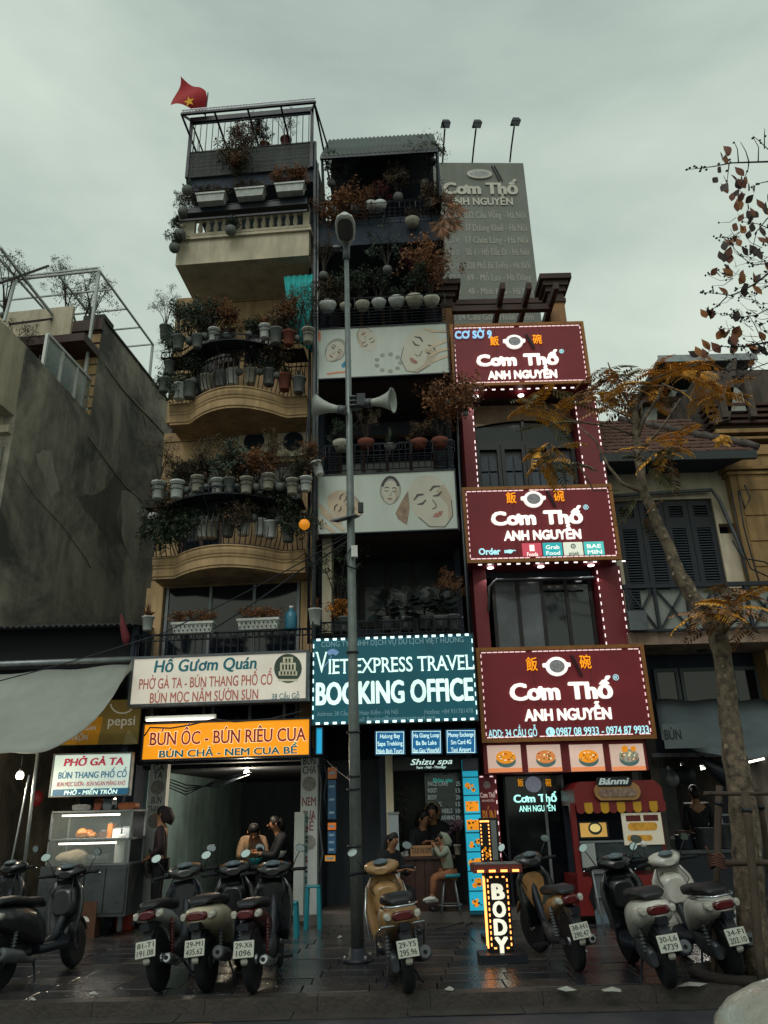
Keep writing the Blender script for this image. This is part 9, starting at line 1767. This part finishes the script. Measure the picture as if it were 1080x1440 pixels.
q = FB.w(*((lambda u: (u[0], 1.2, .06))(FB.uz(356, 1180, 1.2)))); person('person bent over a bowl in a tan patterned coat inside the noodle shop', tuple(q), 10, dict(SIT, neck=(0, -.2, .98), head=(0, -.3, 1.05), face=(0, -.8, -.9)), cloth('tan_check', '7A6450'), cloth('black', '0D0E12'), 1.12, group=None)
q = FB.w(*((lambda u: (u[0], .9, .06))(FB.uz(406, 1180, .9)))); person('person in dark jacket seated in profile beside the tall menu board', tuple(q), -75, dict(SIT, face=(0, -1, -.1)), cloth('navy', '10141C'), cloth('black', '0D0E12'), 1.15)
x, z = FB.uz(372, 1205, .8); t = thing('low_table', 'low steel table between the two seated diners', 'table', FB, (x, .8, .06)); b = MB(); b.box(x - .35, x + .35, .45, 1.0, .72, .75); b.build('table_top', st, t)
for sx_ in (-.3, .3):
 for yv in (.5, .95): b = MB(); b.rod((x + sx_, yv, .06), (x + sx_, yv, .72), .03); b.build('leg', alu, t)
for i, (dx, nm, m_) in enumerate(((-.12, 'teal plastic bowl on the low steel table', mat('teal_plastic', '14707C')), (.28, 'white noodle bowl lifted near the profile diner', white))): tt = thing('bowl', nm, 'bowl', FB, (x + dx, .7, .75 + .1 * i)); b = MB(); b.lathe([(.05, 0), (.1, .07), (.11, .1), (.1, .1), (.06, .03)], (x + dx, .7, .75 + .1 * i), 14); b.build('bowl_body', m_, tt); b = MB(); b.lathe([(.09, .075), (.02, .09)], (x + dx, .7, .75 + .1 * i), 10); b.build('noodles', food_w, tt)
q = FC.w(*((lambda u: (u[0], .35, .0))(FC.uz(587, 1185, .35)))); person('person with glasses and yellow-orange hair clip seated left behind the desk', (q.x, q.y, .13), 30, dict(SIT, face=(.3, -1, -.1)), cloth('black2', '0B0D12'), cloth('black', '0D0E12'), 1.12, hair='long', glasses=True)
q = FC.w(*((lambda u: (u[0], .5, .0))(FC.uz(612, 1180, .5)))); person('person in a pale patterned hood leaning behind the desk', (q.x, q.y, .13), -10, dict(SIT, face=(0, -1, -.4)), cloth('black2', '0B0D12'), cloth('black', '0D0E12'), 1.2, hair='long', hood=cloth('pale_hood', '8A7A68'))
x, z = FC.uz(588, 1163, .3); t = thing('hair_clip', 'yellow and orange bow clip on the glasses wearer', 'hair clip', FC, (x, .3, z)); b = MB()
for s_ in (-1, 1): b.lathe([(.004, -.03), (.03, 0), (.004, .03)], (x + s_ * .035, .25, z), 8); 
b.build('bow', mat('clip_orange', 'C8822A', .6, var=.2), t); b = MB(); b.lathe([(.003, -.015), (.015, 0), (.003, .015)], (x, .24, z), 8); b.build('knot', mat('clip_pink', 'B86A6A', .6, var=0), t)
q = FC.w(*((lambda u: (u[0], -.55, .0))(FC.uz(634, 1270, -.55)))); person('small child in grey-green striped hoodie and tan shorts perched on the stool', (q.x, q.y, .3), -72, dict(SIT, head=(0, -.14, 1.13), neck=(0, -.1, 1.0), ell=(.18, -.25, .82), wrl=(.05, -.3, 1.0), elr=(-.18, -.25, .82), wrr=(-.05, -.3, 1.0), knl=(.1, -.36, .44), anl=(.09, -.42, .1), knr=(-.1, -.33, .42), anr=(-.09, -.3, .05), face=(0, -1, 0)), cloth('striped_green', '7C8274'), cloth('tan_shorts', '7A4E34'), .72, shoes=white, hood=cloth('striped_green', '7C8274'))
q = FC.w(*((lambda u: (u[0], -.55, .0))(FC.uz(633, 1270, -.55)))); t = thing('round_stool', 'teal topped steel stool under the child', 'stool', WF, (q.x, q.y, .13)); b = MB(); b.lathe([(.15, .47), (.17, .49), (.16, .52), (.05, .525)], (q.x, q.y, .13), 16); b.build('seat', mat('teal_plastic', '14707C'), t)
for k_ in range(4): a = .8 + k_ * math.pi / 2; b = MB(); b.tube([(q.x + .1 * math.cos(a), q.y + .1 * math.sin(a), .6), (q.x + .19 * math.cos(a), q.y + .19 * math.sin(a), .13)], .011, 6); b.build('leg', alu, t)
b = MB(); b.tube([(q.x + .165 * math.cos(a), q.y + .165 * math.sin(a), .25) for a in [6.283 * k_ / 14 for k_ in range(15)]], .008, 5, False); b.build('foot_ring', alu, t)
q = FC.w(*((lambda u: (u[0], -1.0, .0))(FC.uz(540, 1200, -1.0)))); person('person with long dark hair half hidden behind the gold-beige scooter', (q.x, q.y, .0), 40, dict(SIT, face=(0, -1, .1)), cloth('black2', '0B0D12'), cloth('black', '0D0E12'), 1.0, hair='long')
q = FE.w(*((lambda u: (u[0], .3, .06))(FE.uz(990, 1200, .3)))); person('person in black top with pale collar standing with back turned in the right shop', tuple(q), 175, STAND, cloth('black3', '0C0F16'), cloth('black', '0D0E12'), 1.03); 
bpy.data.scenes.remove(TS)
# ------------------------------------------------------------------ right hand shop
def pot_(fr, px, py, y, r_, h_, label, m, name='cooking_pot', cat='pot', z=None):
 x, zz = fr.uz(px, py, y); z = zz if z is None else z; t = thing(name, label, cat, fr, (x, y, z)); b = MB(); b.lathe([(r_ * .95, 0), (r_, .02), (r_, h_), (r_ * 1.05, h_ + .01), (r_ * .9, h_ + .02)], (x, y, z), 18); b.build('pot_body', m, t)
 for s_ in (-1, 1): b = MB(); b.tube([(x + s_ * r_, y - .04, z + h_ * .8), (x + s_ * (r_ + .05), y - .03, z + h_ * .8), (x + s_ * (r_ + .05), y + .03, z + h_ * .8), (x + s_ * r_, y + .04, z + h_ * .8)], .008, 5); b.build('handle', alu, t)
 return t
x0, x1 = FE.uz(952, 1250, -.2)[0], FE.uz(1040, 1250, -.2)[0]; t = thing('steel_counter', 'dull steel work counter at the front of the right shop', 'counter', FE, ((x0 + x1) / 2, -.2, 0)); zc0 = .78
b = MB(); b.box(x0, x1 + .6, -.25, .25, zc0, zc0 + .05); b.build('counter_top', st, t); b = MB(); b.box(x0 + .03, x1 + .55, -.2, .2, .15, zc0); b.build('body', darkmet, t)
for xx in (x0 + .05, x1 + .5): b = MB(); b.rod((xx, -.2, 0), (xx, -.2, .8), .04); b.build('leg', alu, t)
for i, (a, r_, h_, nm) in enumerate(((968, .14, .2, 'black pan on the left of the steel counter'), (1000, .17, .3, 'big steel stock pot in the middle of the counter'), (1030, .2, .34, 'widest steel pot behind the left stake'))): pot_(FE, a, 1225, -.05, r_, h_, nm, (darkmet, st, st)[i], z=zc0 + .05)
x, z = FE.uz(955, 1172, .2); t = thing('log_roll', 'brown roll lying on a high shelf in the right shop', 'roll', FE, (x, .2, z)); b = MB(); b.tube([(x - .05, .2, z), (x + .35, .2, z)], .05, 10); b.build('roll', mat('brown_roll', '4E382C', .8, var=.3), t); b = MB(); b.box(x - .1, x + .9, .1, .4, z - .08, z - .05); b.build('shelf_board', st, t)
p, q = FE.uz(1012, 1146, -.1), FE.uz(1027, 1200, -.1); t = thing('step_ladder', 'leaning aluminium frame behind the left tree stake', 'ladder', FE, (q[0], -.1, q[1] - .5)); 
for dx in (0, .2): b = MB(); b.rod((p[0] + dx, -.1, p[1]), (q[0] + dx + .02, -.1, q[1] - .1), .035); b.build('rail', alu, t)
for k_ in (0, .45, .9): b = MB(); xx = p[0] + (q[0] - p[0]) * k_; zz = p[1] + (q[1] - p[1]) * k_; b.rod((xx, -.1, zz), (xx + .22, -.1, zz), .03); b.build('rung', alu, t)
for i, (a, c, s_, nm) in enumerate(((945, 1095, .13, 'left folded steel fan bracket under the awning'), (965, 1090, .16, 'dark wall fan under the awning in the right shop'))):
 x, z = FE.uz(a, c, .1); t = thing('wall_fan', nm, 'fan', FE, (x, .1, z)); b = MB(); b.lathe([(.02, -.05), (s_ * .9, -.02), (s_, 0), (s_ * .9, .03), (.03, .05)], (x, .1, z), 16, 'y'); b.build('fan_cage', darkmet if i else alu, t); b = MB(); b.rod((x, .15, z), (x + .1, .5, z + .2), .04); b.build('bracket', alu, t)
x, z = FE.uz(1018, 1088, -1.0); t = thing('ceiling_loudspeaker', 'black funnel shaped lamp shade hanging beside the tree trunk', 'lamp', FE, (x, -1.0, z)); b = MB(); b.tube([(x - .3, -1, z + .25), (x - .18, -1, z + .12), (x + .02, -1, z - .02), (x + .2, -1, z - .1)], [.03, .1, .17, .12], 12); b.build('shade', blackp, t); b = MB(); b.tube([(x - .3, -1, z + .25), (x - .38, -1, z + .3), (x - .3, -1, z + .38), (x - .35, -1, z + .45)], .012, 5); b.build('hook', darkmet, t)
b = MB(); x0, x1, z0, z1 = FE.R(1010, 1105, 1055, 1160, 2.2); t = thing('notice_board', 'tall black notice board on the right shop wall', 'board', FE, ((x0 + x1) / 2, 2.2, z0)); b.box(x0, x1, 2.2, 2.25, z0, z1); b.build('board', blackp, t); b = MB(); b.box(x0 - .03, x1 + .03, 2.19, 2.2, z0 - .03, z0); b.build('frame', alu, t)
# left shop: dark stools and shelves deeper inside
x, z = FL.uz(52, 1123, 1.0); t = thing('red_lantern', 'dim red lantern deep inside the low shop', 'lantern', FL, (x, 1.0, z)); b = MB(); b.lathe([(.04, -.12), (.09, -.04), (.09, .06), (.04, .12)], (x, 1.0, z), 12); b.build('lantern_body', glow('dim_red_lantern', '5A1418', .25, '5A1418'), t); b = MB(); b.rod((x, 1, z + .12), (x, 1, z + .5), .01); b.build('cord', darkmet, t)
# service cables running down between the houses
for i, (fr, y, pts, r_, nm) in enumerate(((FC, -.9, ((641, 545), (646, 660), (652, 760), (660, 890)), .018, 'thick grey cable bundle down the left side of the red house'), (FC, -.92, ((638, 455), (641, 560), (649, 700), (664, 890)), .009, 'thin black cable beside the cable bundle of the red house'), (FC, -.9, ((443, 540), (446, 600), (441, 660), (444, 755)), .012, 'black cable hugging the left edge of the face billboards'), (FB, -1.1, ((437, 545), (430, 620), (438, 700), (432, 770), (440, 800)), .01, 'slack black cable by the drainpipe'), (FC, -.3, ((447, 1075), (452, 1100), (449, 1160), (454, 1200), (448, 1230)), .012, 'tangled cable hanging in the alley mouth'), (FC, -.35, ((452, 1062), (460, 1090), (456, 1120), (462, 1150)), .02, 'pale rag and cable bundle on the alley corner'))):
 P = [(fr.uz(a, c, y)[0], y, fr.uz(a, c, y)[1]) for a, c in pts]; t = thing('service_cable', nm, 'cable', fr, P[-1], 'service cables'); b = MB(); b.tube(P, r_, 6); b.build('wire', (greymet, darkmet)[i % 2], t)
